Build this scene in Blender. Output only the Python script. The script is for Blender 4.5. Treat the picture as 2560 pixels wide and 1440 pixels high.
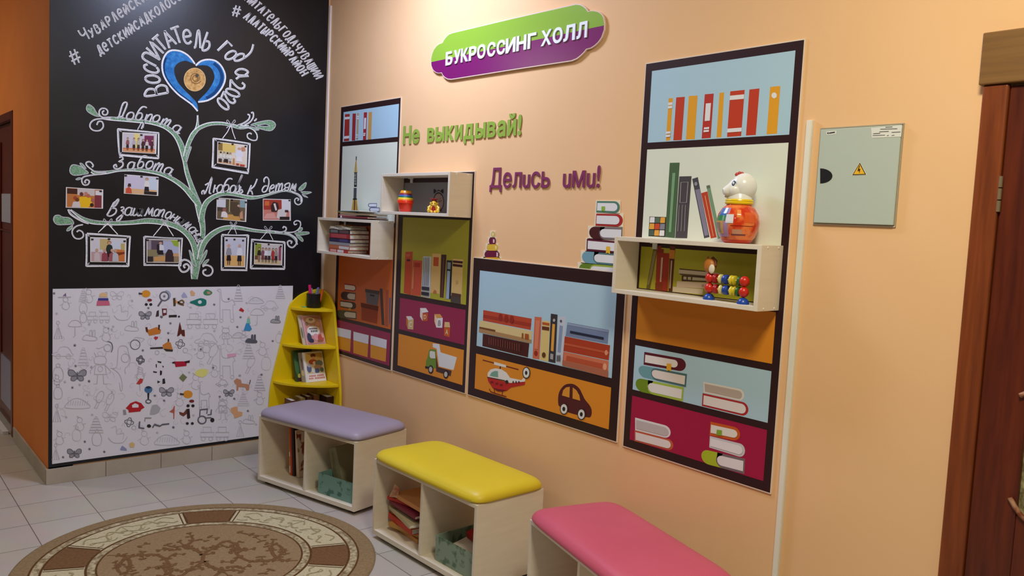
import bpy, bmesh, math, random
from mathutils import Vector, Matrix, Euler

for o in list(bpy.data.objects):
    bpy.data.objects.remove(o, do_unlink=True)
SC = bpy.context.scene
COL = SC.collection
rnd = random.Random(7)

# ------------------------------------------------------------------ camera
# metres: the long peach wall is the plane y = 0, the chalkboard wall x = 0, the floor z = 0
CAM = Vector((4.82797, -2.45, 1.51851))
FPX = 2031.581
ROT = Matrix(((0.6406355106890728, 0.7663165646595905, 0.04842587296553908),
              (0.09205542771822392, -0.01403926042267267, -0.995654908788381),
              (-0.7623069858474116, 0.6423097554101977, -0.0795376478978744)))
cd = bpy.data.cameras.new('camera')
cam = bpy.data.objects.new('camera', cd)
COL.objects.link(cam)
cd.sensor_fit = 'HORIZONTAL'
cd.sensor_width = 36.0
cd.lens = 36.0 * FPX / 2560.0
cd.clip_start = 0.05
right, down, fwd = Vector(ROT[0]), Vector(ROT[1]), Vector(ROT[2])
mw = Matrix((right, -down, -fwd)).transposed().to_4x4()
mw.translation = CAM
cam.matrix_world = mw
SC.camera = cam

# ------------------------------------------------------------------ world, lights, exposure
SC.view_settings.view_transform = 'Standard'
SC.view_settings.look = 'None'
SC.view_settings.gamma = 1.0
SC.view_settings.use_curve_mapping = False
SC.view_settings.exposure = 0.0
w = bpy.data.worlds.new('world')
SC.world = w
w.use_nodes = True
w.node_tree.nodes['Background'].inputs[0].default_value = (1.0, 0.98, 0.96, 1)
w.node_tree.nodes['Background'].inputs[1].default_value = 0.03


def area(name, loc, sx, sy, power, col, rot=(0, 0, 0)):
    l = bpy.data.lights.new(name, 'AREA')
    l.shape = 'RECTANGLE'
    l.size, l.size_y = sx, sy
    l.energy = power
    l.color = col
    o = bpy.data.objects.new(name, l)
    o.location = loc
    o.rotation_euler = rot
    COL.objects.link(o)
    return o


area('ceiling_panel_light', (1.42, -0.74, 3.11), 0.55, 0.32, 46, (0.60, 0.69, 1.0))
area('ceiling_panel_light', (4.30, -1.45, 3.11), 0.55, 0.45, 56, (1.0, 0.94, 0.74))
area('ceiling_panel_light', (4.30, -3.60, 3.11), 0.55, 0.55, 5, (1.0, 0.95, 0.88))
area('ceiling_panel_light', (-1.60, -3.30, 3.11), 0.55, 0.55, 27, (1.0, 0.93, 0.84))


# ------------------------------------------------------------------ points measured on the walls and floor
def ray(px, py):
    d = Vector((px - 1280.0, py - 720.0, FPX))
    return ROT.transposed() @ d


def on_plane(px, py, ax, v):
    r = ray(px, py)
    t = (v - CAM[ax]) / r[ax]
    return CAM + r * t


def Wp(p, y=0.0):
    q = on_plane(p[0], p[1], 1, y)
    return (q.x, q.z)


def Bp(p, x=0.0):
    q = on_plane(p[0], p[1], 0, x)
    return (q.y, q.z)


def Fp(p, z=0.0):
    return on_plane(p[0], p[1], 2, z)


def zm(x0, y0, s):
    """reading scale of one close-up of the wall"""
    return lambda pts: [(x0 + x / s, y0 + y / s) for x, y in pts]


# ------------------------------------------------------------------ materials
def lin(c):
    out = []
    for v in c[:3]:
        v = v / 255.0
        out.append(v / 12.92 if v <= 0.04045 else ((v + 0.055) / 1.055) ** 2.4)
    return (out[0], out[1], out[2], 1.0)


MATS = {}


def pm(c, rough=0.6, metal=0.0, spec=0.35, key=''):
    k = (tuple(c), rough, metal, spec, key)
    if k in MATS:
        return MATS[k]
    m = bpy.data.materials.new('paint')
    m.use_nodes = True
    b = m.node_tree.nodes['Principled BSDF']
    b.inputs['Base Color'].default_value = lin(c)
    b.inputs['Roughness'].default_value = rough
    b.inputs['Metallic'].default_value = metal
    b.inputs['Specular IOR Level'].default_value = spec
    MATS[k] = m
    return m


def noise_mat(name, c1, c2, scale, rough=0.6, spec=0.35, lo=0.35, hi=0.65, bump=0.0, bscale=None, detail=4.0, stretch=None):
    k = ('n', name)
    if k in MATS:
        return MATS[k]
    m = bpy.data.materials.new(name)
    m.use_nodes = True
    nt = m.node_tree
    N, L = nt.nodes, nt.links
    b = N['Principled BSDF']
    tc = N.new('ShaderNodeTexCoord')
    src = tc.outputs['Object']
    if stretch:
        mp = N.new('ShaderNodeMapping')
        mp.inputs['Scale'].default_value = stretch
        L.new(src, mp.inputs[0])
        src = mp.outputs[0]
    n = N.new('ShaderNodeTexNoise')
    n.inputs['Scale'].default_value = scale
    n.inputs['Detail'].default_value = detail
    L.new(src, n.inputs['Vector'])
    r = N.new('ShaderNodeValToRGB')
    r.color_ramp.elements[0].position = lo
    r.color_ramp.elements[1].position = hi
    r.color_ramp.elements[0].color = lin(c1)
    r.color_ramp.elements[1].color = lin(c2)
    L.new(n.outputs['Fac'], r.inputs[0])
    L.new(r.outputs[0], b.inputs['Base Color'])
    b.inputs['Roughness'].default_value = rough
    b.inputs['Specular IOR Level'].default_value = spec
    if bump:
        n2 = N.new('ShaderNodeTexNoise')
        n2.inputs['Scale'].default_value = bscale or scale
        n2.inputs['Detail'].default_value = 3
        L.new(src, n2.inputs['Vector'])
        bp = N.new('ShaderNodeBump')
        bp.inputs['Strength'].default_value = bump
        bp.inputs['Distance'].default_value = 0.002
        L.new(n2.outputs['Fac'], bp.inputs['Height'])
        L.new(bp.outputs[0], b.inputs['Normal'])
    MATS[k] = m
    return m


M_WALL = noise_mat('peach_wall_paint', (238, 192, 140), (241, 195, 145), 2.2, rough=0.75, spec=0.2, bump=0.07, bscale=140)
M_ORANGE = noise_mat('orange_wall_paint', (222, 128, 58), (228, 134, 64), 2.5, rough=0.75, spec=0.2, bump=0.10, bscale=140)
M_PLAIN = noise_mat('plain_pale_wall', (150, 148, 146), (156, 154, 152), 2.0, rough=0.8, spec=0.2)
M_WHITEW = noise_mat('white_ceiling_paint', (235, 232, 226), (240, 238, 232), 2.0, rough=0.8, spec=0.2)
M_BOARD = noise_mat('chalkboard_black', (18, 19, 23), (25, 26, 31), 3.0, rough=0.32, spec=0.40, bump=0.05, bscale=60)
M_CHALK = noise_mat('white_chalk', (120, 122, 126), (244, 244, 244), 260, rough=0.9, spec=0.05, lo=0.25, hi=0.42)
M_CHALKD = noise_mat('thin_white_chalk', (130, 132, 136), (205, 206, 208), 260, rough=0.9, spec=0.05, lo=0.28, hi=0.5)
M_GREEN = noise_mat('green_chalk', (92, 128, 100), (150, 190, 152), 160, rough=0.9, spec=0.05, lo=0.3, hi=0.62)
M_BLUE = noise_mat('blue_chalk', (34, 96, 168), (82, 160, 226), 46, rough=0.9, spec=0.05, lo=0.2, hi=0.8)
M_OCHRE = noise_mat('ochre_chalk', (176, 130, 70), (232, 186, 120), 60, rough=0.9, spec=0.05, lo=0.3, hi=0.65)
M_MELAM = noise_mat('cream_melamine', (226, 214, 192), (231, 219, 198), 6.0, rough=0.45, spec=0.3, stretch=(1, 1, 8))
M_YEL = pm((232, 198, 10), 0.42, spec=0.35)
M_DARK = pm((48, 24, 24), 0.38, spec=0.35)
M_WHITE = pm((236, 234, 230), 0.5)
M_DOOR = noise_mat('mahogany_door', (74, 26, 14), (104, 42, 20), 5.0, rough=0.35, spec=0.4, lo=0.3, hi=0.7, stretch=(9, 9, 0.7))
M_CASING = noise_mat('casing_brown', (108, 50, 22), (140, 70, 30), 6.0, rough=0.4, spec=0.35, lo=0.3, hi=0.7, stretch=(10, 10, 0.6))
M_LINTEL = noise_mat('lintel_olive_brown', (118, 84, 44), (136, 98, 54), 6.0, rough=0.45, spec=0.35, lo=0.3, hi=0.7, stretch=(0.6, 8, 10))
M_PAGES = noise_mat('page_edges', (208, 200, 184), (232, 226, 212), 90, rough=0.85, spec=0.1, stretch=(1, 1, 1))


def tile_mat():
    m = bpy.data.materials.new('floor_tile')
    m.use_nodes = True
    nt = m.node_tree
    N, L = nt.nodes, nt.links
    b = N['Principled BSDF']
    tc = N.new('ShaderNodeTexCoord')
    mp = N.new('ShaderNodeMapping')
    mp.inputs['Location'].default_value = (0.06, 1.578 + 0.295 * 8, 0)
    mp.inputs['Scale'].default_value = (1 / 0.295, 1 / 0.295, 1)
    L.new(tc.outputs['Object'], mp.inputs[0])
    br = N.new('ShaderNodeTexBrick')
    br.offset = 0.0
    br.inputs['Scale'].default_value = 1.0
    br.inputs['Brick Width'].default_value = 1.0
    br.inputs['Row Height'].default_value = 1.0
    br.inputs['Mortar Size'].default_value = 0.008
    br.inputs['Mortar Smooth'].default_value = 0.3
    br.inputs['Color1'].default_value = lin((176, 168, 156))
    br.inputs['Color2'].default_value = lin((184, 176, 164))
    br.inputs['Mortar'].default_value = lin((106, 98, 90))
    L.new(mp.outputs[0], br.inputs['Vector'])
    n = N.new('ShaderNodeTexNoise')
    n.inputs['Scale'].default_value = 6
    n.inputs['Detail'].default_value = 5
    L.new(tc.outputs['Object'], n.inputs['Vector'])
    mx = N.new('ShaderNodeMix')
    mx.data_type = 'RGBA'
    mx.blend_type = 'OVERLAY'
    mx.inputs[0].default_value = 0.12
    L.new(br.outputs['Color'], mx.inputs[6])
    L.new(n.outputs['Color'], mx.inputs[7])
    L.new(mx.outputs[2], b.inputs['Base Color'])
    b.inputs['Roughness'].default_value = 0.38
    b.inputs['Specular IOR Level'].default_value = 0.35
    bp = N.new('ShaderNodeBump')
    bp.inputs['Strength'].default_value = 0.3
    bp.inputs['Distance'].default_value = 0.002
    bp.invert = True
    L.new(br.outputs['Fac'], bp.inputs['Height'])
    L.new(bp.outputs[0], b.inputs['Normal'])
    return m


M_TILE = tile_mat()


# ------------------------------------------------------------------ object helpers
def tag(o, label, cat, group=None, kind=None):
    o['label'] = label
    o['category'] = cat
    if group:
        o['group'] = group
    if kind:
        o['kind'] = kind
    return o


def thing(name, label, cat, loc=(0, 0, 0), rot=None, group=None, kind=None):
    o = bpy.data.objects.new(name, None)
    o.empty_display_size = 0.05
    COL.objects.link(o)
    if rot is None:
        o.location = loc
    elif isinstance(rot, Matrix):
        m = rot.to_4x4()
        m.translation = loc
        o.matrix_basis = m
    else:
        o.location = loc
        o.rotation_euler = rot
    return tag(o, label, cat, group, kind)


class MB:
    """collects boxes, lathes, tubes and plates; build() links them as one mesh object"""

    def __init__(s):
        s.v, s.f, s.m, s.mats = [], [], [], []

    def mi(s, mat):
        if mat not in s.mats:
            s.mats.append(mat)
        return s.mats.index(mat)

    def add(s, verts, faces, mat):
        n = len(s.v)
        s.v += [Vector(v) for v in verts]
        k = s.mi(mat)
        for f in faces:
            s.f.append([n + i for i in f])
            s.m.append(k)
        return s

    def box(s, x0, x1, y0, y1, z0, z1, mat):
        vs = [(x, y, z) for z in (z0, z1) for y in (y0, y1) for x in (x0, x1)]
        fs = [(0, 2, 3, 1), (4, 5, 7, 6), (0, 1, 5, 4), (2, 6, 7, 3), (0, 4, 6, 2), (1, 3, 7, 5)]
        return s.add(vs, fs, mat)

    def lathe(s, prof, mat, c=(0, 0, 0), n=28, axis='z', sx=1.0, sy=1.0):
        vs, fs = [], []
        for r, h in prof:
            for k in range(n):
                a = 2 * math.pi * k / n
                p = (r * math.cos(a) * sx, r * math.sin(a) * sy, h)
                if axis == 'x':
                    p = (p[2], p[0], p[1])
                elif axis == 'y':
                    p = (p[1], p[2], p[0])
                vs.append((c[0] + p[0], c[1] + p[1], c[2] + p[2]))
        for i in range(len(prof) - 1):
            for k in range(n):
                a, b = i * n + k, i * n + (k + 1) % n
                fs.append((a, b, b + n, a + n))
        fs.append(tuple(range(n))[::-1])
        fs.append(tuple((len(prof) - 1) * n + k for k in range(n)))
        return s.add(vs, fs, mat)

    def ball(s, c, rx, ry, rz, mat, n=20, m=12, z0=-1.0, z1=1.0):
        prof = []
        for i in range(m + 1):
            t = math.asin(z0) + (math.asin(z1) - math.asin(z0)) * i / m
            prof.append((max(math.cos(t), 0.001), math.sin(t)))
        vs = s.v
        n0 = len(s.v)
        s.lathe(prof, mat, (0, 0, 0), n)
        for i in range(n0, len(s.v)):
            p = s.v[i]
            s.v[i] = Vector((c[0] + p.x * rx, c[1] + p.y * ry, c[2] + p.z * rz))
        return s

    def tube(s, pts, r, mat, n=10, closed=False):
        pts = [Vector(p) for p in pts]
        vs, fs = [], []
        up = Vector((0.3, 0.2, 1)).normalized()
        for i, p in enumerate(pts):
            a = pts[(i - 1) % len(pts)] if closed or i else p
            b = pts[(i + 1) % len(pts)] if closed or i < len(pts) - 1 else p
            t = (b - a).normalized()
            u = t.cross(up)
            if u.length < 1e-4:
                u = t.cross(Vector((1, 0, 0)))
            u.normalize()
            w_ = u.cross(t)
            rr = r[i] if isinstance(r, (list, tuple)) else r
            for k in range(n):
                an = 2 * math.pi * k / n
                vs.append(p + (u * math.cos(an) + w_ * math.sin(an)) * rr)
        m = len(pts)
        for i in range(m if closed else m - 1):
            j = (i + 1) % m
            for k in range(n):
                k2 = (k + 1) % n
                fs.append((i * n + k, i * n + k2, j * n + k2, j * n + k))
        if not closed:
            fs.append(tuple(range(n))[::-1])
            fs.append(tuple((m - 1) * n + k for k in range(n)))
        return s.add(vs, fs, mat)

    def prism(s, outline, a0, a1, mat, axis='y', side=None):
        """outline of (u, v) pairs extruded along an axis: 'y' puts it in xz, 'x' in yz, 'z' in xy"""
        def P(u, v, a):
            return {'y': (u, a, v), 'x': (a, u, v), 'z': (u, v, a)}[axis]
        n = len(outline)
        vs = [P(u, v, a0) for u, v in outline] + [P(u, v, a1) for u, v in outline]
        s.add(vs, [tuple(range(n)), tuple(range(2 * n - 1, n - 1, -1))], mat)
        k = s.mi(side or mat)
        n0 = len(s.v) - 2 * n
        for i in range(n):
            j = (i + 1) % n
            s.f.append([n0 + i, n0 + n + i, n0 + n + j, n0 + j])
            s.m.append(k)
        return s

    def build(s, name, parent=None, smooth=False, bevel=0.0, label=None, loc=None, subdiv=0, segs=2, recalc=True):
        me = bpy.data.meshes.new(name)
        off = Vector((0, 0, 0))
        if loc is not None:
            off = Vector(loc)
        me.from_pydata([tuple(v - off) for v in s.v], [], s.f)
        for m in s.mats:
            me.materials.append(m)
        for p, k in zip(me.polygons, s.m):
            p.material_index = k
            p.use_smooth = smooth
        if recalc:
            bm = bmesh.new()
            bm.from_mesh(me)
            bmesh.ops.recalc_face_normals(bm, faces=bm.faces)
            bm.to_mesh(me)
            bm.free()
        if smooth:
            try:
                me.set_sharp_from_angle(angle=math.radians(42))
            except Exception:
                pass
        me.update()
        o = bpy.data.objects.new(name, me)
        COL.objects.link(o)
        o.location = off
        if parent is not None:
            o.parent = parent
        if bevel:
            md = o.modifiers.new('bevel', 'BEVEL')
            md.width = bevel
            md.segments = segs
            md.limit_method = 'ANGLE'
        if subdiv:
            md = o.modifiers.new('sub', 'SUBSURF')
            md.levels = md.render_levels = subdiv
        if label:
            o['label'] = label
        return o


def smooth_pts(pts, n=6, closed=False):
    if len(pts) < 3:
        return list(pts)
    out = []
    m = len(pts)
    rng = range(m if closed else m - 1)
    for i in rng:
        p0 = pts[(i - 1) % m] if closed or i > 0 else pts[0]
        p1 = pts[i]
        p2 = pts[(i + 1) % m]
        p3 = pts[(i + 2) % m] if closed or i + 2 < m else pts[-1]
        for k in range(n):
            t = k / n
            out.append(tuple(0.5 * ((2 * b) + (-a + c) * t + (2 * a - 5 * b + 4 * c - d) * t * t + (-a + 3 * b - 3 * c + d) * t ** 3)
                             for a, b, c, d in zip(p0, p1, p2, p3)))
    if not closed:
        out.append(tuple(pts[-1]))
    return out


def ellipse(cx, cy, rx, ry=None, n=24, rot=0.0, a0=0.0, a1=360.0):
    ry = rx if ry is None else ry
    c, s_ = math.cos(math.radians(rot)), math.sin(math.radians(rot))
    full = abs(a1 - a0) >= 359.9
    out = []
    for k in range(n if full else n + 1):
        a = math.radians(a0 + (a1 - a0) * k / n)
        x, y = rx * math.cos(a), ry * math.sin(a)
        out.append((cx + x * c - y * s_, cy + x * s_ + y * c))
    return out


def spiral(cx, cy, r0, r1, a0, turns, n=26):
    out = []
    for k in range(n + 1):
        t = k / n
        r = r0 + (r1 - r0) * t
        a = math.radians(a0 + 360 * turns * t)
        out.append((cx + r * math.cos(a), cy + r * math.sin(a)))
    return out


class Art:
    """flat print, sticker or chalk mark lying on a wall: plane 'R' is the long peach wall, 'B' the chalkboard wall.
    Points are (u, v) wall metres; px=True converts points read off the wall through the measured camera."""
    EPS = 0.0005

    def __init__(s, plane, off, px=True):
        s.plane, s.off, s.px, s.tick = plane, off, px, 0
        s.mb = MB()

    def uv(s, pts, px=None):
        if s.px if px is None else px:
            f = Wp if s.plane == 'R' else Bp
            o = -s.off if s.plane == 'R' else s.off
            return [f(p, o) for p in pts]
        return [tuple(p[:2]) for p in pts]

    def p3(s, u, v, layer):
        d = s.off + layer * s.EPS + (s.tick % 12) * 4e-5
        return (u, -d, v) if s.plane == 'R' else (d, u, v)

    def poly(s, pts, mat, layer=0, px=None, smooth=0):
        if not isinstance(mat, bpy.types.Material):
            mat = pm(mat)
        if smooth:
            pts = smooth_pts(pts, smooth, True)
        s.tick += 1
        q = s.uv(pts, px)
        ar = sum(q[i][0] * q[(i + 1) % len(q)][1] - q[(i + 1) % len(q)][0] * q[i][1] for i in range(len(q)))
        if ar < 0:
            q = q[::-1]
        s.mb.add([s.p3(u, v, layer) for u, v in q], [tuple(range(len(q)))], mat)
        return s

    def line(s, pts, w, mat, layer=0, closed=False, smooth=0, px=None, ws=None):
        """ribbon of width w metres (or ws: one width per point)"""
        if not isinstance(mat, bpy.types.Material):
            mat = pm(mat)
        if ws is not None:
            pts = [(p[0], p[1], x) for p, x in zip(pts, ws)]
        else:
            pts = [(p[0], p[1], w) for p in pts]
        if smooth:
            pts = smooth_pts(pts, smooth, closed)
        wd = [p[2] for p in pts]
        q = s.uv([(p[0], p[1]) for p in pts], px)
        s.tick += 1
        n = len(q)
        if n < 2:
            return s
        L_, R_ = [], []
        for i in range(n):
            a = q[(i - 1) % n] if closed or i else q[i]
            b = q[(i + 1) % n] if closed or i < n - 1 else q[i]
            dx, dy = b[0] - a[0], b[1] - a[1]
            l = math.hypot(dx, dy) or 1e-9
            nx, ny = -dy / l, dx / l
            h = wd[i] / 2
            if 0 < i < n - 1 or closed:
                e0 = Vector((q[i][0] - a[0], q[i][1] - a[1]))
                e1 = Vector((b[0] - q[i][0], b[1] - q[i][1]))
                if e0.length > 1e-7 and e1.length > 1e-7:
                    cs = e0.normalized().dot(e1.normalized())
                    h /= max(math.sqrt(max((1 + cs) / 2, 0)), 0.6)
            L_.append((q[i][0] + nx * h, q[i][1] + ny * h))
            R_.append((q[i][0] - nx * h, q[i][1] - ny * h))
        vs = [s.p3(u, v, layer) for u, v in L_ + R_]
        fs = []
        for i in range(n if closed else n - 1):
            j = (i + 1) % n
            fs.append((n + i, n + j, j, i))
        s.mb.add(vs, fs, mat)
        return s

    def build(s, name, parent=None, label=None):
        o = s.mb.build(name, parent, label=label, recalc=False)
        s.mb = MB()
        return o


def glyph_mesh(ch, bold=0.0):
    """filled outline of one character (unit em); overlapping contours are filled one by one, bold pushes the outline outwards"""
    c = bpy.data.curves.new('glyph', 'FONT')
    c.body = ch
    c.resolution_u = 6
    c.fill_mode = 'NONE'
    o = bpy.data.objects.new('glyph', c)
    COL.objects.link(o)
    bpy.context.view_layer.update()
    me = bpy.data.meshes.new_from_object(o.evaluated_get(bpy.context.evaluated_depsgraph_get()))
    co = [v.co.copy() for v in me.vertices]
    nb = {}
    for e in me.edges:
        i, j = e.vertices
        nb.setdefault(i, []).append(j)
        nb.setdefault(j, []).append(i)
    bpy.data.objects.remove(o, do_unlink=True)
    bpy.data.curves.remove(c)
    bpy.data.meshes.remove(me)
    seen, loops = set(), []
    for st in nb:
        if st in seen:
            continue
        lp, cur, prev = [], st, None
        while cur is not None and cur not in seen:
            seen.add(cur)
            lp.append(co[cur])
            nx = [k for k in nb[cur] if k != prev and k not in seen]
            prev, cur = cur, (nx[0] if nx else None)
        q = []
        for v in lp:
            if not q or (v - q[-1]).length > 5e-4:
                q.append(v)
        if len(q) > 2 and (q[0] - q[-1]).length < 5e-4:
            q.pop()
        if len(q) > 2:
            loops.append(q)

    def sarea(q):
        return 0.5 * sum(q[i].x * q[(i + 1) % len(q)].y - q[(i + 1) % len(q)].x * q[i].y for i in range(len(q)))

    def inside(p, q):
        r = False
        for i in range(len(q)):
            a_, b_ = q[i], q[i - 1]
            if (a_.y > p.y) != (b_.y > p.y) and p.x < (b_.x - a_.x) * (p.y - a_.y) / (b_.y - a_.y) + a_.x:
                r = not r
        return r
    holes, outers = [], []
    for q in loops:
        host = [h for h in loops if h is not q and abs(sarea(h)) > abs(sarea(q)) and all(inside(p, h) for p in q)]
        (holes if host else outers).append(q)

    def grow(q, hole):
        if (sarea(q) > 0) == hole:
            q = q[::-1]
        out = []
        n = len(q)
        for i in range(n):
            d0, d1 = (q[i] - q[i - 1]).normalized(), (q[(i + 1) % n] - q[i]).normalized()
            nn = Vector((d0.y + d1.y, -d0.x - d1.x, 0))
            if nn.length < 1e-6:
                out.append(q[i].copy())
                continue
            nn.normalize()
            cs = max(nn.dot(Vector((d0.y, -d0.x, 0))), 0.6)
            out.append(q[i] + nn * (bold / cs))
        return out
    from mathutils.geometry import delaunay_2d_cdt
    outers = [grow(q, False) for q in outers]
    holes = [grow(q, True) for q in holes]
    pts, eds = [], []
    for q in outers + holes:
        n0 = len(pts)
        pts += [Vector((p.x, p.y)) for p in q]
        eds += [(n0 + i, n0 + (i + 1) % len(q)) for i in range(len(q))]
    ov, oe, of = delaunay_2d_cdt(pts, eds, [], 0, 1e-6)[:3]

    def wind(x, y, q):
        n = 0
        for i in range(len(q)):
            a_, b_ = q[i], q[(i + 1) % len(q)]
            if (a_.y <= y) != (b_.y <= y):
                xx = a_.x + (y - a_.y) / (b_.y - a_.y) * (b_.x - a_.x)
                if xx > x:
                    n += 1 if b_.y > a_.y else -1
        return n
    vs = [Vector((v.x, v.y, 0)) for v in ov]
    fs = []
    for f in of:
        cx = sum(ov[i].x for i in f) / len(f)
        cy = sum(ov[i].y for i in f) / len(f)
        if any(wind(cx, cy, q) for q in outers) and not any(wind(cx, cy, q) for q in holes):
            ar = (vs[f[1]] - vs[f[0]]).cross(vs[f[2]] - vs[f[0]]).z
            fs.append(tuple(f) if ar > 0 else tuple(f[::-1]))
    used = sorted({i for f in fs for i in f})
    mp = {k: i for i, k in enumerate(used)}
    return [vs[k] for k in used], [tuple(mp[i] for i in f) for f in fs]


def letter(parent, name, ch, x0, x1, z0, z1, y_back, depth, face, side, bold=0.02, label=None):
    """one solid letter standing off the long wall, filling the given box"""
    vs, fs = glyph_mesh(ch, bold)
    xs = [v.x for v in vs]
    ys = [v.y for v in vs]
    mx, Mx, my, My = min(xs), max(xs), min(ys), max(ys)
    P = [(x0 + (v.x - mx) / (Mx - mx) * (x1 - x0), z0 + (v.y - my) / (My - my) * (z1 - z0)) for v in vs]
    mb = MB()
    yf = y_back - depth
    mb.add([(x, yf - v.z * 2e-4, z) for (x, z), v in zip(P, vs)], [f for f in fs], face)
    edges = {}
    for f in fs:
        for i in range(len(f)):
            e = (f[i], f[(i + 1) % len(f)])
            if (e[1], e[0]) in edges:
                del edges[(e[1], e[0])]
            else:
                edges[e] = 1
    for a, b in edges:
        (xa, za), (xb, zb) = P[a], P[b]
        mb.add([(xa, yf, za), (xb, yf, zb), (xb, y_back, zb), (xa, y_back, za)], [(0, 1, 2, 3)], side)
    o = mb.build(name, parent, recalc=False)
    if label:
        o['label'] = label
    return o


def word_boxes(text, x0, x1, gap=0.10, space=0.42, bold=0.02):
    """left and right edge of every letter of a line fitted between x0 and x1, and its relative top/bottom"""
    items = []
    x = 0.0
    for ch in text:
        if ch == ' ':
            x += space
            continue
        vs, _ = glyph_mesh(ch, bold)
        mx, Mx = min(v.x for v in vs), max(v.x for v in vs)
        my, My = min(v.y for v in vs), max(v.y for v in vs)
        items.append((ch, x, x + Mx - mx, my, My))
        x += Mx - mx + gap
    tot = items[-1][2]
    k = (x1 - x0) / tot
    return [(c, x0 + a * k, x0 + b * k, lo, hi) for c, a, b, lo, hi in items]

# ================================================================== THE SETTING
def struct(name, mb, label, cat, **kw):
    o = mb.build(name, **kw)
    return tag(o, label, cat, kind='structure')


Yc = -1.571          # outer corner of the chalkboard wall
H = 3.13
struct('floor', MB().box(-5.0, 7.2, -5.2, 0.2, -0.1, 0.0, M_TILE), 'pale grey beige square tiled floor of the hall', 'floor')
struct('ceiling', MB().box(-5.0, 7.2, -5.2, 0.2, H, H + 0.1, M_WHITEW), 'white ceiling above the hall', 'ceiling')
DX0, DX1, DZ = 3.972, 4.86, 1.962
wr = MB()
wr.box(0.0, DX0, 0.0, 0.15, 0.0, H, M_WALL)
wr.box(DX0, DX1, 0.0, 0.15, DZ, H, M_WALL)
wr.box(DX1, 7.2, 0.0, 0.15, 0.0, H, M_WALL)
struct('wall_right', wr, 'long light peach wall that carries the bookcase pictures and shelves', 'wall')
struct('wall_back', MB().box(-0.12, 0.0, Yc + 0.002, 0.15, 0.0, H, M_WALL), 'short wall behind the black chalkboard', 'wall')
LX0, LX1, LZ = -2.35, -1.085, 2.065
wl = MB()
wl.box(LX1, 0.0, Yc, Yc + 0.12, 0.0, H, M_ORANGE)
wl.box(LX0, LX1, Yc, Yc + 0.12, LZ, H, M_ORANGE)
wl.box(-5.0, LX0, Yc, Yc + 0.12, 0.0, H, M_ORANGE)
struct('wall_left', wl, 'orange painted wall receding left of the chalkboard', 'wall')
struct('wall_front', MB().box(7.1, 7.2, -5.2, 0.0, 0.0, H, M_PLAIN), 'pale wall closing the hall behind the camera', 'wall')
struct('wall_side', MB().box(-5.0, 7.2, -5.3, -5.2, 0.0, H, M_PLAIN), 'pale wall across the hall facing the pictures', 'wall')
struct('wall_end', MB().box(-5.1, -5.0, -5.2, Yc, 0.0, H, M_PLAIN), 'pale wall at the far end of the corridor', 'wall')

# tiled skirting under the chalkboard and along the orange wall
M_SK = noise_mat('skirting_tile', (172, 160, 142), (184, 172, 154), 5.0, rough=0.4)
sk = MB()
y = Yc - 0.012
while y < -0.01:
    sk.box(0.001, 0.012, y + 0.0012, min(y + 0.2938, -0.002), 0.0, 0.085, M_SK)
    y += 0.295
struct('baseboard_back', sk, 'grey beige tile skirting below the chalkboard', 'baseboard', bevel=0.001)
sk = MB()
x = 0.0
while x > LX1 + 0.05:
    sk.box(max(x - 0.2938, LX1 + 0.07), x - 0.0012, Yc - 0.012, Yc - 0.001, 0.0, 0.085, M_SK)
    x -= 0.295
struct('baseboard_left', sk, 'grey beige tile skirting along the orange wall', 'baseboard', bevel=0.001)

# white strip in the corner between chalkboard and peach wall
struct('trim_1', MB().box(0.012, 0.026, -0.012, 0.0, 1.03, 2.83, pm((236, 226, 216), 0.5)),
       'thin white strip in the corner beside the chalkboard', 'trim', bevel=0.002)

# left door, in the orange wall
d2 = thing('door_2', 'dark red brown door with pale lower pane in the orange wall', 'door', (LX1, Yc, 0), kind='structure')
M_DD = noise_mat('dark_red_door', (84, 28, 18), (112, 40, 24), 5.0, rough=0.28, spec=0.45, stretch=(9, 9, 0.7))
MB().box(LX1 - 0.055, LX1 + 0.002, Yc - 0.006, Yc + 0.1, 0, LZ, M_DD).build('door_frame', d2, bevel=0.004, loc=None).location = (0, 0, 0)
mbx = MB().box(LX0, LX1 - 0.055, Yc - 0.006, Yc + 0.1, LZ - 0.05, LZ, M_DD)
mbx.build('door_lintel', d2, bevel=0.004)
mb = MB()
mb.box(LX0 + 0.02, LX1 - 0.058, Yc + 0.03, Yc + 0.07, 0.012, LZ - 0.052, M_DD)
mb.box(LX1 - 0.20, LX1 - 0.19, Yc + 0.02, Yc + 0.03, 0.45, 1.9, M_DD)
mb.box(LX1 - 0.66, LX1 - 0.65, Yc + 0.02, Yc + 0.03, 0.45, 1.9, M_DD)
mb.box(LX1 - 0.66, LX1 - 0.19, Yc + 0.02, Yc + 0.03, 1.30, 1.31, M_DD)
mb.build('door_leaf', d2, bevel=0.003)
M_PALE = pm((150, 150, 176), 0.25, spec=0.5)
MB().box(LX1 - 0.64, LX1 - 0.115, Yc + 0.022, Yc + 0.032, 0.12, 0.44, M_PALE).build('lower_pane', d2)
MB().box(LX1 - 0.60, LX1 - 0.22, Yc + 0.022, Yc + 0.032, 1.36, 1.55, pm((190, 186, 196), 0.2, spec=0.5)).build('upper_pane', d2)
MB().box(LX1 - 0.105, LX1 - 0.095, Yc + 0.012, Yc + 0.032, 1.52, 1.66, pm((190, 170, 130), 0.3, 0.8)).build('hinge', d2)
for ch in d2.children:
    ch.location = (-LX1, -Yc, 0)
MB().box(-1.98, LX1 - 0.09, Yc - 0.045, Yc - 0.012, 0.0, 0.022, pm((226, 220, 214), 0.45)).build('trim_2')
tag(bpy.data.objects['trim_2'], 'white strip on the floor along the foot of the left door', 'trim', kind='structure')

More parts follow.
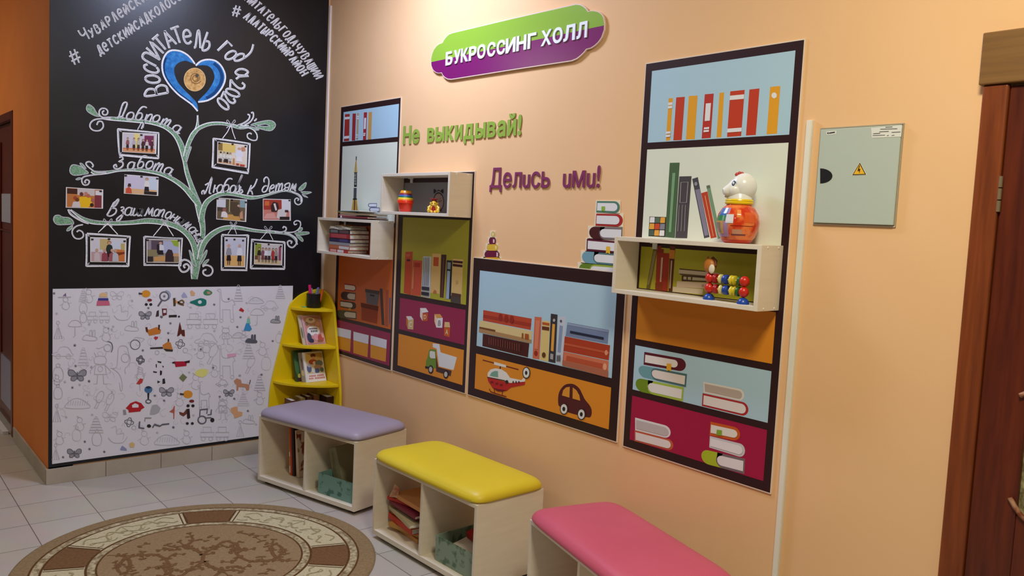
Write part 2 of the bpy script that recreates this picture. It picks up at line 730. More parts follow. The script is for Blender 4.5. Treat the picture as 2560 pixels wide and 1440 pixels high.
# right door
d1 = thing('door_1', 'dark mahogany door with glass pane and olive brown head board', 'door', (3.905, 0, 0), kind='structure')
dloc = Vector((3.905, 0, 0))


def dpart(mb, name, **kw):
    o = mb.build(name, d1, **kw)
    o.location = -dloc
    return o


mb = MB().box(3.905, 3.9705, -0.022, 0.0, 0.0, 1.957, M_CASING)
dpart(mb, 'casing', bevel=0.006, segs=3)
dpart(MB().box(4.866, 4.93, -0.022, 0.0, 0.0, 1.957, M_CASING), 'casing', bevel=0.006, segs=3)
dpart(MB().box(3.896, 4.94, -0.03, 0.0, 1.957, 2.098, M_LINTEL), 'head_board', bevel=0.004)
mb = MB()
mb.box(3.9715, 4.085, -0.012, 0.03, 0.01, 1.95, M_DOOR)
mb.box(4.74, 4.85, -0.012, 0.03, 0.01, 1.95, M_DOOR)
mb.box(4.085, 4.74, -0.012, 0.03, 1.80, 1.95, M_DOOR)
mb.box(4.085, 4.74, -0.012, 0.03, 1.13, 1.22, M_DOOR)
mb.box(4.085, 4.74, -0.012, 0.03, 0.01, 0.80, M_DOOR)
mb.box(4.085, 4.74, 0.004, 0.02, 1.22, 1.80, M_DOOR)
dpart(mb, 'door_leaf', bevel=0.003)
glass = noise_mat('figured_door_glass', (92, 84, 50), (176, 164, 118), 60, rough=0.25, spec=0.5, lo=0.35, hi=0.65, bump=0.4)
dpart(MB().box(4.08, 4.745, 0.002, 0.010, 0.79, 1.14, glass), 'glass_pane')
M_CARVE = noise_mat('mottled_carved_edge', (120, 62, 36), (206, 160, 124), 30, rough=0.35, lo=0.4, hi=0.7)  # noise mixes pale tan patches into the brown moulding
for zz, dz in ((0.845, -0.05), (1.125, 0.02)):
    mb = MB()
    pts = [(4.068 + t * 0.30, -0.016, zz + dz * math.sin(min(t * 6, 1) * math.pi / 2)) for t in [i / 20 for i in range(21)]]
    mb.tube(pts, 0.007, M_CARVE)
    dpart(mb, 'carved_moulding', smooth=True)
mb = MB()
for k in range(3):
    mb.lathe([(0.0055, 1.613 + k * 0.033), (0.0055, 1.643 + k * 0.033)], pm((196, 180, 140), 0.3, 0.85), (3.972, -0.018, 0), 14)
dpart(mb, 'hinge', smooth=True)

# ceiling lamps (above the frame)
for (x, y, sx, sy), lab in (((1.42, -0.74, .6, .36), 'white ceiling lamp panel above the hall sign'),
                            ((4.30, -1.45, .6, .5), 'white ceiling lamp panel in front of the mahogany door'),
                            ((4.30, -3.60, .6, .6), 'white ceiling lamp panel over the middle of the hall'),
                            ((-1.60, -3.30, .6, .6), 'white ceiling lamp panel in the corridor by the orange wall')):
    t = thing('ceiling_lamp', lab, 'lamp', (x, y, H))
    mb = MB()
    for a in (-1, 1):
        mb.box(a * sx / 2 - .012, a * sx / 2 + .012, -sy / 2 - .012, sy / 2 + .012, -.016, 0.0, M_WHITE)
        mb.box(-sx / 2 + .012, sx / 2 - .012, a * sy / 2 - .012, a * sy / 2 + .012, -.016, 0.0, M_WHITE)
    mb.build('frame', t)
    dm = bpy.data.materials.new('lit_diffuser')
    dm.use_nodes = True
    bb = dm.node_tree.nodes['Principled BSDF']
    bb.inputs['Emission Color'].default_value = (1, 0.93, 0.84, 1)
    bb.inputs['Emission Strength'].default_value = 2.0
    MB().box(-sx / 2 + .012, sx / 2 - .012, -sy / 2 + .012, sy / 2 - .012, -.008, -.002, dm).build('diffuser', t)
for o in bpy.data.objects:
    if o.type == 'LIGHT':
        tag(o, 'light of a ceiling lamp', 'lamp', kind='structure')

# ================================================================== CABLE DUCT, ELECTRIC CABINET
t = thing('cable_duct', 'white plastic cable duct running down the wall beside the grey metal cabinet', 'cable duct', (3.389, 0, 0))
MB().box(-0.0105, 0.0105, -0.013, 0.0, 0.0, 1.897, pm((232, 226, 208), 0.4)).build('duct_base', t, bevel=0.001)
MB().box(-0.009, 0.009, -0.016, -0.013, 0.0, 1.897, pm((236, 232, 216), 0.4)).build('duct_lid', t, bevel=0.001)

px0, px1, pz0, pz1 = 3.4275, 3.689, 1.565, 1.867
t = thing('electrical_cabinet', 'grey metal electrical cabinet with a yellow warning triangle set in the peach wall', 'electrical cabinet', (px0, 0, pz0))
t_loc = Vector((px0, 0, pz0))


def epart(mb, name, **kw):
    o = mb.build(name, t, **kw)
    o.location = -t_loc
    return o


M_GREYP = pm((186, 197, 184), 0.45)
mb = MB()
b_ = 0.0035
mb.box(px0 - b_, px0, -0.004, 0.0, pz0 - b_, pz1 + b_, pm((170, 160, 138), 0.5))
mb.box(px1, px1 + b_ * 0.6, -0.004, 0.0, pz0 - b_, pz1 + b_, pm((170, 160, 138), 0.5))
mb.box(px0, px1, -0.004, 0.0, pz1, pz1 + b_, pm((170, 160, 138), 0.5))
mb.box(px0, px1, -0.004, 0.0, pz0 - b_, pz0, pm((214, 206, 186), 0.5))
epart(mb, 'frame')
epart(MB().box(px0 + .002, px1 - .002, -0.012, 0.0, pz0 + .002, pz1 - .002, M_GREYP), 'door', bevel=0.002)
a = Art('R', 0.0125)
z = zm(1960, 280, 4.2353)
a.poly([Wp(q) for q in z([(404, 600), (404, 758)] + [(404 + 130 * math.sin(math.radians(k)), 680 + 80 * math.cos(math.radians(k))) for k in range(0, 181, 12)])], (20, 20, 18), px=False)
o = a.build('latch', t); o.location = -t_loc
a.poly(z([(804, 528), (880, 668), (716, 672)]), (236, 232, 216), 0)
a.poly(z([(804, 536), (870, 663), (724, 668)]), (40, 34, 20), 1)
a.poly(z([(803, 552), (858, 656), (738, 660)]), (240, 186, 40), 2)
a.poly(z([(798, 565), (806, 566), (796, 606), (812, 600), (800, 652), (796, 622), (780, 628)]), (60, 26, 10), 3)
o = a.build('warning_sticker', t); o.location = -t_loc
a.poly(z([(922, 168), (1252, 140), (1240, 262), (932, 274)]), (226, 226, 216))
for x0, x1, yy in ((1075, 1150, 160), (1020, 1200, 180), (1010, 1110, 208), (1140, 1235, 214), (945, 1020, 228), (940, 1070, 248), (1090, 1110, 250), (1140, 1170, 248)):
    a.line(z([(x0, yy + 2), (x1, yy - 3)]), 0.0022, (110, 112, 108), 1)
o = a.build('rating_sticker', t); o.location = -t_loc
a.poly(z([(448, 206), (556, 196), (553, 234), (452, 246)]), (228, 228, 218))
a.line(z([(478, 224), (540, 214)]), 0.004, (60, 62, 60), 1)
a.poly(z([(458, 216), (474, 214), (474, 232), (460, 234)]), (70, 72, 70), 1)
o = a.build('maker_sticker', t); o.location = -t_loc

# ================================================================== PRINTED BOOKCASE PANELS ON THE LONG WALL
BT = 0.005     # board thickness
C_BLUE, C_SAGE, C_PLUM = (176, 208, 222), (228, 233, 214), (150, 34, 74)
C_AMBER, C_ORNG, C_OLIVE = (226, 142, 36), (204, 98, 22), (178, 172, 46)
C_RED, C_MUST, C_PAPER = (196, 62, 30), (230, 162, 36), (232, 230, 230)


class Mural:
    def __init__(s, label, x0, x1, z0, z1):
        s.loc = Vector((x0, 0, z0))
        s.root = thing('bookcase_picture', label, 'wall picture', s.loc, group='printed bookcase panels on the peach wall')
        s.fit(MB().box(x0 - .004, x1 + .004, -BT, 0.0, z0 - .004, z1 + .004, pm((234, 216, 192), 0.5)).build('board', s.root))
        a = Art('R', BT + 0.0004, px=False)
        a.poly([(x0, z0), (x1, z0), (x1, z1), (x0, z1)], M_DARK)
        s.fit(a.build('printed_frame', s.root))
        s.a = Art('R', BT + 0.0009)
        s.cur = None

    def fit(s, o):
        o.location = -s.loc
        return o

    def panel(s, name, rect, col, rough=0.38):
        """rect: four wall points (x, z) or pixel corners"""
        a = Art('R', BT + 0.0008, px=False)
        x0, x1, z0, z1 = rect
        e = 0.003
        a.poly([(x0 - e, z0 - e), (x1 + e, z0 - e), (x1 + e, z1 + e), (x0 - e, z1 + e)], pm((230, 224, 214), 0.4), -1)
        a.poly([(x0, z0), (x1, z0), (x1, z1), (x0, z1)], pm(col, rough), 0)
        s.cur = s.fit(a.build(name, s.root))
        return s.cur

    def fig(s, name, label=None):
        o = s.a.build(name, s.cur, label)
        return o

    def bar(s, name, pts, col, extra=(), label=None):
        """one printed book: a quad and its stripes"""
        s.a.poly(pts, pm(col, 0.4), 0)
        for i, (p, c) in enumerate(extra):
            s.a.poly(p, pm(c, 0.4), 1 + i)
        return s.fig(name, label)


def rect_of(tl, tr, br, bl):
    P = [Wp(q, -BT) for q in (tl, tr, br, bl)]
    return ((P[0][0] + P[3][0]) / 2, (P[1][0] + P[2][0]) / 2, (P[2][1] + P[3][1]) / 2, (P[0][1] + P[1][1]) / 2)


def lying_book(a, tl, tr, br, bl, cover, page, spine_right=True, spine_frac=0.0, cov2=None, t=0.16, rounded=True):
    """a book lying on its side as printed flat art: C-shaped cover round a page block"""
    def lerp(u, v):
        top = (tl[0] + (tr[0] - tl[0]) * u, tl[1] + (tr[1] - tl[1]) * u)
        bot = (bl[0] + (br[0] - bl[0]) * u, bl[1] + (br[1] - bl[1]) * u)
        return (top[0] + (bot[0] - top[0]) * v, top[1] + (bot[1] - top[1]) * v)
    fl = (lambda u: u) if spine_right else (lambda u: 1 - u)
    arc = []
    wpx = abs(tr[0] - tl[0]) or 1
    hpx = abs(bl[1] - tl[1]) or 1
    r = 0.5 * hpx / wpx
    for k in range(13):
        an = math.pi / 2 - math.pi * k / 12
        arc.append((1 - r + r * math.cos(an), 0.5 - 0.5 * math.sin(an)))
    pts = [lerp(fl(0), 0)] + [lerp(fl(u), v) for u, v in arc] + [lerp(fl(0), 1)]
    a.poly(pts, pm(cover, 0.4), 0)
    s1 = 1 - spine_frac
    if cov2:
        a.poly([lerp(fl(0), 0), lerp(fl(s1 - r * .2), 0)] + [lerp(fl(s1 - r + r * math.cos(math.pi / 2 - math.pi * k / 8)), 0.5 - 0.5 * math.sin(math.pi / 2 - math.pi * k / 8)) for k in range(9)] + [lerp(fl(0), 1)], pm(cov2, 0.4), 1)
    r2 = r * (1 - 2 * t)
    e = s1 - r * 2 * t * 0.5
    pp = [lerp(fl(0.03), t)] + [lerp(fl(e - r2 + r2 * math.cos(math.pi / 2 - math.pi * k / 8)), 0.5 - (0.5 - t) * math.sin(math.pi / 2 - math.pi * k / 8)) for k in range(9)] + [lerp(fl(0.03), 1 - t)]
    a.poly(pp, pm(page, 0.5), 2)


# ---- panel 1, leftmost
X0, X1, Z0, Z1 = 0.197, 0.887, 0.648, 2.183
m1 = Mural('tall printed bookcase panel nearest the chalkboard, with a rocket and red books', X0, X1, Z0, Z1)
z = zm(840, 240, 4.6472)
r1 = rect_of((859.4, 278.3), (997.7, 262), (994.5, 344.4), (857.2, 353))
xa, xb = r1[0], r1[1]
m1.panel('blue_compartment', r1, C_BLUE)
m1.bar('printed_book', z([(105, 212), (160, 208), (152, 522), (92, 526)]), (170, 50, 44),
       [(z([(103, 245), (160, 240), (158, 268), (100, 273)]), C_PAPER), (z([(95, 468), (155, 462), (153, 492), (93, 498)]), C_PAPER)])
m1.bar('printed_book', z([(193, 205), (232, 203), (222, 518), (184, 520)]), (160, 44, 50))
m1.bar('printed_book', z([(246, 201), (266, 200), (256, 508), (238, 510)]), (190, 160, 110),
       [(z([(244, 232), (266, 230), (266, 246), (244, 248)]), C_PAPER), (z([(242, 256), (266, 254), (265, 270), (242, 272)]), C_PAPER),
        (z([(238, 448), (258, 446), (258, 462), (238, 464)]), C_PAPER), (z([(236, 474), (257, 472), (257, 486), (236, 488)]), C_PAPER)])
m1.bar('printed_book', z([(324, 191), (362, 188), (350, 508), (314, 511)]), (168, 44, 48),
       [(z([(330, 255), (352, 253), (347, 382), (325, 385)]), C_PAPER), (z([(322, 430), (344, 428), (343, 442), (321, 444)]), C_PAPER),
        (z([(320, 450), (342, 448), (341, 462), (319, 464)]), C_PAPER)])
m1.bar('printed_book', z([(379, 188), (419, 185), (408, 503), (368, 507)]), (206, 156, 84))
rs = rect_of((857, 364), (994, 357), (990, 430), (851, 541))
m1.panel('sage_compartment', (xa, xb, 1.487, rs[3]), C_SAGE)
a = m1.a
z = zm(840, 240, 4.6472)
a.poly(z([(230, 702), (242, 702), (238, 765), (228, 765)]), (70, 66, 60), 0)
a.poly(z([(232, 740), (240, 765), (250, 885), (210, 885), (226, 765)]), (214, 186, 110), 1)
a.line(z([(235, 760), (228, 880)]), 0.004, (110, 90, 50), 2)
a.poly(z([(212, 888), (248, 888), (246, 900), (212, 900)]), (40, 38, 36), 1)
a.poly(z([(215, 905), (245, 905), (243, 1055), (210, 1055)]), (38, 38, 40), 1)
for k in range(4):
    yy = 925 + k * 32
    a.line(z(ellipse(228, yy, 7, 9)), 0.004, (190, 190, 182), 2, closed=True)
a.poly(z([(207, 1068), (241, 1068), (237, 1190), (204, 1190)]), (78, 76, 84), 1)
a.poly(z([(198, 1190), (244, 1190), (243, 1206), (196, 1206)]), (30, 28, 28), 1)
a.poly(z([(198, 1206), (243, 1206), (258, 1340), (178, 1340)]), (208, 166, 78), 1)
a.line(z([(218, 1206), (214, 1336)]), 0.012, (70, 50, 26), 2)
a.line(z([(232, 1230), (240, 1330)]), 0.004, (120, 90, 40), 2)
m1.fig('printed_rocket', 'yellow and black printed rocket')
lying_book(a, *z([(372, 1246), (476, 1246), (476, 1292), (372, 1292)]), (84, 92, 130), (226, 228, 232), False, 0.06)
m1.fig('printed_book')
lying_book(a, *z([(385, 1292), (508, 1296), (508, 1348), (385, 1348)]), (84, 92, 130), (226, 228, 232), False, 0.06)
m1.fig('printed_book')
z = zm(820, 650, 5.144)
ro = rect_of((847, 654), (980, 690), (968, 818), (841, 793))
m1.panel('orange_compartment', (xa, xb, ro[2], 1.46), C_ORNG)
lying_book(a, *z([(210, 302), (368, 322), (360, 408), (215, 388)]), (150, 38, 30), (226, 212, 190), True, 0.02)
m1.fig('printed_book', 'red lying printed book')
lying_book(a, *z([(166, 398), (358, 425), (352, 525), (166, 510)]), (62, 30, 26), (206, 190, 168), False, 0.40, cov2=(92, 70, 50))
m1.fig('printed_book')
lying_book(a, *z([(155, 520), (364, 545), (360, 640), (160, 605)]), (58, 28, 26), (214, 200, 178), True, 0.18)
a.poly(z([(268, 618), (300, 622), (298, 652), (284, 640), (270, 648)]), (222, 168, 60), 4)
m1.fig('printed_book')
lying_book(a, *z([(112, 635), (366, 665), (366, 765), (108, 735)]), (74, 72, 48), (206, 190, 160), False, 0.36)
m1.fig('printed_book')
a.poly(z([(486, 410), (660, 440), (636, 590), (496, 556)]), (110, 106, 112), 0)
a.poly(z([(478, 370), (664, 400), (660, 445), (480, 412)]), (84, 70, 66), 1)
a.poly(z([(542, 442), (600, 452), (598, 472), (542, 460)]), (50, 46, 50), 1)
m1.fig('printed_box', 'grey printed box with lid')
a.poly(z([(432, 600), (640, 650), (630, 820), (430, 772)]), (164, 70, 34), 0)
a.poly(z([(424, 548), (648, 595), (642, 655), (426, 605)]), (110, 44, 24), 1)
m1.fig('printed_box', 'rust brown printed box with lid')
m1.bar('printed_book', z([(664, 366), (700, 370), (726, 840), (690, 834)]), (70, 48, 36))
m1.bar('printed_book', z([(744, 382), (782, 386), (770, 862), (730, 852)]), (166, 76, 40))
m1.bar('printed_book', z([(785, 485), (810, 490), (800, 800), (784, 850)]), (90, 90, 112))
rp = rect_of((841, 800), (974.5, 831), (970.7, 907.6), (845, 880))
m1.panel('plum_compartment', (xa, xb, rp[2], rp[3]), C_PLUM)
for q1, q2, q3, q4 in ((( 96, 862), (298, 905), (285, 1180), (96, 1130)), ((328, 920), (525, 968), (508, 1250), (326, 1195)), ((550, 972), (758, 1028), (742, 1310), (545, 1255))):
    mid = lambda p, q, f: (p[0] + (q[0] - p[0]) * f, p[1] + (q[1] - p[1]) * f)
    a.poly(z([q1, q2, q3, q4]), pm((226, 150, 40), 0.4), 0)
    a.poly(z([q1, q2, mid(q2, q3, 0.40), mid(q1, q4, 0.40)]), pm((226, 226, 230), 0.4), 1)
    m1.fig('printed_drawer', 'printed drawer front, white over orange')

# ---- panel 2
X0, X1, Z0, Z1 = 0.908, 1.597, 0.652, 1.762
m2 = Mural('printed bookcase panel behind the toy cup shelf, with letter cubes and a tipper truck', X0, X1, Z0, Z1)
rg = rect_of((1008, 542), (1174, 552), (1165.6, 762), (1001, 733))
xa, xb = rg[0], rg[1]
m2.panel('grey_compartment', (xa, xb, 1.545, 1.712), (136, 136, 142))
a = m2.a
z = zm(930, 415, 9.4815)
a.poly(z(ellipse(1580, 850, 120, 210, 32)), pm((164, 140, 134), 0.4), 0)
a.line(z(ellipse(1580, 850, 122, 212, 40)), 0.006, (24, 22, 22), 1, closed=True)
for k in range(12):
    an = math.radians(k * 30)
    a.line(z([(1580 + 98 * math.cos(an), 850 + 175 * math.sin(an)), (1580 + 108 * math.cos(an), 850 + 193 * math.sin(an))]), 0.002, (60, 50, 50), 2)
a.line(z([(1625, 760), (1580, 850), (1660, 820)]), 0.003, (50, 40, 40), 2)
for s_ in (-1, 1):
    a.poly(z([(1580 + s_ * 45, 590), (1580 + s_ * 70, 560), (1580 + s_ * 112, 545), (1580 + s_ * 118, 600), (1580 + s_ * 110, 660), (1580 + s_ * 60, 620)]), pm((24, 22, 22), 0.4), 2)
a.line(z([(1545, 600), (1580, 570), (1620, 600)]), 0.005, (24, 22, 22), 1)
a.line(z([(1510, 1020), (1490, 1080)]), 0.006, (24, 22, 22), 1)
a.line(z([(1640, 1030), (1650, 1085)]), 0.006, (24, 22, 22), 1)
m2.fig('printed_alarm_clock', 'black printed alarm clock with two bells')
m2.panel('green_compartment', (xa, xb, rg[2], 1.522), C_OLIVE)
z = zm(1000, 600, 8.4722)
m2.bar('printed_book', z([(115, 250), (270, 245), (235, 1170), (80, 1120)]), (196, 74, 38),
       [(z([(145, 405), (220, 408), (218, 455), (145, 448)]), (80, 20, 20)), (z([(140, 300), (225, 300), (222, 350), (140, 345)]), (212, 104, 60))])
m2.bar('printed_book', z([(275, 425), (470, 440), (440, 1190), (240, 1165)]), (204, 84, 54),
       [(z([(315, 480), (430, 490), (425, 575), (310, 570)]), (180, 50, 26)), (z([(285, 580), (305, 580), (285, 1040), (250, 1030)]), (222, 130, 96))])
ex = [(z([(505 + k * 35, 372), (516 + k * 35, 372), (492 + k * 36, 968), (480 + k * 36, 965)]), (110, 116, 136)) for k in range(4)]
ex += [(z([(470, 980), (628, 1000), (625, 1072), (466, 1052)]), (50, 52, 66)), (z([(464, 1090), (626, 1112), (622, 1184), (460, 1160)]), (42, 44, 52))]
m2.bar('printed_book', z([(490, 345), (668, 350), (634, 1232), (448, 1196)]), (206, 210, 216), ex)
m2.bar('printed_book', z([(686, 288), (866, 292), (838, 1145), (640, 1120)]), (228, 188, 118),
       [(z([(714, 362), (824, 368), (815, 556), (708, 548)]), (198, 84, 26)), (z([(700, 1105), (735, 1050), (775, 1080), (780, 1134), (695, 1120)]), (198, 120, 60))])
m2.bar('printed_book', z([(876, 308), (986, 312), (920, 1225), (845, 1215)]), (66, 30, 28), [(z([(915, 375), (940, 375), (905, 1220), (870, 1215)]), (112, 64, 56))])
m2.bar('printed_book', z([(990, 428), (1108, 436), (1078, 1255), (970, 1240)]), (34, 32, 44),
       [(z([(1008, 470), (1078, 476), (1070, 622), (1004, 614)]), (150, 160, 172)), (z([(1004, 652), (1066, 658), (1040, 1252), (976, 1245)]), (166, 186, 214))])
m2.bar('printed_book', z([(1120, 395), (1340, 412), (1300, 1350), (1080, 1180)]), (230, 196, 126),
       [(z([(1122, 432), (1332, 452), (1328, 500), (1120, 480)]), (70, 22, 18)), (z([(1120, 502), (1328, 528), (1324, 578), (1120, 554)]), (70, 22, 18)),
        (z(ellipse(1205, 885, 28, 40)), (210, 172, 96)), (z([(1100, 1115), (1300, 1150), (1290, 1215), (1095, 1180)]), (88, 56, 40)),
        (z([(1085, 1180), (1292, 1215), (1292, 1350), (1080, 1310)]), (78, 68, 62))])
rp = rect_of((998.5, 744.6), (1163.5, 774), (1159.7, 861), (996.4, 823))
m2.panel('plum_compartment', (xa, xb, rp[2], rp[3]), C_PLUM)
z = zm(980, 730, 5.54)


def cube_art(top, left, front, c1, c2, c3, ch=None, chc=None):
    a.poly(z(top), pm(c1, 0.4), 0)
    a.poly(z(left), pm(c2, 0.4), 0)
    a.poly(z(front), pm(c3, 0.4), 0)
    if ch:
        fr = z(front)
        gl, gf = glyph_mesh(ch, 0.02)
        mxx, Mxx = min(v.x for v in gl), max(v.x for v in gl)
        myy, Myy = min(v.y for v in gl), max(v.y for v in gl)
        tl, tr, br, bl = fr
        def mp(v):
            u = 0.26 + 0.48 * (v.x - mxx) / (Mxx - mxx)
            w_ = 0.78 - 0.56 * (v.y - myy) / (Myy - myy)
            tp = (tl[0] + (tr[0] - tl[0]) * u, tl[1] + (tr[1] - tl[1]) * u)
            bt = (bl[0] + (br[0] - bl[0]) * u, bl[1] + (br[1] - bl[1]) * u)
            return (tp[0] + (bt[0] - tp[0]) * w_, tp[1] + (bt[1] - tp[1]) * w_)
        q = a.uv([mp(v) for v in gl])
        a.mb.add([a.p3(u, v, 2 + .3 * g.z) for (u, v), g in zip(q, gl)], gf, pm(chc, 0.4))


cube_art([(196, 335), (265, 335), (300, 380), (222, 388)], [(196, 335), (222, 388), (218, 512), (196, 450)], [(222, 388), (300, 382), (294, 520), (218, 512)], (230, 222, 216), (196, 110, 50), (214, 184, 120), 'C', (240, 232, 210))
m2.fig('printed_letter_cube', 'tan printed cube with letter C')
cube_art([(390, 222), (470, 222), (506, 276), (420, 290)], [(390, 222), (424, 292), (424, 402), (388, 340)], [(424, 296), (498, 290), (492, 402), (424, 400)], (236, 230, 226), (232, 216, 200), (206, 92, 30), 'D', (240, 214, 170))
m2.fig('printed_letter_cube', 'orange printed cube with letter D')
cube_art([(590, 306), (668, 306), (702, 356), (622, 362)], [(590, 306), (622, 362), (614, 492), (588, 408)], [(622, 364), (704, 358), (696, 496), (612, 492)], (226, 160, 80), (236, 206, 160), (234, 230, 232), 'B', (150, 150, 150))
m2.fig('printed_letter_cube', 'white printed cube with letter B')
cube_art([(730, 414), (796, 418), (806, 490), (724, 486)], [(724, 486), (726, 486), (722, 608), (720, 600)], [(724, 488), (806, 494), (800, 626), (720, 604)], (226, 188, 130), (200, 120, 50), (206, 92, 30), 'A', (240, 214, 170))
m2.fig('printed_letter_cube', 'orange printed cube with letter A')
ra = rect_of((995, 835), (1158, 873), (1154, 962), (991.7, 912.3))
m2.panel('amber_compartment', (xa, xb, ra[2], ra[3]), C_AMBER)
a.poly(z([(565, 712), (655, 722), (672, 835), (898, 905), (852, 1082), (650, 1030), (618, 785), (565, 765)]), pm((226, 228, 230), 0.4), 0)
a.poly(z([(528, 790), (612, 800), (610, 1060), (470, 1030), (470, 965), (492, 910), (512, 815)]), pm((112, 146, 46), 0.4), 1)
a.poly(z([(524, 825), (545, 815), (598, 828), (604, 920), (540, 918), (524, 890)]), pm((226, 224, 218), 0.4), 2)
a.poly(z([(612, 870), (640, 1040), (826, 1090), (812, 1165), (612, 1100)]), pm((78, 48, 48), 0.4), 1)
a.poly(z([(462, 1025), (520, 1038), (520, 1066), (462, 1056)]), pm((40, 26, 26), 0.4), 2)
for cx, cy in ((540, 1072), (750, 1140)):
    a.poly(z(ellipse(cx, cy, 36, 58)), pm((38, 30, 30), 0.4), 3)
    a.poly(z(ellipse(cx, cy, 23, 38)), pm((196, 192, 188), 0.4), 4)
m2.fig('printed_truck', 'green and white printed tipper truck')

# ---- panel 3, low and wide
X0, X1, Z0, Z1 = 1.622, 2.632, 0.652, 1.338
m3 = Mural('low wide printed bookcase panel with a helicopter and a small car', X0, X1, Z0, Z1)
rb = rect_of((1200, 676), (1541.7, 722), (1530.7, 945), (1191.7, 865))
tl = Wp((1200, 676), -BT)
xa, xb = rb[0], rb[1]
m3.panel('blue_compartment', (xa, xb, rb[2], tl[1]), C_BLUE)
a = m3.a
z = zm(1160, 480, 3.0)
m3.bar('printed_book', z([(145, 885), (508, 950), (500, 1035), (142, 965)]), (190, 72, 44),
       [(z([(145, 920), (505, 985), (502, 1010), (143, 940)]), (166, 54, 34))] + [(z(ellipse(x, yy, 14, 28)), (150, 44, 28)) for x, yy in ((275, 940), (318, 948), (360, 955))])
m3.bar('printed_book', z([(118, 962), (512, 1045), (505, 1135), (112, 1050)]), (224, 200, 140),
       [(z([(115, 1020), (508, 1108), (505, 1135), (112, 1050)]), (178, 138, 92)), (z([(116, 1010), (236, 1034), (235, 1048), (115, 1022)]), (120, 70, 30)),
        (z([(436, 1058), (448, 1060), (446, 1098), (434, 1095)]), (150, 84, 26)), (z([(460, 1062), (488, 1067), (486, 1105), (458, 1100)]), (170, 84, 30))])
m3.bar('printed_book', z([(142, 1062), (490, 1135), (480, 1240), (138, 1155)]), (74, 28, 22),
       [(z([(185 + k * 18, 1088 + k * 4), (190 + k * 18, 1089 + k * 4), (190 + k * 18, 1142 + k * 4), (185 + k * 18, 1141 + k * 4)]), (130, 66, 50)) for k in range(14)])
m3.bar('printed_book', z([(530, 935), (583, 940), (565, 1256), (514, 1248)]), (210, 110, 78), [(z(ellipse(540, 1210, 14, 20)), (160, 44, 24)), (z([(540, 960), (572, 964), (555, 1180), (528, 1176)]), (222, 130, 96))])
m3.bar('printed_book', z([(588, 962), (646, 972), (632, 1272), (568, 1258)]), (226, 200, 126), [(z([(588, 975), (642, 984), (641, 1003), (588, 994)]), (190, 90, 40)), (z([(587, 1006), (640, 1014), (639, 1040), (586, 1032)]), (104, 50, 30)), (z(ellipse(600, 1222, 14, 20)), (96, 60, 20))])
m3.bar('printed_book', z([(652, 912), (702, 920), (686, 1284), (634, 1272)]), (60, 52, 54), [(z([(664, 988), (684, 992), (672, 1196), (652, 1190)]), (232, 166, 66)), (z(ellipse(677, 962, 9, 12)), (180, 180, 180)), (z([(650, 1210), (672, 1216), (670, 1258), (648, 1252)]), (170, 166, 166))])
m3.bar('printed_book', z([(708, 932), (762, 936), (742, 1296), (690, 1284)]), (200, 206, 216), [(z([(718, 1000), (742, 1005), (724, 1205), (702, 1198)]), (140, 158, 186)), (z(ellipse(728, 968, 8, 10)), (90, 90, 100))] + [(z([(698 + k * 11, 1222), (704 + k * 11, 1224), (702 + k * 11, 1272), (696 + k * 11, 1270)]), (70, 70, 80)) for k in range(3)])
m3.bar('printed_book', z([(776, 978), (1086, 1035), (1078, 1140), (762, 1080)]), (120, 136, 166), [(z([(775, 982), (1084, 1038), (1083, 1052), (774, 996)]), (150, 166, 190)), (z([(798, 1040), (1050, 1090), (1048, 1108), (796, 1058)]), (40, 44, 66))])
m3.bar('printed_book', z([(756, 1082), (1096, 1150), (1086, 1262), (746, 1192)]), (176, 62, 32), [(z([(752, 1130), (1092, 1200), (1090, 1215), (751, 1146)]), (196, 90, 56)), (z(ellipse(1068, 1205, 12, 20)), (226, 150, 110))])
m3.bar('printed_book', z([(746, 1196), (1086, 1268), (1080, 1392), (738, 1300)]), (214, 120, 84), [(z([(770, 1228), (1040, 1288), (1036, 1325), (766, 1262)]), (190, 84, 50)), (z(ellipse(1058, 1310, 14, 26)), (232, 170, 130)), (z([(740, 1262), (1084, 1342), (1080, 1392), (738, 1300)]), (178, 106, 78))])
z = zm(1160, 860, 5.5375)
ra = rect_of((1189.8, 883.5), (1529.3, 969), (1522, 1076), (1184.4, 968))
m3.panel('amber_compartment', (xa, xb, ra[2], ra[3]), C_AMBER)
a.line(z([(258, 222), (755, 355)]), 0.006, (120, 46, 20), 0)
a.poly(z([(418, 245), (585, 292), (583, 328), (416, 286)]), pm((232, 226, 214), 0.4), 1)
a.line(z([(505, 308), (500, 345)]), 0.008, (50, 26, 22), 1)
a.poly(z([(328, 455), (330, 400), (370, 352), (440, 336), (520, 350), (590, 395), (640, 468), (700, 480), (795, 500), (825, 470), (850, 480), (846, 520), (640, 540), (560, 500)]), pm((232, 228, 222), 0.4), 1)
a.poly(z([(358, 438), (385, 392), (430, 372), (472, 376), (475, 462)]), pm((120, 168, 152), 0.4), 2)
a.poly(z([(325, 460), (500, 505), (640, 545), (850, 520), (840, 565), (650, 600), (590, 650), (480, 655), (395, 600), (340, 520)]), pm((186, 36, 32), 0.4), 2)
a.poly(z([(392, 602), (480, 625), (590, 640), (540, 660), (470, 655)]), pm((110, 20, 24), 0.4), 3)
a.line(z([(325, 458), (560, 505), (600, 535)]), 0.004, (60, 46, 44), 3)
for cx, cy in ((390, 528), (460, 548), (520, 566)):
    a.poly(z(ellipse(cx, cy, 22, 14)), pm((120, 20, 26), 0.4), 4)
for cx in (685, 725, 765):
    a.poly(z(ellipse(cx, 528, 9, 18)), pm((60, 40, 40), 0.4), 4)
a.poly(z(ellipse(598, 525, 20, 26)), pm((40, 40, 44), 0.4), 4)
a.poly(z(ellipse(868, 398, 54, 82)), pm((66, 62, 52), 0.4), 4)
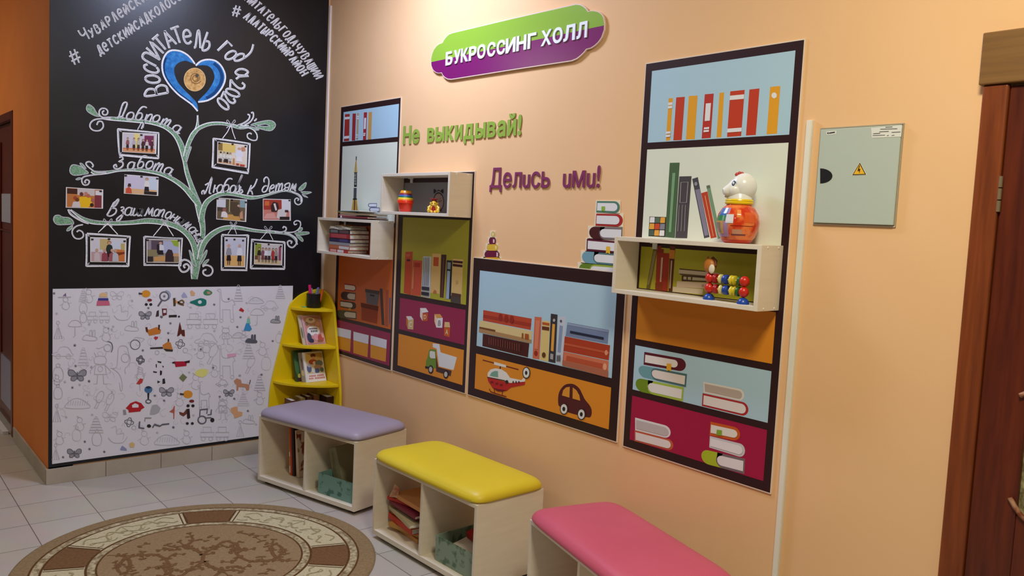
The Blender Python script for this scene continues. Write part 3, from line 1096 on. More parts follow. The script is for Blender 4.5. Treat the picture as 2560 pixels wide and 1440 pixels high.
a.poly(z(ellipse(868, 398, 42, 68)), pm((232, 230, 226), 0.4), 5)
a.poly(z(ellipse(868, 398, 17, 28)), pm((46, 46, 44), 0.4), 6)
a.line(z([(420, 625), (425, 675)]), 0.005, (100, 34, 24), 1)
a.line(z([(535, 655), (530, 705)]), 0.005, (100, 34, 24), 1)
a.line(z([(350, 620), (372, 660), (420, 680), (590, 730)]), 0.005, (110, 36, 26), 2)
m3.fig('printed_helicopter', 'red and white printed helicopter')
body = [(1305, 830), (1305, 720), (1330, 640), (1390, 570), (1460, 550), (1530, 562), (1600, 620), (1650, 720), (1680, 775), (1740, 850), (1768, 920), (1755, 1005), (1690, 1012), (1440, 945), (1330, 870)]
a.poly(z(body), pm((84, 28, 32), 0.4), 0, smooth=4)
a.poly(z([(1358, 712), (1375, 640), (1415, 600), (1468, 592), (1462, 742)]), pm((224, 150, 50), 0.4), 2)
a.poly(z([(1508, 600), (1560, 640), (1600, 710), (1612, 785), (1505, 755)]), pm((224, 150, 50), 0.4), 2)
for cx, cy in ((1388, 898), (1630, 972)):
    a.poly(z(ellipse(cx, cy, 56, 80)), pm((60, 52, 48), 0.4), 3)
    a.poly(z(ellipse(cx, cy, 45, 66)), pm((228, 226, 222), 0.4), 4)
    a.poly(z(ellipse(cx, cy, 20, 30)), pm((34, 34, 30), 0.4), 5)
m3.fig('printed_car', 'maroon printed car')

# ---- panel 4, tallest at right
X0, X1, Z0, Z1 = 2.671, 3.343, 0.645, 2.160
m4 = Mural('tallest printed bookcase panel beside the white cable duct, with leaning books', X0, X1, Z0, Z1)
z = zm(1590, 90, 5.143)
rb = rect_of((1630.8, 178.5), (1989.6, 125), (1973, 335.4), (1619, 358))
xa, xb = rb[0], rb[1]
m4.panel('blue_compartment', rb, C_BLUE)
a = m4.a
m4.bar('printed_book', z([(420, 802), (475, 798), (438, 1342), (385, 1348)]), C_MUST, [(z(p), C_PAPER) for p in (
    [(416, 858), (470, 852), (468, 885), (414, 891)], [(414, 902), (468, 897), (466, 928), (412, 934)], [(388, 1230), (446, 1226), (444, 1255), (386, 1260)], [(386, 1272), (443, 1268), (440, 1297), (384, 1302)])])
m4.bar('printed_book', z([(518, 790), (628, 782), (588, 1338), (480, 1342)]), C_RED)
m4.bar('printed_book', z([(680, 772), (792, 765), (755, 1326), (642, 1330)]), C_MUST)
m4.bar('printed_book', z([(885, 750), (1000, 740), (960, 1310), (845, 1318)]), (188, 54, 38), [(z(p), C_PAPER) for p in (
    [(900, 868), (966, 862), (950, 1088), (884, 1094)], [(878, 1176), (944, 1170), (942, 1195), (876, 1201)], [(874, 1212), (942, 1207), (940, 1232), (872, 1238)])])
m4.bar('printed_book', z([(1074, 732), (1134, 724), (1098, 1300), (1034, 1308)]), C_MUST)
m4.bar('printed_book', z([(1212, 712), (1398, 692), (1352, 1286), (1170, 1298)]), C_RED, [(z(p), C_PAPER) for p in (
    [(1210, 768), (1392, 750), (1388, 808), (1205, 824)], [(1178, 1192), (1362, 1178), (1358, 1228), (1172, 1242)])])
m4.bar('printed_book', z([(1458, 688), (1588, 674), (1540, 1272), (1414, 1280)]), C_RED)
m4.bar('printed_book', z([(1726, 655), (1856, 642), (1812, 1254), (1680, 1264)]), C_MUST, [(z(ellipse(1778, 764, 34, 38)), C_PAPER)])
rc = rect_of((1617, 375), (1970.8, 355.6), (1953, 607), (1604, 590))
m4.panel('cream_compartment', (xa, xb, 1.4855, rc[3]), C_SAGE)
z = zm(1590, 340, 5.1425)
a.poly(z([(175, 1035), (388, 1042), (375, 1300), (160, 1288)]), pm((52, 46, 44), 0.4), 0)
cc = [[C_PAPER, (92, 110, 92), (230, 166, 66)], [(230, 166, 66), (206, 76, 42), (136, 134, 146)], [(78, 98, 82), (230, 166, 66), C_PAPER]]
for i in range(3):
    for j in range(3):
        x0_, y0_ = 181 - i * 5 + j * 67, 1042 + i * 83 + j * 2
        a.poly(z([(x0_ + 3, y0_), (x0_ + 57, y0_), (x0_ + 62, y0_ + 6), (x0_ + 58, y0_ + 72), (x0_ - 2, y0_ + 72), (x0_ - 4, y0_ + 60)]), pm(cc[i][j], 0.4), 1)
m4.fig('printed_puzzle_cube', 'printed cube of coloured squares')
m4.bar('printed_book', z([(435, 345), (562, 342), (500, 1312), (372, 1300)]), (78, 104, 72), [(z([(470, 476), (508, 474), (452, 1236), (422, 1236)]), (126, 166, 124))])
m4.bar('printed_book', z([(558, 520), (715, 516), (658, 1315), (505, 1312)]), (78, 72, 76))
for pl_ in ([(582, 596), (672, 592), (652, 855), (568, 856)],):
    a.line(z(pl_), 0.0022, (170, 166, 160), 2, closed=True)
for k in range(3):
    a.line(z([(560 + k * 40, 885), (540 + k * 42, 1225)]), 0.0022, (160, 156, 152), 2)
a.build('printed_spine_lines', m4.cur)
m4.bar('printed_book', z([(722, 552), (795, 528), (946, 1300), (876, 1316)]), (76, 76, 84), [(z([(762, 692), (826, 680), (934, 1272), (884, 1285)]), (134, 130, 150)), (z(ellipse(772, 615, 20, 25)), (150, 148, 158))])
m4.bar('printed_book', z([(838, 735), (918, 712), (1036, 1302), (962, 1318)]), (192, 68, 42), [(z([(884, 768), (893, 766), (1000, 1285), (992, 1288)]), (226, 170, 120))])
m4.bar('printed_book', z([(904, 640), (950, 630), (1096, 1310), (1052, 1324)]), (124, 156, 124), [(z([(906, 640), (950, 630), (957, 664), (912, 674)]), (106, 116, 90))])
ro = rect_of((1601.6, 609), (1908, 640), (1897, 757), (1595.6, 721))
m4.panel('olive_compartment', (xa, xb, 1.2885, 1.452), C_OLIVE)
z = zm(1520, 580, 5.8182)
m4.bar('printed_book', z([(660, 245), (720, 252), (612, 835), (556, 822)]), (110, 96, 40), [(z([(668, 275), (706, 280), (640, 640), (590, 770), (575, 770)]), (150, 136, 84))])
m4.bar('printed_book', z([(728, 200), (778, 205), (778, 245), (812, 250), (808, 305), (700, 850), (690, 845), (712, 300), (722, 245)]), (146, 46, 28))
m4.bar('printed_book', z([(720, 300), (895, 310), (870, 862), (690, 846)]), (166, 52, 30), [(z([(778, 370), (802, 372), (776, 726), (755, 724)]), (216, 190, 160)), (z([(690, 740), (790, 750), (786, 858), (688, 846)]), (140, 56, 26))])
m4.bar('printed_book', z([(900, 205), (982, 212), (935, 868), (880, 862)]), (96, 46, 30), [(z([(895, 258), (975, 265), (968, 392), (890, 384)]), (216, 140, 50)), (z([(918, 415), (938, 417), (912, 820), (892, 818)]), (206, 170, 140))])
m4.bar('printed_book', z([(1030, 535), (1640, 600), (1630, 650), (1030, 615)]), (206, 190, 160), [(z([(1040, 530), (1450, 570), (1450, 582), (1040, 545)]), (84, 54, 34)), (z([(1030, 605), (1500, 645), (1500, 658), (1060, 622)]), (84, 54, 34))])
m4.bar('printed_book', z([(1075, 628), (1600, 665), (1595, 735), (1070, 715)]), (84, 54, 34), [(z([(1100, 648), (1145, 650), (1143, 692), (1098, 690)]), (196, 186, 150)), (z([(1165, 652), (1212, 654), (1210, 698), (1163, 694)]), (196, 186, 150)), (z([(1232, 656), (1560, 684), (1556, 715), (1228, 702)]), (196, 186, 150))])
m4.bar('printed_book', z([(1005, 712), (1560, 750), (1545, 830), (998, 800)]), (222, 196, 168), [(z([(1364, 762), (1400, 764), (1398, 800), (1362, 798)]), (200, 150, 130))])
m4.bar('printed_book', z([(945, 795), (1380, 832), (1374, 908), (940, 870)]), (226, 208, 180))
roo = rect_of((1592.7, 780), (1938, 780), (1930, 908.7), (1588, 847))
m4.panel('orange_compartment', (xa, xb, roo[2], 1.262), C_AMBER)
z = zm(1540, 780, 3.131)
rb2 = rect_of((1585.4, 862.4), (1928, 927.6), (1920, 1056), (1580, 974))
m4.panel('pale_blue_compartment', (xa, xb, rb2[2], rb2[3]), C_BLUE)
lying_book(a, *z([(222, 312), (552, 370), (542, 470), (216, 412)]), (92, 26, 40), (232, 224, 218), True, 0.16, t=0.2)
a.poly(z([(400, 402), (436, 406), (434, 466), (416, 455), (397, 462)]), pm((232, 172, 40), 0.4), 4)
m4.fig('printed_book', 'maroon lying printed book with a yellow bookmark')
lying_book(a, *z([(172, 412), (556, 486), (548, 588), (182, 505)]), (112, 160, 168), (228, 218, 208), False, 0.26, cov2=(78, 112, 114))
m4.fig('printed_book', 'teal lying printed book')
lying_book(a, *z([(150, 512), (532, 590), (522, 700), (158, 616)]), (112, 142, 30), (228, 224, 216), False, 0.24, cov2=(166, 190, 66))
m4.fig('printed_book', 'green lying printed book')
lying_book(a, *z([(684, 545), (1008, 610), (1000, 702), (688, 632)]), (226, 222, 212), (186, 172, 160), True, 0.03)
m4.fig('printed_book', 'cream lying printed book')
lying_book(a, *z([(678, 635), (1040, 715), (1032, 822), (672, 735)]), (178, 42, 46), (230, 222, 218), True, 0.03, t=0.14)
m4.fig('printed_book', 'red lying printed book')
rp = rect_of((1578.3, 989), (1917.5, 1074), (1910, 1201.6), (1573.5, 1099.4))
m4.panel('plum_compartment', (xa, xb, rp[2], rp[3]), (166, 22, 66))
lying_book(a, *z([(150, 826), (430, 898), (425, 995), (150, 925)]), (230, 226, 226), (196, 186, 184), True, 0.03)
m4.fig('printed_book', 'white lying printed book')
lying_book(a, *z([(145, 925), (452, 1005), (445, 1090), (145, 1010)]), (202, 94, 60), (230, 222, 216), True, 0.04, t=0.14)
m4.fig('printed_book', 'terracotta lying printed book')
lying_book(a, *z([(740, 858), (975, 910), (968, 1015), (733, 965)]), (206, 92, 30), (230, 224, 214), True, 0.04, t=0.2)
a.poly(z([(792, 920), (832, 926), (830, 968), (788, 962)]), pm((130, 168, 50), 0.4), 4)
m4.fig('printed_book', 'orange lying printed book with a green bookmark')
lying_book(a, *z([(735, 970), (1015, 1040), (1005, 1145), (730, 1060)]), (206, 204, 208), (232, 228, 230), True, 0.04)
m4.fig('printed_book', 'grey lying printed book')
lying_book(a, *z([(666, 1070), (1010, 1150), (1004, 1268), (670, 1180)]), (172, 188, 40), (230, 224, 224), False, 0.34, cov2=(120, 106, 112))
m4.fig('printed_book', 'lime lying printed book')

# ---- wall stickers standing on panel 3
z = zm(1160, 480, 3.0)


def sticker(name, label, cat, loc):
    t = thing(name, label, cat, loc)
    return t


a = Art('R', 0.0036)
t = sticker('ring_pyramid_sticker', 'yellow and maroon stacking ring pyramid sticker above the wide low panel', 'wall sticker', (1.70, 0, 1.345))
out = Art('R', 0.003)
parts = [((203, 295), (234, 340), (214, 190, 110)), ((187, 343), (240, 392), (112, 26, 60)), ((170, 392), (256, 440), (226, 184, 60)), ((154, 442), (266, 496), (112, 26, 60)), ((138, 490), (280, 545), (226, 172, 36))]
big = []
for (x0, y0), (x1, y1), c in parts:
    yy = 3
    rr = 18
    rx, ry = (x1 - x0) * (0.5 if x1 - x0 < 50 else 0.22), (y1 - y0) * 0.5
    pts = []
    for cx_, cy_, a0_ in ((x1 - rx, y1 - ry, 0), (x0 + rx, y1 - ry, 90), (x0 + rx, y0 + ry, 180), (x1 - rx, y0 + ry, 270)):
        pts += [(cx_ + rx * math.cos(math.radians(a0_ + k * 15)), cy_ + ry * math.sin(math.radians(a0_ + k * 15))) for k in range(7)]
    P = [Wp(q) for q in z([(x0 - 4, y0 - 4), (x1 + 4, y0 - 2), (x1 + 4, y1 + 3), (x0 - 4, y1 + 3)])]
    o = MB().prism(P, -0.003, 0.0, pm((240, 226, 196), 0.5)).build('backing', t)
    o.location = -t.location
    a.poly(z(pts), pm(c, 0.35), 0)
    a.poly(z([(x1 - 22, y0 + 10), (x1 - 10, y0 + 14), (x1 - 10, y1 - 12), (x1 - 22, y1 - 10)]), pm((246, 226, 150) if c[1] > 100 else (230, 200, 190), 0.35), 1)
    o = a.build('printed_ring', t)
    o.location = -t.location
t = sticker('book_pile_sticker', 'tall sticker of six stacked lying books left of the right wall shelf', 'wall sticker', (2.40, 0, 1.325))
books = [([(998, 68), (1170, 70), (1168, 160), (992, 152)], (84, 130, 112), C_PAPER, True, 0.06, None),
         ([(992, 162), (1192, 166), (1190, 262), (986, 252)], (178, 46, 46), C_PAPER, True, 0.08, None),
         ([(938, 258), (1190, 268), (1186, 362), (940, 350)], (76, 30, 32), C_PAPER, False, 0.30, (130, 116, 116)),
         ([(922, 350), (1240, 378), (1236, 468), (918, 440)], (94, 26, 48), C_PAPER, True, 0.10, None),
         ([(884, 442), (1240, 472), (1236, 560), (886, 530)], (120, 164, 180), C_PAPER, False, 0.24, (84, 120, 126)),
         ([(860, 532), (1230, 562), (1226, 655), (866, 622)], (104, 132, 40), C_PAPER, False, 0.22, (156, 176, 66))]
for q, c, pg, sr, sf, c2 in books:
    e = 5
    P = [Wp(p) for p in z([(q[0][0] - e, q[0][1] - e), (q[1][0] + e, q[1][1] - e), (q[2][0] + e, q[2][1] + e), (q[3][0] - e, q[3][1] + e)])]
    o = MB().prism(P, -0.003, 0.0, pm((242, 228, 200), 0.5)).build('backing', t)
    o.location = -t.location
    lying_book(a, *z(q), c, pg, sr, sf, cov2=c2)
    if c[1] == 130:
        a.poly(z([(1034, 108), (1060, 108), (1058, 148), (1045, 140), (1032, 146)]), pm((140, 186, 66), 0.35), 4)
    if c == (94, 26, 48):
        a.poly(z([(1070, 408), (1098, 410), (1098, 468), (1080, 455), (1066, 462)]), pm((232, 186, 50), 0.35), 4)
    o = a.build('printed_book', t)
    o.location = -t.location

# ================================================================== SIGN AND LETTERING
z = zm(1060, 0, 5.3333)
outl = [(380, 432), (1200, 237), (2030, 50), (2085, 56), (2125, 76), (2160, 105), (2188, 150), (2220, 142), (2270, 140), (2330, 155), (2370, 185), (2395, 225), (2410, 310),
        (2405, 400), (2370, 500), (2330, 560), (2285, 605), (2230, 642), (2165, 660), (2135, 700), (2090, 745), (2040, 785), (1970, 815), (1200, 930), (360, 1062), (315, 1058), (280, 1040), (250, 1010), (232, 972), (190, 978), (150, 965),
        (115, 930), (95, 880), (90, 790), (105, 715), (130, 655), (165, 608), (200, 582), (242, 568), (265, 525), (290, 490), (330, 452)]
P = [Wp(q, -0.012) for q in z(outl)]
cxs, czs = sum(p[0] for p in P) / len(P), sum(p[1] for p in P) / len(P)
sg = thing('hall_sign', 'green and purple hall sign board with raised white capital letters', 'sign', (cxs, 0, czs))
o = MB().prism(P, -0.012, -0.002, pm((232, 206, 190), 0.3)).build('backing_plate', sg)
o.location = -sg.location
zs = 2.3415
a = Art('R', 0.0124, px=False)
ins = [(cxs + (x - cxs) * 0.994, czs + (v - czs) * 0.965) for x, v in P]


def clip(poly, up):
    out = []
    for i in range(len(poly)):
        p, q = poly[i], poly[(i + 1) % len(poly)]
        ip, iq = (p[1] >= zs) == up, (q[1] >= zs) == up
        if ip:
            out.append(p)
        if ip != iq:
            f = (zs - p[1]) / (q[1] - p[1])
            out.append((p[0] + (q[0] - p[0]) * f, zs))
    return out


a.poly(clip(ins, True), pm((142, 180, 58), 0.25, spec=0.45))
o = a.build('green_field', sg); o.location = -sg.location
a.poly(clip(ins, False), pm((124, 24, 98), 0.25, spec=0.45))
o = a.build('purple_field', sg); o.location = -sg.location
M_LET = pm((240, 244, 248), 0.35)
edges_px = [(275, 372), (384, 480), (478, 578), (585, 690), (695, 812), (828, 945), (955, 1075), (1075, 1212), (1218, 1355), (1366, 1485), (1545, 1690), (1700, 1838), (1845, 2005), (2020, 2165)]
nb = 0
for ch, (e0, e1) in zip('БУКРОССИНГХОЛЛ', edges_px):
    def mid(xx):
        yb = 858 + (xx - 275) * (525 - 858) / (2160 - 275)
        yt = 700 + (xx - 275) * (330 - 700) / (2160 - 275)
        return Wp(z([(xx, (yb + yt) / 2)])[0], -0.022)[0]
    o = letter(sg, 'letter', ch, mid(e0 + 4), mid(e1 - 4), 2.306, 2.374, -0.0125, 0.005, M_LET, pm((200, 196, 206), 0.4), 0.034)
    o.location = -sg.location


def lettering(name, label, text, x0, x1, zb, cap, face, side, bold, gap=0.10, space=0.5):
    t = thing(name, label, 'lettering', (x0, 0, zb))
    for ch, a0, a1, lo, hi in word_boxes(text, x0, x1, gap, space, bold):
        k = cap / 0.73
        o = letter(t, 'letter', ch, a0, a1, zb + lo * k, zb + hi * k, -0.0005, 0.0055, face, side, bold)
        o.location = -t.location
    return t


lettering('green_lettering', 'green raised wall lettering that begins beside the toy cup shelf', 'Не выкидывай!', 0.926, 1.936, 1.928, 0.092, pm((146, 176, 66), 0.4), pm((150, 150, 96), 0.5), 0.03)
lettering('purple_lettering', 'dark purple raised wall lettering, lower of the two wall slogans', 'Делuсь uмu!', 1.722, 2.455, 1.684, 0.094, pm((134, 52, 96), 0.4), pm((140, 90, 110), 0.5), 0.008, 0.09, 0.62)

# ================================================================== CHALKBOARD
BD = 0.008
cb = thing('chalkboard', 'tall black chalkboard with a chalk tree, heart and handwriting', 'chalkboard', (0, Yc, 0.093))


def cfit(o):
    o.location = -cb.location
    return o


cfit(MB().box(0.0005, BD, Yc, -0.014, 0.093, 2.96, M_BOARD).build('board', cb))
K = Art('B', BD + 0.0006)
LW = 0.0075


def chalk(name, label=None):
    return cfit(K.build(name, cb, label))


# ---- tree
z3, z4 = zm(120, 230, 4.966), zm(440, 230, 4.966)
z5, z6 = zm(120, 480, 6.0), zm(440, 480, 6.0)


def branch(pts, layer=0):
    """pts: (px, py, width px) centre line of a green chalk branch with two pale edges"""
    k = 0.00225
    K.line([p[:2] for p in pts], 0, M_GREEN, layer, smooth=5, ws=[p[2] * k for p in pts])
    for sgn in (-1, 1):
        e = []
        for i, p in enumerate(pts):
            a_, b_ = pts[max(i - 1, 0)], pts[min(i + 1, len(pts) - 1)]
            dx, dy = b_[0] - a_[0], b_[1] - a_[1]
            l = math.hypot(dx, dy) or 1
            e.append((p[0] - sgn * dy / l * p[2] * 0.46, p[1] + sgn * dx / l * p[2] * 0.46))
        K.line(e, 0.0042 if sgn > 0 else 0.0055, M_CHALK if sgn < 0 else M_CHALKD, layer + 1, smooth=5)


branch([(486, 698, 15), (488, 668, 24), (494, 640, 22), (502, 612, 15), (507, 585, 12), (506, 560, 14), (501, 535, 17), (495, 510, 16), (486, 485, 13), (475, 455, 11), (467, 430, 10), (462, 405, 9), (458, 385, 12)])
branch([(461, 392, 14), (452, 362, 14), (440, 340, 12), (425, 325, 11), (405, 314, 9), (375, 306, 8), (340, 302, 8), (300, 298, 9), (272, 296, 8), (255, 295, 4)], 2)
branch([(462, 392, 9), (470, 362, 10), (481, 338, 11), (492, 323, 10), (494, 305, 4), (494, 288, 2)], 2)
branch([(488, 328, 8), (502, 318, 9), (525, 310, 8), (555, 309, 7), (578, 314, 7), (600, 318, 10), (622, 317, 6)], 4)
branch([(497, 512, 12), (482, 492, 15), (460, 468, 12), (430, 447, 10), (395, 433, 8), (345, 425, 7), (300, 426, 4), (265, 431, 7), (240, 432, 9), (228, 428, 6)], 2)
branch([(503, 556, 14), (507, 527, 13), (517, 505, 12), (538, 490, 10), (565, 484, 9), (595, 488, 8), (625, 494, 9), (650, 492, 6), (680, 484, 4), (710, 477, 3.5), (735, 482, 3.5), (750, 492, 3), (752, 505, 2.5)], 2)
branch([(492, 648, 15), (484, 612, 14), (470, 588, 13), (447, 569, 13), (412, 557, 13), (370, 552, 13), (330, 556, 10), (290, 558, 9), (255, 557, 9), (228, 554, 10), (205, 545, 7), (186, 532, 4), (176, 524, 2)], 4)
branch([(497, 650, 10), (508, 612, 13), (528, 587, 13), (558, 571, 11), (590, 569, 9), (640, 577, 7), (690, 581, 6), (720, 586, 4.5), (737, 598, 3.5), (742, 612, 3)], 4)
chalk('chalk_tree', 'green chalk tree with white edges')


def leaf(pts, outline=True):
    K.poly(pts, M_GREEN, 3, smooth=4)
    if outline:
        K.line(pts, 0.0045, M_CHALKD, 4, closed=True, smooth=4)
    chalk('chalk_leaf')


leaf(z3([(500, 155), (475, 205), (500, 250), (580, 295), (640, 300), (600, 255), (560, 190)]))
leaf(z3([(270, 960), (300, 905), (380, 915), (440, 950), (500, 1005), (430, 1025), (330, 1035), (280, 1010)]))
leaf(z3([(395, 885), (430, 895), (470, 950), (420, 925)]))
leaf(z3([(345, 1085), (380, 1065), (415, 1072), (375, 1090)]))
leaf(z4([(925, 410), (1080, 360), (1190, 358), (1235, 410), (1190, 475), (1110, 475), (980, 430), (1100, 400), (1160, 420), (1090, 425)]))
leaf(z4([(905, 430), (960, 440), (1030, 470), (970, 470)]))
leaf(z4([(1520, 1205), (1570, 1150), (1615, 1125), (1600, 1185), (1550, 1225)]))
leaf(z4([(1550, 1240), (1620, 1238), (1680, 1245), (1610, 1268)]))
leaf(z4([(1565, 1268), (1600, 1285), (1635, 1310), (1585, 1295)]))
leaf(z5([(80, 405), (105, 355), (165, 348), (215, 375), (310, 385), (370, 430), (380, 480), (330, 485), (240, 490), (150, 490), (100, 460)]))
leaf(z5([(280, 580), (300, 540), (365, 500), (355, 545), (310, 580)]))
leaf(z6([(1830, 590), (1850, 545), (1890, 535), (1890, 570), (1850, 595)]))
leaf(z6([(1780, 620), (1870, 600), (1980, 600), (1990, 625), (1900, 645), (1820, 645)]))
leaf(z6([(1800, 650), (1870, 670), (1905, 720), (1890, 742), (1840, 700)]))
leaf(z6([(195, 870), (250, 950), (290, 1050), (300, 1120), (240, 1060)]))
leaf(z6([(440, 885), (465, 890), (430, 990), (370, 1080), (350, 1060)]))
leaf(z6([(395, 1090), (440, 1030), (490, 1010), (470, 1050), (420, 1090)]))
leaf(z3([(1715, 800), (1760, 690), (1778, 690), (1750, 770), (1715, 880)]))


def curl(pts, w=LW):
    K.line(pts, w, M_CHALK, 5, smooth=4)
    K.line([(x + 0.9, y - 0.6) for x, y in pts], w * 0.5, M_CHALKD, 6, smooth=4)
    chalk('chalk_curl')


curl(z3([(775, 320), (700, 320), (645, 295), (635, 240), (665, 205), (715, 208), (742, 245), (725, 280), (685, 280), (675, 250), (695, 232)]))
curl(z3([(775, 335), (690, 330), (590, 340), (535, 375), (520, 430), (560, 475), (640, 478), (685, 430), (670, 370), (625, 368), (605, 410)]))
curl(z3([(720, 1000), (600, 995), (530, 955), (475, 905), (480, 872), (525, 868), (560, 910), (545, 935)]))
curl(z3([(640, 1020), (520, 1035), (440, 1055), (418, 1100), (440, 1150), (490, 1150), (512, 1110), (480, 1088), (455, 1115), (470, 1130)]))
curl(z4([(780, 440), (860, 435), (950, 465), (1000, 525), (1000, 590), (950, 600), (890, 570), (885, 525), (920, 510), (935, 528)]))
curl(z4([(740, 420), (830, 390), (900, 340), (912, 290), (885, 278)]), 0.009)
curl(z4([(850, 410), (920, 370), (958, 310), (955, 255), (930, 262)]), 0.009)
curl(z4([(968, 360), (990, 345), (995, 330)]), 0.009)
curl(z6([(1740, 5), (1820, 25), (1880, 80), (1885, 150), (1840, 190), (1790, 170), (1778, 120), (1810, 90), (1838, 110), (1820, 130)]))
curl(z5([(520, 490), (430, 510), (370, 565), (365, 630), (405, 690), (480, 700), (530, 660), (515, 600), (465, 575), (430, 600)]))
curl(z5([(305, 260), (330, 320), (400, 375), (520, 440), (610, 470)]), 0.011)
curl(z6([(1600, 600), (1720, 605), (1800, 585), (1860, 520), (1860, 450), (1810, 428), (1768, 455), (1778, 490), (1810, 480)]))
curl(z6([(1480, 600), (1590, 600), (1645, 575), (1648, 535), (1615, 520), (1600, 545)]), 0.009)
curl(z6([(1620, 605), (1720, 640), (1800, 700), (1805, 770), (1750, 830), (1690, 810), (1670, 755), (1700, 730), (1735, 745), (1720, 775)]), 0.010)
curl(z6([(235, 1230), (240, 1120), (200, 1045), (120, 1015), (60, 1060), (45, 1130), (90, 1195), (160, 1185), (198, 1125), (160, 1080), (115, 1105), (135, 1140)]), 0.011)
curl(z6([(395, 1120), (450, 1095), (520, 1120), (550, 1180), (520, 1240), (460, 1255), (410, 1225), (410, 1180), (450, 1165)]), 0.010)

# ---- heart
left = [(487, 160), (478, 147), (465, 135), (447, 127), (425, 127), (411, 141), (405, 163), (409, 188), (423, 212), (444, 235), (464, 250), (480, 262), (494, 278),
        (492, 258), (476, 240), (458, 222), (443, 203), (436, 183), (436, 169), (446, 157), (462, 152), (476, 156)]
rightl = [(489, 164), (502, 153), (520, 149), (540, 153), (555, 168), (563, 190), (558, 213), (541, 237), (519, 251), (495, 255),
          (501, 246), (516, 231), (530, 211), (536, 193), (531, 175), (520, 165), (504, 163)]
K.poly(left, M_BLUE, 1, smooth=3)
K.poly(rightl, M_BLUE, 1, smooth=3)
for off in (0, 5):
    K.line([(x + (486 - x) * off / 100, y + (200 - y) * off / 100) for x, y in left[5:12]], 0.012, pm((22, 62, 112), 0.9), 2, smooth=4)
    K.line([(x + (486 - x) * (off + 8) / 100, y + (200 - y) * (off + 8) / 100) for x, y in rightl[3:9]], 0.010, pm((24, 70, 124), 0.9), 2, smooth=4)
K.line(left[:13], 0.0095, M_CHALK, 3, smooth=4)
K.line(rightl[:10], 0.0095, M_CHALK, 3, smooth=4)
chalk('chalk_heart', 'blue chalk heart with white outline')
K.poly(ellipse(486.5, 199, 26.5, 28.5), M_OCHRE, 4)
K.line(ellipse(486.5, 199, 26.5, 28.5), 0.005, pm((226, 190, 130), 0.9), 5, closed=True)
for r_, c_ in ((15, (150, 112, 62)), (9, (140, 104, 60))):
    K.line(spiral(489, 195, r_, r_ * 0.6, 30, 1.1), 0.005, pm(c_, 0.9), 5)
K.poly(ellipse(492, 189, 4, 4.5), pm((92, 84, 66), 0.9), 6)
chalk('chalk_disc', 'ochre chalk disc inside the heart')

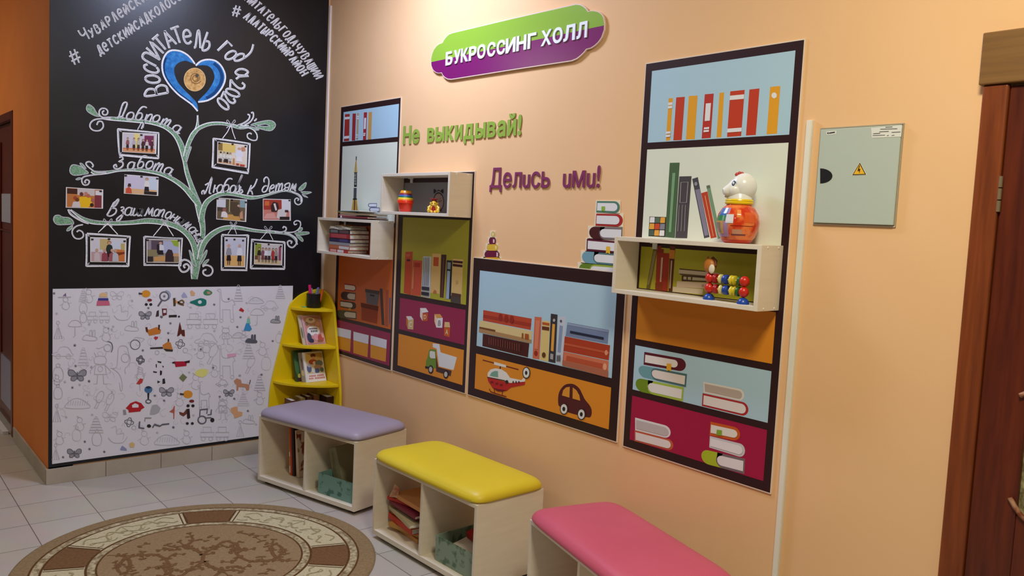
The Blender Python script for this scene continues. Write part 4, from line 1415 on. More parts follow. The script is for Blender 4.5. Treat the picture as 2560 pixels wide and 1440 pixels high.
# ---- handwriting: strokes of every letter in a unit box (x to the right, y up)
o_ = [(0.5, 1), (0.15, 0.85), (0.0, 0.5), (0.15, 0.12), (0.5, 0), (0.85, 0.15), (1, 0.5), (0.85, 0.88), (0.5, 1)]
CAPS = {
    'В': [[(0, 0), (0.05, 1), (0.55, 1), (0.8, 0.82), (0.6, 0.58), (0.05, 0.54), (0.75, 0.5), (0.98, 0.26), (0.7, 0.02), (0, 0)]],
    'О': [o_], '0': [o_],
    'С': [[(0.95, 0.82), (0.6, 1), (0.15, 0.85), (0, 0.5), (0.15, 0.12), (0.6, 0), (0.98, 0.2)]],
    'П': [[(0, 0), (0.05, 1), (0.95, 1), (1, 0)]],
    'И': [[(0.05, 1), (0, 0), (1, 1), (0.95, 0)]],
    'Й': [[(0.05, 0.9), (0, 0), (1, 0.9), (0.95, 0)], [(0.3, 1.15), (0.5, 1.05), (0.75, 1.15)]],
    'Т': [[(0, 1), (1, 1)], [(0.5, 1), (0.48, 0)]],
    'А': [[(0, 0), (0.5, 1), (0.62, 0.9), (1, 0)], [(0.2, 0.38), (0.82, 0.36)]],
    'Е': [[(0.08, 0.52), (0.95, 0.55), (0.85, 0.88), (0.5, 1), (0.12, 0.85), (0, 0.45), (0.2, 0.08), (0.6, 0), (0.95, 0.15)]],
    'Л': [[(0, 0.02), (0.25, 0.12), (0.42, 1), (0.7, 0.95), (0.98, 0)]],
    'Ь': [[(0.1, 1), (0.08, 0), (0.7, 0), (0.98, 0.24), (0.72, 0.48), (0.1, 0.46)]],
    'Ы': [[(0.05, 1), (0.04, 0), (0.45, 0), (0.62, 0.24), (0.45, 0.48), (0.05, 0.46)], [(0.95, 1), (0.95, 0)]],
    'Г': [[(0.05, 0), (0.05, 1), (0.95, 1)]],
    'Д': [[(0.02, -0.18), (0.05, 0.06), (0.95, 0.06), (1, -0.18)], [(0.2, 0.06), (0.45, 1), (0.78, 1), (0.85, 0.06)]],
    'д': [[(0.75, 0.5), (0.45, 0.62), (0.1, 0.45), (0.02, 0.15), (0.3, 0), (0.62, 0.15), (0.8, 0.45), (0.85, 0.8), (0.7, 1.1), (0.25, 1.4)]],
    'а': [[(0.88, 0.7), (0.5, 1), (0.1, 0.7), (0.05, 0.3), (0.38, 0.02), (0.75, 0.25), (0.88, 0.7)], [(0.98, 1), (0.92, 0.3), (1.2, 0)]],
    'Ч': [[(0, 1), (0.05, 0.6), (0.35, 0.45), (0.9, 0.6)], [(0.9, 1), (0.88, 0)]],
    'У': [[(0, 1), (0.5, 0.45)], [(1, 1), (0.4, 0.15), (0.05, 0)]],
    'Р': [[(0.05, 0), (0.05, 1), (0.65, 1), (0.95, 0.76), (0.65, 0.5), (0.05, 0.46)]],
    'К': [[(0.05, 1), (0.03, 0)], [(0.9, 1), (0.08, 0.48), (0.98, 0)]],
    'Ш': [[(0, 1), (0, 0), (1, 0), (1, 1)], [(0.5, 1), (0.5, 0)]],
    'Н': [[(0.03, 1), (0, 0)], [(0, 0.5), (1, 0.52)], [(1, 1), (0.97, 0)]],
    'М': [[(0, 0), (0.12, 1), (0.5, 0.4), (0.88, 1), (1, 0)]],
    '2': [[(0.05, 0.78), (0.3, 1), (0.75, 0.95), (0.85, 0.65), (0.4, 0.25), (0, 0), (1, 0.05)]],
    '#': [[(0.3, 1), (0.2, 0)], [(0.75, 1), (0.65, 0)], [(0, 0.66), (1, 0.7)], [(0, 0.3), (0.98, 0.34)]],
}
CUR = {
    'Д': [[(0.1, 0.02), (0.32, 0.1), (0.42, 1), (0.95, 1), (0.75, 0.12), (0.95, 0.02)], [(-0.1, 0.0), (0.75, 0.12)]],
    'З': [[(0.4, 0.95), (0.7, 1), (0.85, 0.8), (0.5, 0.6), (0.9, 0.55), (1.0, 0.25), (0.6, 0), (0.15, 0.05), (0, 0.25), (0.2, 0.35), (0.35, 0.15)]],
    'Л': [[(0.0, 0.05), (-0.08, 0.2), (0.1, 0.28), (0.3, 0.12), (0.6, 0.98), (0.7, 1), (0.72, 0.2), (0.95, 0.1)], [(0.1, 0.62), (0.45, 0.75)]],
    'В': [[(0.05, 0.05), (0.3, 0.55), (0.6, 1), (0.75, 0.98), (0.6, 0.65), (0.3, 0.5), (0.75, 0.45), (0.8, 0.2), (0.4, 0), (0.05, 0.05)], [(0.08, 0.05), (0.35, 0.8), (0.62, 0.98)]],
    'о': [o_],
    'а': [o_, [(0.98, 0.98), (0.92, 0.25), (1.05, 0.02), (1.3, 0.12)]],
    'б': [o_, [(0.02, 0.5), (0.12, 1.2), (0.45, 1.75), (0.9, 1.85), (1.25, 1.75)]],
    'р': [[(0.15, 0.95), (0.2, -0.9)], [(0.2, 0.1), (0.45, 0.85), (0.85, 1), (1, 0.7), (0.95, 0.05)]],
    'т': [[(0.0, 0.9), (0.1, 1), (0.06, 0)], [(0.08, 0.5), (0.28, 1), (0.48, 0.9), (0.46, 0)], [(0.48, 0.5), (0.7, 1), (0.9, 0.9), (0.9, 0.15), (1.08, 0)]],
    'ю': [[(0.0, 1), (0.0, 0)], [(0, 0.5), (0.35, 0.55)], [(0.35 + 0.65 * x, y) for x, y in o_]],
    'в': [[(0.1, 0.5), (0.45, 1.3), (0.75, 2.0), (0.6, 1.9), (0.2, 0.6), (0.1, 0.15), (0.45, 0), (0.8, 0.3), (0.6, 0.85), (0.3, 0.8)]],
    'ь': [[(0.1, 1), (0.1, 0.15), (0.45, 0), (0.8, 0.25), (0.55, 0.5), (0.15, 0.4)]],
    'к': [[(0.25, 1.2), (0.0, 0)], [(0.95, 2.0), (0.75, 1.1), (0.2, 0.55), (0.6, 0.4), (0.85, 0)]],
    'д': [[(0.2, 1.3), (0.1, 1.7), (0.45, 1.95), (0.9, 1.6), (1.0, 0.9), (0.8, 0.2), (0.35, 0), (0.05, 0.3), (0.3, 0.75), (0.75, 0.8)]],
    'е': [[(0.1, 0.45), (0.75, 0.6), (0.85, 0.9), (0.5, 1), (0.1, 0.6), (0.15, 0.1), (0.55, 0), (0.95, 0.2)]],
    'я': [[(0.0, 0), (0.35, 0.4), (0.15, 0.75), (0.5, 1), (0.95, 0.95), (0.9, 0)], [(0.35, 0.4), (0.9, 0.45)]],
    'м': [[(0.0, 0.05), (0.15, 0.1), (0.3, 1), (0.52, 0.25), (0.78, 1), (0.85, 0.15), (1.05, 0.05)]],
    'з': [[(0.1, 0.9), (0.5, 1), (0.75, 0.75), (0.4, 0.5), (0.8, 0.3), (0.75, -0.5), (0.35, -1.0), (0.0, -0.75), (0.4, -0.3), (1.0, 0.1)]],
    'и': [[(0.0, 1), (0.0, 0.2), (0.2, 0), (0.5, 0.3), (0.55, 1), (0.55, 0.2), (0.75, 0), (1.0, 0.3), (1.0, 1), (1.0, 0.15), (1.15, 0.05)]],
    'п': [[(0.05, 1), (0.05, 0)], [(0.05, 0.45), (0.4, 1), (0.8, 0.95), (0.85, 0.1), (1.05, 0.05)]],
    'н': [[(0.05, 1), (0.02, 0)], [(0.03, 0.5), (0.9, 0.55)], [(0.92, 1), (0.9, 0)]],
}


def put(font, ch, cx, cy, w_, h_, ang, width, slant=0.0, double=True):
    """centre (px), width and height (px), reading direction ang degrees (screen, clockwise positive)"""
    ca, sa = math.cos(math.radians(ang)), math.sin(math.radians(ang))
    for st in font[ch]:
        pts = []
        for x, y in st:
            u = (x - 0.5) * w_ * (0.84 if font is CAPS else 1.0) + slant * (y - 0.5) * h_
            v = -(y - 0.5) * h_
            pts.append((cx + u * ca - v * sa, cy + u * sa + v * ca))
        K.line(pts, width, M_CHALK, 2, smooth=4 if len(pts) > 3 else 0)
        if double:
            K.line([(x + 0.9, y + 0.6) for x, y in pts], width * 0.6, M_CHALKD, 3, smooth=4 if len(pts) > 3 else 0)


CXA, CYA = 487, 208
ring = [('В', 391, 226, 26, 54), ('О', 381, 198, 22, 37), ('С', 378, 172, 20, 38), ('П', 378, 148, 22, 38), ('И', 387, 126, 22, 42), ('Т', 401, 108, 24, 40),
        ('А', 422, 98, 24, 40), ('Т', 443, 88, 26, 40), ('Е', 468, 92, 22, 34), ('Л', 494, 100, 20, 40), ('Ь', 519, 103, 20, 44),
        ('Г', 562, 121, 22, 34), ('О', 577, 138, 20, 30), ('д', 606, 140, 24, 44), ('а', 604, 182, 24, 32), ('2', 593, 213, 22, 36), ('0', 582, 232, 18, 36), ('2', 571, 246, 18, 36), ('0', 558, 260, 18, 36)]
for ch, x, y, w_, h_ in ring[:11]:
    an = math.degrees(math.atan2(x - CXA, -(y - CYA)))
    put(CAPS, ch, x, y, w_, h_, an, 0.0125)
chalk('chalk_word', 'white chalk letters arching over the heart')
for ch, x, y, w_, h_ in ring[11:15]:
    an = math.degrees(math.atan2(x - CXA, -(y - CYA))) + (6 if ch != 'д' else -10)
    put(CAPS, ch, x, y, w_, h_, an, 0.0125)
chalk('chalk_word', 'white chalk word right of the heart')
for ch, x, y, w_, h_ in ring[15:]:
    an = math.degrees(math.atan2(x - CXA, -(y - CYA))) + 8
    put(CAPS, ch, x, y, w_, h_, an, 0.0125)
chalk('chalk_word', 'white chalk year 2020')


def row(text, p0, p1, h_, width, font=CAPS, bow=0.0, wf=0.78, slant=0.12):
    n = len(text)
    L_ = math.hypot(p1[0] - p0[0], p1[1] - p0[1])
    an = math.degrees(math.atan2(p1[1] - p0[1], p1[0] - p0[0]))
    nx, ny = math.sin(math.radians(an)), -math.cos(math.radians(an))
    for i, ch in enumerate(text):
        if ch == ' ':
            continue
        t = i / max(n - 1, 1)
        b = bow * 4 * t * (1 - t)
        x = p0[0] + (p1[0] - p0[0]) * t + nx * b
        y = p0[1] + (p1[1] - p0[1]) * t + ny * b
        a2 = an - math.degrees(math.atan2(bow * 4 * (1 - 2 * t), L_))
        put(font, ch, x, y, L_ / n * wf, h_, a2, width, slant)


put(CAPS, '#', 187, 142, 30, 36, -24, 0.0085)
chalk('chalk_hash_sign')
put(CAPS, 'Ч', 210, 86, 20, 32, -28, 0.0085)
row('УВАРЛЕЙСКИЙ', (229, 82), (372, -16), 21, 0.0088)
chalk('chalk_word')
row('ДЕТСКИЙСАДКОЛОСОК', (250, 126), (458, -18), 21, 0.0088)
chalk('chalk_word')
put(CAPS, '#', 591, 28, 24, 28, 14, 0.0085)
chalk('chalk_hash_sign')
row('АЛАТЫРСКИЙРАЙОН', (618, 41), (760, 182), 20, 0.0098, bow=8)
chalk('chalk_word')
row('ВОСПИТАТЕЛЬГОДАЧУВАШИИ', (585, -30), (796, 190), 20, 0.0088, bow=16)
chalk('chalk_word')


def words(letters, width, label):
    for ch, x, y, w_, h_, an in letters:
        put(CUR, ch, x, y, w_, h_, an, width, 0.22)
    chalk('chalk_word', label)


P3 = lambda x, y: z3([(x, y)])[0]
P4 = lambda x, y: z4([(x, y)])[0]
P5 = lambda x, y: z5([(x, y)])[0]
WS = 0.0082
words([('Д', *P3(915, 235), 20, 36, 2), ('о', *P3(1020, 300), 17, 20, 5), ('б', *P3(1130, 305), 15, 19, 6), ('р', *P3(1240, 325), 16, 21, 10), ('о', *P3(1345, 330), 15, 18, 14), ('т', *P3(1460, 385), 21, 21, 20), ('а', *P3(1595, 455), 17, 19, 24)], WS, 'cursive chalk word on the top left branch')
words([('З', *P3(880, 880), 22, 30, 0), ('а', *P3(1030, 915), 16, 19, 2), ('б', *P3(1150, 905), 14, 17, 4), ('о', *P3(1260, 905), 16, 20, 8), ('т', *P3(1370, 935), 21, 20, 14), ('а', *P3(1490, 980), 17, 19, 20)], WS, 'cursive chalk word on the second left branch')
words([('Л', *P4(400, 1180), 23, 40, 0), ('ю', *P4(525, 1200), 21, 20, 0), ('б', *P4(620, 1195), 14, 18, 0), ('о', *P4(705, 1205), 13, 19, 0), ('в', *P4(770, 1195), 12, 21, 0), ('ь', *P4(815, 1215), 10, 17, 0),
       ('к', *P4(935, 1225), 15, 20, 2), ('д', *P4(1105, 1195), 15, 19, -4), ('е', *P4(1190, 1200), 13, 18, -4), ('т', *P4(1280, 1185), 18, 18, -3), ('я', *P4(1370, 1180), 15, 18, 0), ('м', *P4(1455, 1185), 16, 18, 4)], WS, 'cursive chalk words on the right branch')
words([('В', *P5(985, 240), 26, 42, 4), ('з', *P5(1110, 280), 14, 18, 4), ('а', *P5(1205, 290), 16, 20, 2), ('и', *P5(1345, 300), 20, 19, 4), ('м', *P5(1520, 300), 22, 20, 4), ('о', *P5(1630, 310), 11, 18, 8), ('п', *P5(1705, 320), 12, 18, 12), ('о', *P5(1805, 345), 12, 18, 20),
       ('н', *P5(1890, 385), 12, 18, 28), ('и', *P5(1975, 435), 13, 18, 34), ('м', *P5(2080, 500), 15, 18, 42), ('а', *P5(2165, 565), 12, 16, 48), ('н', *P5(2215, 620), 10, 16, 58), ('и', *P5(2252, 680), 11, 15, 64), ('е', *P5(2275, 735), 8, 14, 74)], 0.0076, 'cursive chalk word on the lower left branch')

# ---- chalk picture frames and bows
frames = [[(293.2, 323), (397.5, 332.7), (396.9, 397), (297.2, 386.7)],
          [(532.6, 345.2), (624.9, 358.9), (621.2, 433.8), (530.6, 418.9)],
          [(216.2, 584.2), (326.3, 590.8), (320.9, 665.7), (215.3, 665.7)],
          [(360.2, 591.3), (456, 595.7), (452.7, 663.5), (359.7, 663)],
          [(553.3, 587), (621.1, 588), (617.2, 675.8), (552.6, 675)],
          [(628.3, 598), (712.4, 605.7), (712.4, 672.4), (626.3, 672.4)]]
photos = {
    'a': [(305.3, 330.7), (391.9, 334.7), (389.8, 385), (304.3, 380)],
    'b': [(310.3, 435.8), (395.9, 442.5), (394.9, 489.8), (308.9, 484)],
    'c': [(164.3, 467.6), (257.5, 473.7), (257, 521.7), (163.7, 519)],
    'd': [(542.7, 353.8), (618.2, 362.9), (616.2, 419.3), (541.7, 408.2)],
    'e': [(540.8, 494), (616.7, 499), (614.7, 555), (539.7, 548.3)],
    'f': [(656.3, 496.7), (725.8, 498.3), (726.3, 551.7), (656.3, 551.3)],
    'g': [(224.6, 592.4), (315.4, 595.7), (314.6, 655.9), (225, 654.8)],
    'h': [(365.7, 596.8), (449.4, 599), (450, 657), (365.7, 656.4)],
    'i': [(560.3, 592.5), (614.4, 593.9), (612.4, 668.2), (560, 667.5)],
    'j': [(635.3, 606.4), (706, 610.6), (704.7, 663.3), (633.9, 660.6)]}
inner = ['a', 'd', 'g', 'h', 'i', 'j']
for fr, ph in zip(frames, inner):
    q = photos[ph]
    jit = lambda p: (p[0] + rnd.uniform(-1, 1), p[1] + rnd.uniform(-1, 1))
    for i in range(4):
        a_, b_ = fr[i], fr[(i + 1) % 4]
        m_ = ((a_[0] + b_[0]) / 2 + rnd.uniform(-1, 1), (a_[1] + b_[1]) / 2 + rnd.uniform(-1, 1))
        K.line([jit(a_), m_, jit(b_)], 0.0075, M_CHALK, 2, smooth=4)
        K.line([(a_[0] + (q[i][0] - a_[0]) * .22, a_[1] + (q[i][1] - a_[1]) * .22), (b_[0] + (q[(i + 1) % 4][0] - b_[0]) * .22, b_[1] + (q[(i + 1) % 4][1] - b_[1]) * .22)], 0.0055, M_CHALKD, 2)
        K.line([a_, (a_[0] + (q[i][0] - a_[0]) * .85, a_[1] + (q[i][1] - a_[1]) * .85)], 0.0045, M_CHALKD, 3)
    chalk('chalk_frame')


def bow(cx, cy, s, lines, w_=0.0048):
    for sg_ in (-1, 1):
        K.line([(cx, cy), (cx + sg_ * s * .9, cy - s * 1.3), (cx + sg_ * s * 1.2, cy - s * .9), (cx + sg_ * s * .5, cy - s * .2), (cx, cy)], w_ * .8, M_CHALKD, 6, smooth=4)
        K.line([(cx, cy), (cx + sg_ * s * 1.3, cy + s * .9)], w_, M_CHALKD, 6)
    for l in lines:
        K.line([(cx, cy)] + l, w_, M_CHALK, 6)
    chalk('chalk_bow')


bow(577, 312, 9, [[(568, 330), (556, 346)], [(582, 332), (588, 348)]])
bow(269, 559, 9, [[(245, 581)], [(294, 586)]])
bow(411, 556, 7, [[(383, 590)], [(433, 590)]])
bow(583, 564, 7, [[(569, 585)], [(591, 585)]], 0.004)
bow(670, 576, 8, [[(650, 599)], [(682, 600)]], 0.004)
K.line(z3([(1165, 370), (1110, 470)]), 0.006, M_CHALKD, 3)
K.line(z3([(1190, 380), (1180, 445)]), 0.006, M_CHALKD, 3)
chalk('chalk_string')

# ================================================================== PHOTOGRAPHS HELD ON THE BOARD BY SMALL MAGNETS
SKIN = (206, 160, 136)


class Pic:
    def __init__(s, quad):
        s.q = quad

    def at(s, u, v):
        tl, tr, br, bl = s.q
        t = (tl[0] + (tr[0] - tl[0]) * u, tl[1] + (tr[1] - tl[1]) * u)
        b = (bl[0] + (br[0] - bl[0]) * u, bl[1] + (br[1] - bl[1]) * u)
        return (t[0] + (b[0] - t[0]) * v, t[1] + (b[1] - t[1]) * v)

    def pts(s, l):
        return [s.at(u, v) for u, v in l]


def photo(key, label, draw, magnets):
    q = photos[key]
    pc = Pic(q)
    B4 = [Bp(p, BD) for p in q]
    c = (sum(p[0] for p in B4) / 4, sum(p[1] for p in B4) / 4)
    t = thing('photograph', label, 'photograph', (BD + 0.0045, c[0], c[1]), group='photographs on the chalkboard')
    o = MB().prism(B4, BD + 0.0044, BD + 0.0052, pm((226, 222, 218), 0.35), axis='x').build('photo_paper', t)
    o.location = -t.location
    A = Art('B', BD + 0.0054)
    m = 0.035
    lay = [0]

    def R(u0, v0, u1, v1, col):
        f = lambda x: m + x * (1 - 2 * m)
        A.poly(pc.pts([(f(u0), f(v0)), (f(u1), f(v0)), (f(u1), f(v1)), (f(u0), f(v1))]), pm(col, 0.35), lay[0])
        lay[0] += 0.2

    def Pl(l, col):
        f = lambda x: m + x * (1 - 2 * m)
        A.poly(pc.pts([(f(u), f(v)) for u, v in l]), pm(col, 0.35), lay[0])
        lay[0] += 0.2

    def man(u, v0, v1, top, low, wd=0.05, hair=(60, 40, 30), legs=True):
        h_ = v1 - v0
        Pl([(u - wd * .5 + wd * math.cos(k * .7854) * .45 + wd * .5, v0 + h_ * .09 + h_ * .09 * math.sin(k * .7854)) for k in range(8)], hair)
        Pl([(u + wd * .36 * math.cos(k * .7854), v0 + h_ * .11 + h_ * .07 * math.sin(k * .7854)) for k in range(8)], SKIN)
        Pl([(u - wd * .5, v0 + h_ * .24), (u - wd * .2, v0 + h_ * .19), (u + wd * .2, v0 + h_ * .19), (u + wd * .55, v0 + h_ * .24), (u + wd * .75, v0 + h_ * .5), (u + wd * .4, v0 + h_ * .55), (u - wd * .45, v0 + h_ * .55), (u - wd * .75, v0 + h_ * .5)], top)
        Pl([(u - wd * .45, v0 + h_ * .54), (u + wd * .45, v0 + h_ * .54), (u + wd * .6, v0 + h_ * .8), (u - wd * .6, v0 + h_ * .8)], low)
        if legs:
            Pl([(u - wd * .35, v0 + h_ * .8), (u - wd * .1, v0 + h_ * .8), (u - wd * .12, v1), (u - wd * .32, v1)], (70, 46, 40))
            Pl([(u + wd * .1, v0 + h_ * .8), (u + wd * .35, v0 + h_ * .8), (u + wd * .32, v1), (u + wd * .12, v1)], (70, 46, 40))

    draw(R, Pl, man)
    o = A.build('photo_image', t)
    o.location = -t.location
    for u, v in magnets:
        p = Bp(pc.at(u, v), BD)
        o = MB().box(BD + .0058, BD + .009, p[0] - .006, p[0] + .006, p[1] - .004, p[1] + .004, pm((26, 26, 30), 0.4)).build('magnet', t, bevel=0.001)
        o.location = -t.location


def dr_a(R, P, man):
    R(0, 0, 1, 1, (206, 200, 204)); R(.34, 0, .5, .75, (232, 216, 130)); R(.66, .08, .95, .6, (122, 46, 84))
    P([(0, .8), (1, .78), (1, 1), (0, 1)], (214, 120, 70)); R(.0, .86, 1, 1, (222, 160, 110))
    for u, c1, c2 in ((.14, (150, 90, 90), (50, 36, 40)), (.34, (190, 180, 190), (40, 30, 36)), (.48, (196, 186, 170), (70, 56, 50)), (.62, (70, 40, 44), (50, 36, 36)), (.74, (210, 200, 196), (36, 30, 34)), (.9, (90, 40, 50), (70, 30, 40))):
        man(u, .22 + .05 * (u > .5), .92, c1, c2, .075)


def dr_b(R, P, man):
    R(0, 0, 1, .72, (206, 200, 216)); R(.6, .06, 1, .72, (200, 212, 222)); R(0, .72, 1, 1, (222, 180, 132)); R(.6, .82, 1, 1, (40, 34, 38))
    man(.68, .05, 1.0, (226, 222, 216), (34, 30, 36), .13, (160, 120, 60), False)
    P([(.03, 1), (.04, .75), (.12, .62), (.2, .75), (.22, 1)], (206, 84, 60)); P([(.08, .62), (.1, .45), (.18, .45), (.19, .62)], (70, 44, 40))


def dr_c(R, P, man):
    R(0, 0, 1, 1, (196, 120, 60)); R(0, .02, .3, .3, (70, 34, 26)); R(.3, 0, .8, .35, (206, 196, 190)); R(.8, .3, 1, 1, (130, 52, 64)); R(.82, .05, 1, .3, (222, 220, 220))
    P([(.36, .45), (.66, .4), (.74, .7), (.62, 1), (.34, 1)], (240, 190, 30)); P([(.14, 1), (.18, .72), (.36, .66), (.4, 1)], (214, 202, 200))
    for u, v, c in ((.24, .5, (170, 70, 50)), (.42, .28, (110, 50, 44)), (.55, .25, (200, 130, 110)), (.62, .36, (190, 110, 90)), (.74, .6, (170, 100, 90)), (.72, .85, (50, 36, 36)), (.3, .6, (120, 60, 40))):
        P([(u + .06 * math.cos(k), v + .11 * math.sin(k)) for k in range(6)], c)


def dr_d(R, P, man):
    R(0, 0, 1, 1, (226, 214, 196)); R(.05, 0, .62, .4, (226, 196, 110)); R(0, 0, .16, .38, (136, 110, 60)); R(0, .4, .5, .62, (206, 196, 160)); R(0, .88, 1, 1, (226, 186, 150))
    man(.76, .08, .98, (222, 222, 232), (232, 228, 230), .2, (226, 222, 226), False)
    P([(.82, .1), (.95, .06), (.98, .25), (.84, .3)], (200, 140, 110))
    for u in (.1, .22, .34, .44):
        man(u, .42, .95, (220, 218, 206), (196, 190, 180), .08)
    R(.02, .78, .14, .94, (60, 50, 44)); R(.22, .76, .36, .92, (36, 32, 34)); R(.54, .68, .6, .96, (200, 140, 80)); R(.66, .9, .76, .98, (170, 70, 50)); R(.8, .92, .96, 1, (190, 60, 60))


def dr_e(R, P, man):
    R(0, 0, 1, 1, (110, 92, 70)); R(0, .02, .3, .42, (208, 208, 216)); R(.3, 0, .44, .6, (88, 80, 62)); R(.42, 0, .45, .62, (190, 176, 130)); R(.8, 0, 1, .36, (140, 166, 170)); R(0, .42, .3, .6, (74, 62, 54))
    P([(.3, .75), (.75, .72), (.85, 1), (.2, 1)], (206, 156, 84)); P([(.46, .12), (.74, .12), (.82, .5), (.76, .8), (.6, .8), (.46, .55)], (84, 68, 52))
    P([(.14, .9), (.16, .66), (.26, .58), (.36, .7), (.38, .9)], (226, 220, 216)); P([(.18, .6), (.2, .45), (.32, .45), (.32, .62)], (150, 96, 80)); P([(.7, .3), (.74, .22), (.8, .26), (.78, .36)], SKIN); P([(.8, .9), (.82, .62), (.9, .5), (.93, .9)], (200, 150, 120))


def dr_f(R, P, man):
    R(0, 0, 1, 1, (206, 130, 116)); R(0, 0, .7, .5, (168, 60, 46)); R(.7, 0, 1, .55, (220, 220, 226)); R(.05, .08, .22, .3, (210, 110, 60))
    P([(.3, .6), (.28, .3), (.38, .1), (.55, .15), (.6, .4), (.5, .62)], (60, 36, 36)); P([(.38, .2), (.46, .18), (.52, .5), (.46, .55)], (226, 214, 210))
    P([(.5, .9), (.56, .5), (.7, .45), (.9, .6), (.86, .85), (.6, .95)], (214, 208, 204)); R(.62, .84, 1, 1, (50, 36, 36)); R(.82, .5, .95, .62, (70, 40, 40)); P([(.0, .95), (.1, .7), (.4, .66), (.5, .95)], (222, 160, 150))


def dr_g(R, P, man):
    R(0, 0, 1, 1, (214, 212, 218)); R(.26, .03, .56, .5, (200, 180, 120)); R(.6, .12, .9, .5, (206, 214, 226)); R(.88, .2, 1, .5, (196, 176, 110)); R(.0, .6, .4, 1, (196, 160, 160))
    P([(.7, .45), (1, .5), (1, 1), (.78, 1), (.78, .7)], (206, 120, 60)); P([(.74, .6), (1, .58), (1, .66), (.8, .74)], (130, 56, 30))
    man(.54, .1, .98, (38, 50, 48), (52, 26, 32), .15, (150, 100, 60))
    for u, c in ((.17, (206, 190, 190)), (.4, (150, 70, 84)), (.62, (160, 90, 96)), (.72, (190, 190, 196))):
        P([(u - .09, 1), (u - .08, .68), (u, .6), (u + .08, .68), (u + .1, 1)], c); P([(u + .05 * math.cos(k), .52 + .08 * math.sin(k)) for k in range(6)], (200, 160, 130))


def dr_h(R, P, man):
    R(0, 0, 1, 1, (150, 140, 130)); R(.12, .03, .5, .6, (92, 78, 90)); R(.5, .03, 1, .6, (176, 182, 206)); P([(.75, 0), (1, 0), (1, .3), (.85, .25)], (150, 176, 60)); R(0, 0, .12, .5, (150, 140, 150)); R(0, .45, .34, .75, (140, 130, 96))
    man(.42, .06, .82, (216, 216, 222), (30, 28, 34), .16, (60, 46, 50), False); R(.3, .2, .38, .6, (40, 36, 44))
    P([(.2, .78), (.56, .72), (.58, .98), (.2, .98)], (206, 156, 96)); P([(.56, 1), (.58, .62), (.66, .42), (.78, .45), (.84, .7), (.84, 1)], (56, 42, 48)); R(.82, .6, 1, .74, (206, 160, 116)); R(.84, .74, 1, 1, (150, 130, 96)); R(0, .76, .18, 1, (50, 42, 48))


def dr_i(R, P, man):
    R(0, 0, 1, .64, (200, 202, 216)); R(0, .62, 1, 1, (222, 178, 110)); R(.0, .3, .1, .62, (214, 206, 206))
    man(.2, .2, .96, (150, 150, 156), (40, 30, 34), .2, (200, 170, 160)); man(.74, .18, .98, (222, 224, 232), (40, 36, 46), .2, (200, 196, 206))


def dr_j(R, P, man):
    R(0, 0, 1, 1, (206, 200, 196)); R(0, 0, .24, .6, (140, 156, 60)); R(0, .6, .12, 1, (110, 76, 54)); R(.9, .1, 1, .8, (150, 84, 104)); R(0, .8, 1, 1, (214, 190, 150))
    for u, c1, c2 in ((.16, (50, 38, 40), (150, 116, 90)), (.3, (130, 86, 96), (120, 70, 60)), (.42, (226, 226, 230), (70, 44, 44)), (.54, (206, 216, 216), (60, 50, 50)), (.68, (180, 60, 60), (170, 56, 56)), (.8, (160, 150, 140), (60, 40, 44))):
        man(u, .18, .92, c1, c2, .1)


photo('a', 'photograph of a row of standing people, inside the upper left chalk frame', dr_a, [(.55, .09)])
photo('b', 'unframed photograph of a person in a white blouse with a seated child in red', dr_b, [(.04, .06), (.5, .05), (.96, .09)])
photo('c', 'unframed photograph with a bright yellow patch, nearest the orange wall', dr_c, [(.93, .1)])
photo('d', 'photograph of a person in white and children, inside the upper right chalk frame', dr_d, [(.06, .06), (.5, .04), (.93, .07)])
photo('e', 'unframed dark brown photograph of people round a table, below the right branch', dr_e, [(.03, .04), (.5, .06), (.96, .12)])
photo('f', 'unframed reddish photograph of a person bending over a table', dr_f, [(.95, .05)])
photo('g', 'photograph of a person in dark green among seated pink children', dr_g, [(.06, .09), (.52, .05), (.95, .12)])
photo('h', 'photograph with a grey curtain and tan table, framed beside the tree foot', dr_h, [(.03, .05), (.96, .04)])
photo('i', 'upright photograph of two people facing each other, in the tall chalk frame', dr_i, [(.1, .1), (.46, .07), (.86, .1)])
photo('j', 'photograph of a group of six people, in the lower right chalk frame', dr_j, [(.05, .05), (.5, .04), (.93, .1)])

# ================================================================== COLOURING POSTER
PD = BD + 0.0025
po = thing('colouring_poster', 'white colouring poster with pencil doodles of toys, filling the lower chalkboard', 'poster', (BD, -1.553, 0.11))


def pfit(o):
    o.location = -po.location
    return o


py0, py1, pz0_, pz1_ = -1.5535, -0.205, 0.1115, 1.0555
pfit(MB().box(BD + .0005, PD, py0, py1, pz0_, pz1_, pm((226, 224, 230), 0.6)).build('sheet', po))
D = Art('B', PD + 0.0003)
PENCIL = pm((190, 188, 196), 0.8)
PALE = pm((203, 201, 209), 0.8)
INK = pm((104, 102, 112), 0.8)
q1, q2, q3, q4 = zm(110, 700, 5.538), zm(400, 700, 5.538), zm(110, 900, 5.144), zm(400, 900, 5.144)
PW = 0.0032


def star(x, y, r, col=INK):
    for k in range(3):
        a_ = math.radians(k * 60 + 20)
        D.line([(x - r * math.cos(a_), y - r * math.sin(a_)), (x + r * math.cos(a_), y + r * math.sin(a_))], 0.0026, col, 1)


def rings(x, y, w_, h_, n=5, col=PENCIL):
    for k in range(n):
        ww = w_ * (0.35 + 0.65 * k / (n - 1)) / 2
        yy = y - h_ / 2 + h_ * k / n
        D.line([(x - ww, yy), (x + ww, yy), (x + ww + 1, yy + h_ / n * .8), (x - ww - 1, yy + h_ / n * .8)], PW * .8, col, 1, closed=True)
    D.line(ellipse(x, y - h_ / 2 - 3, 3, 3, 10), PW * .8, col, 1, closed=True)


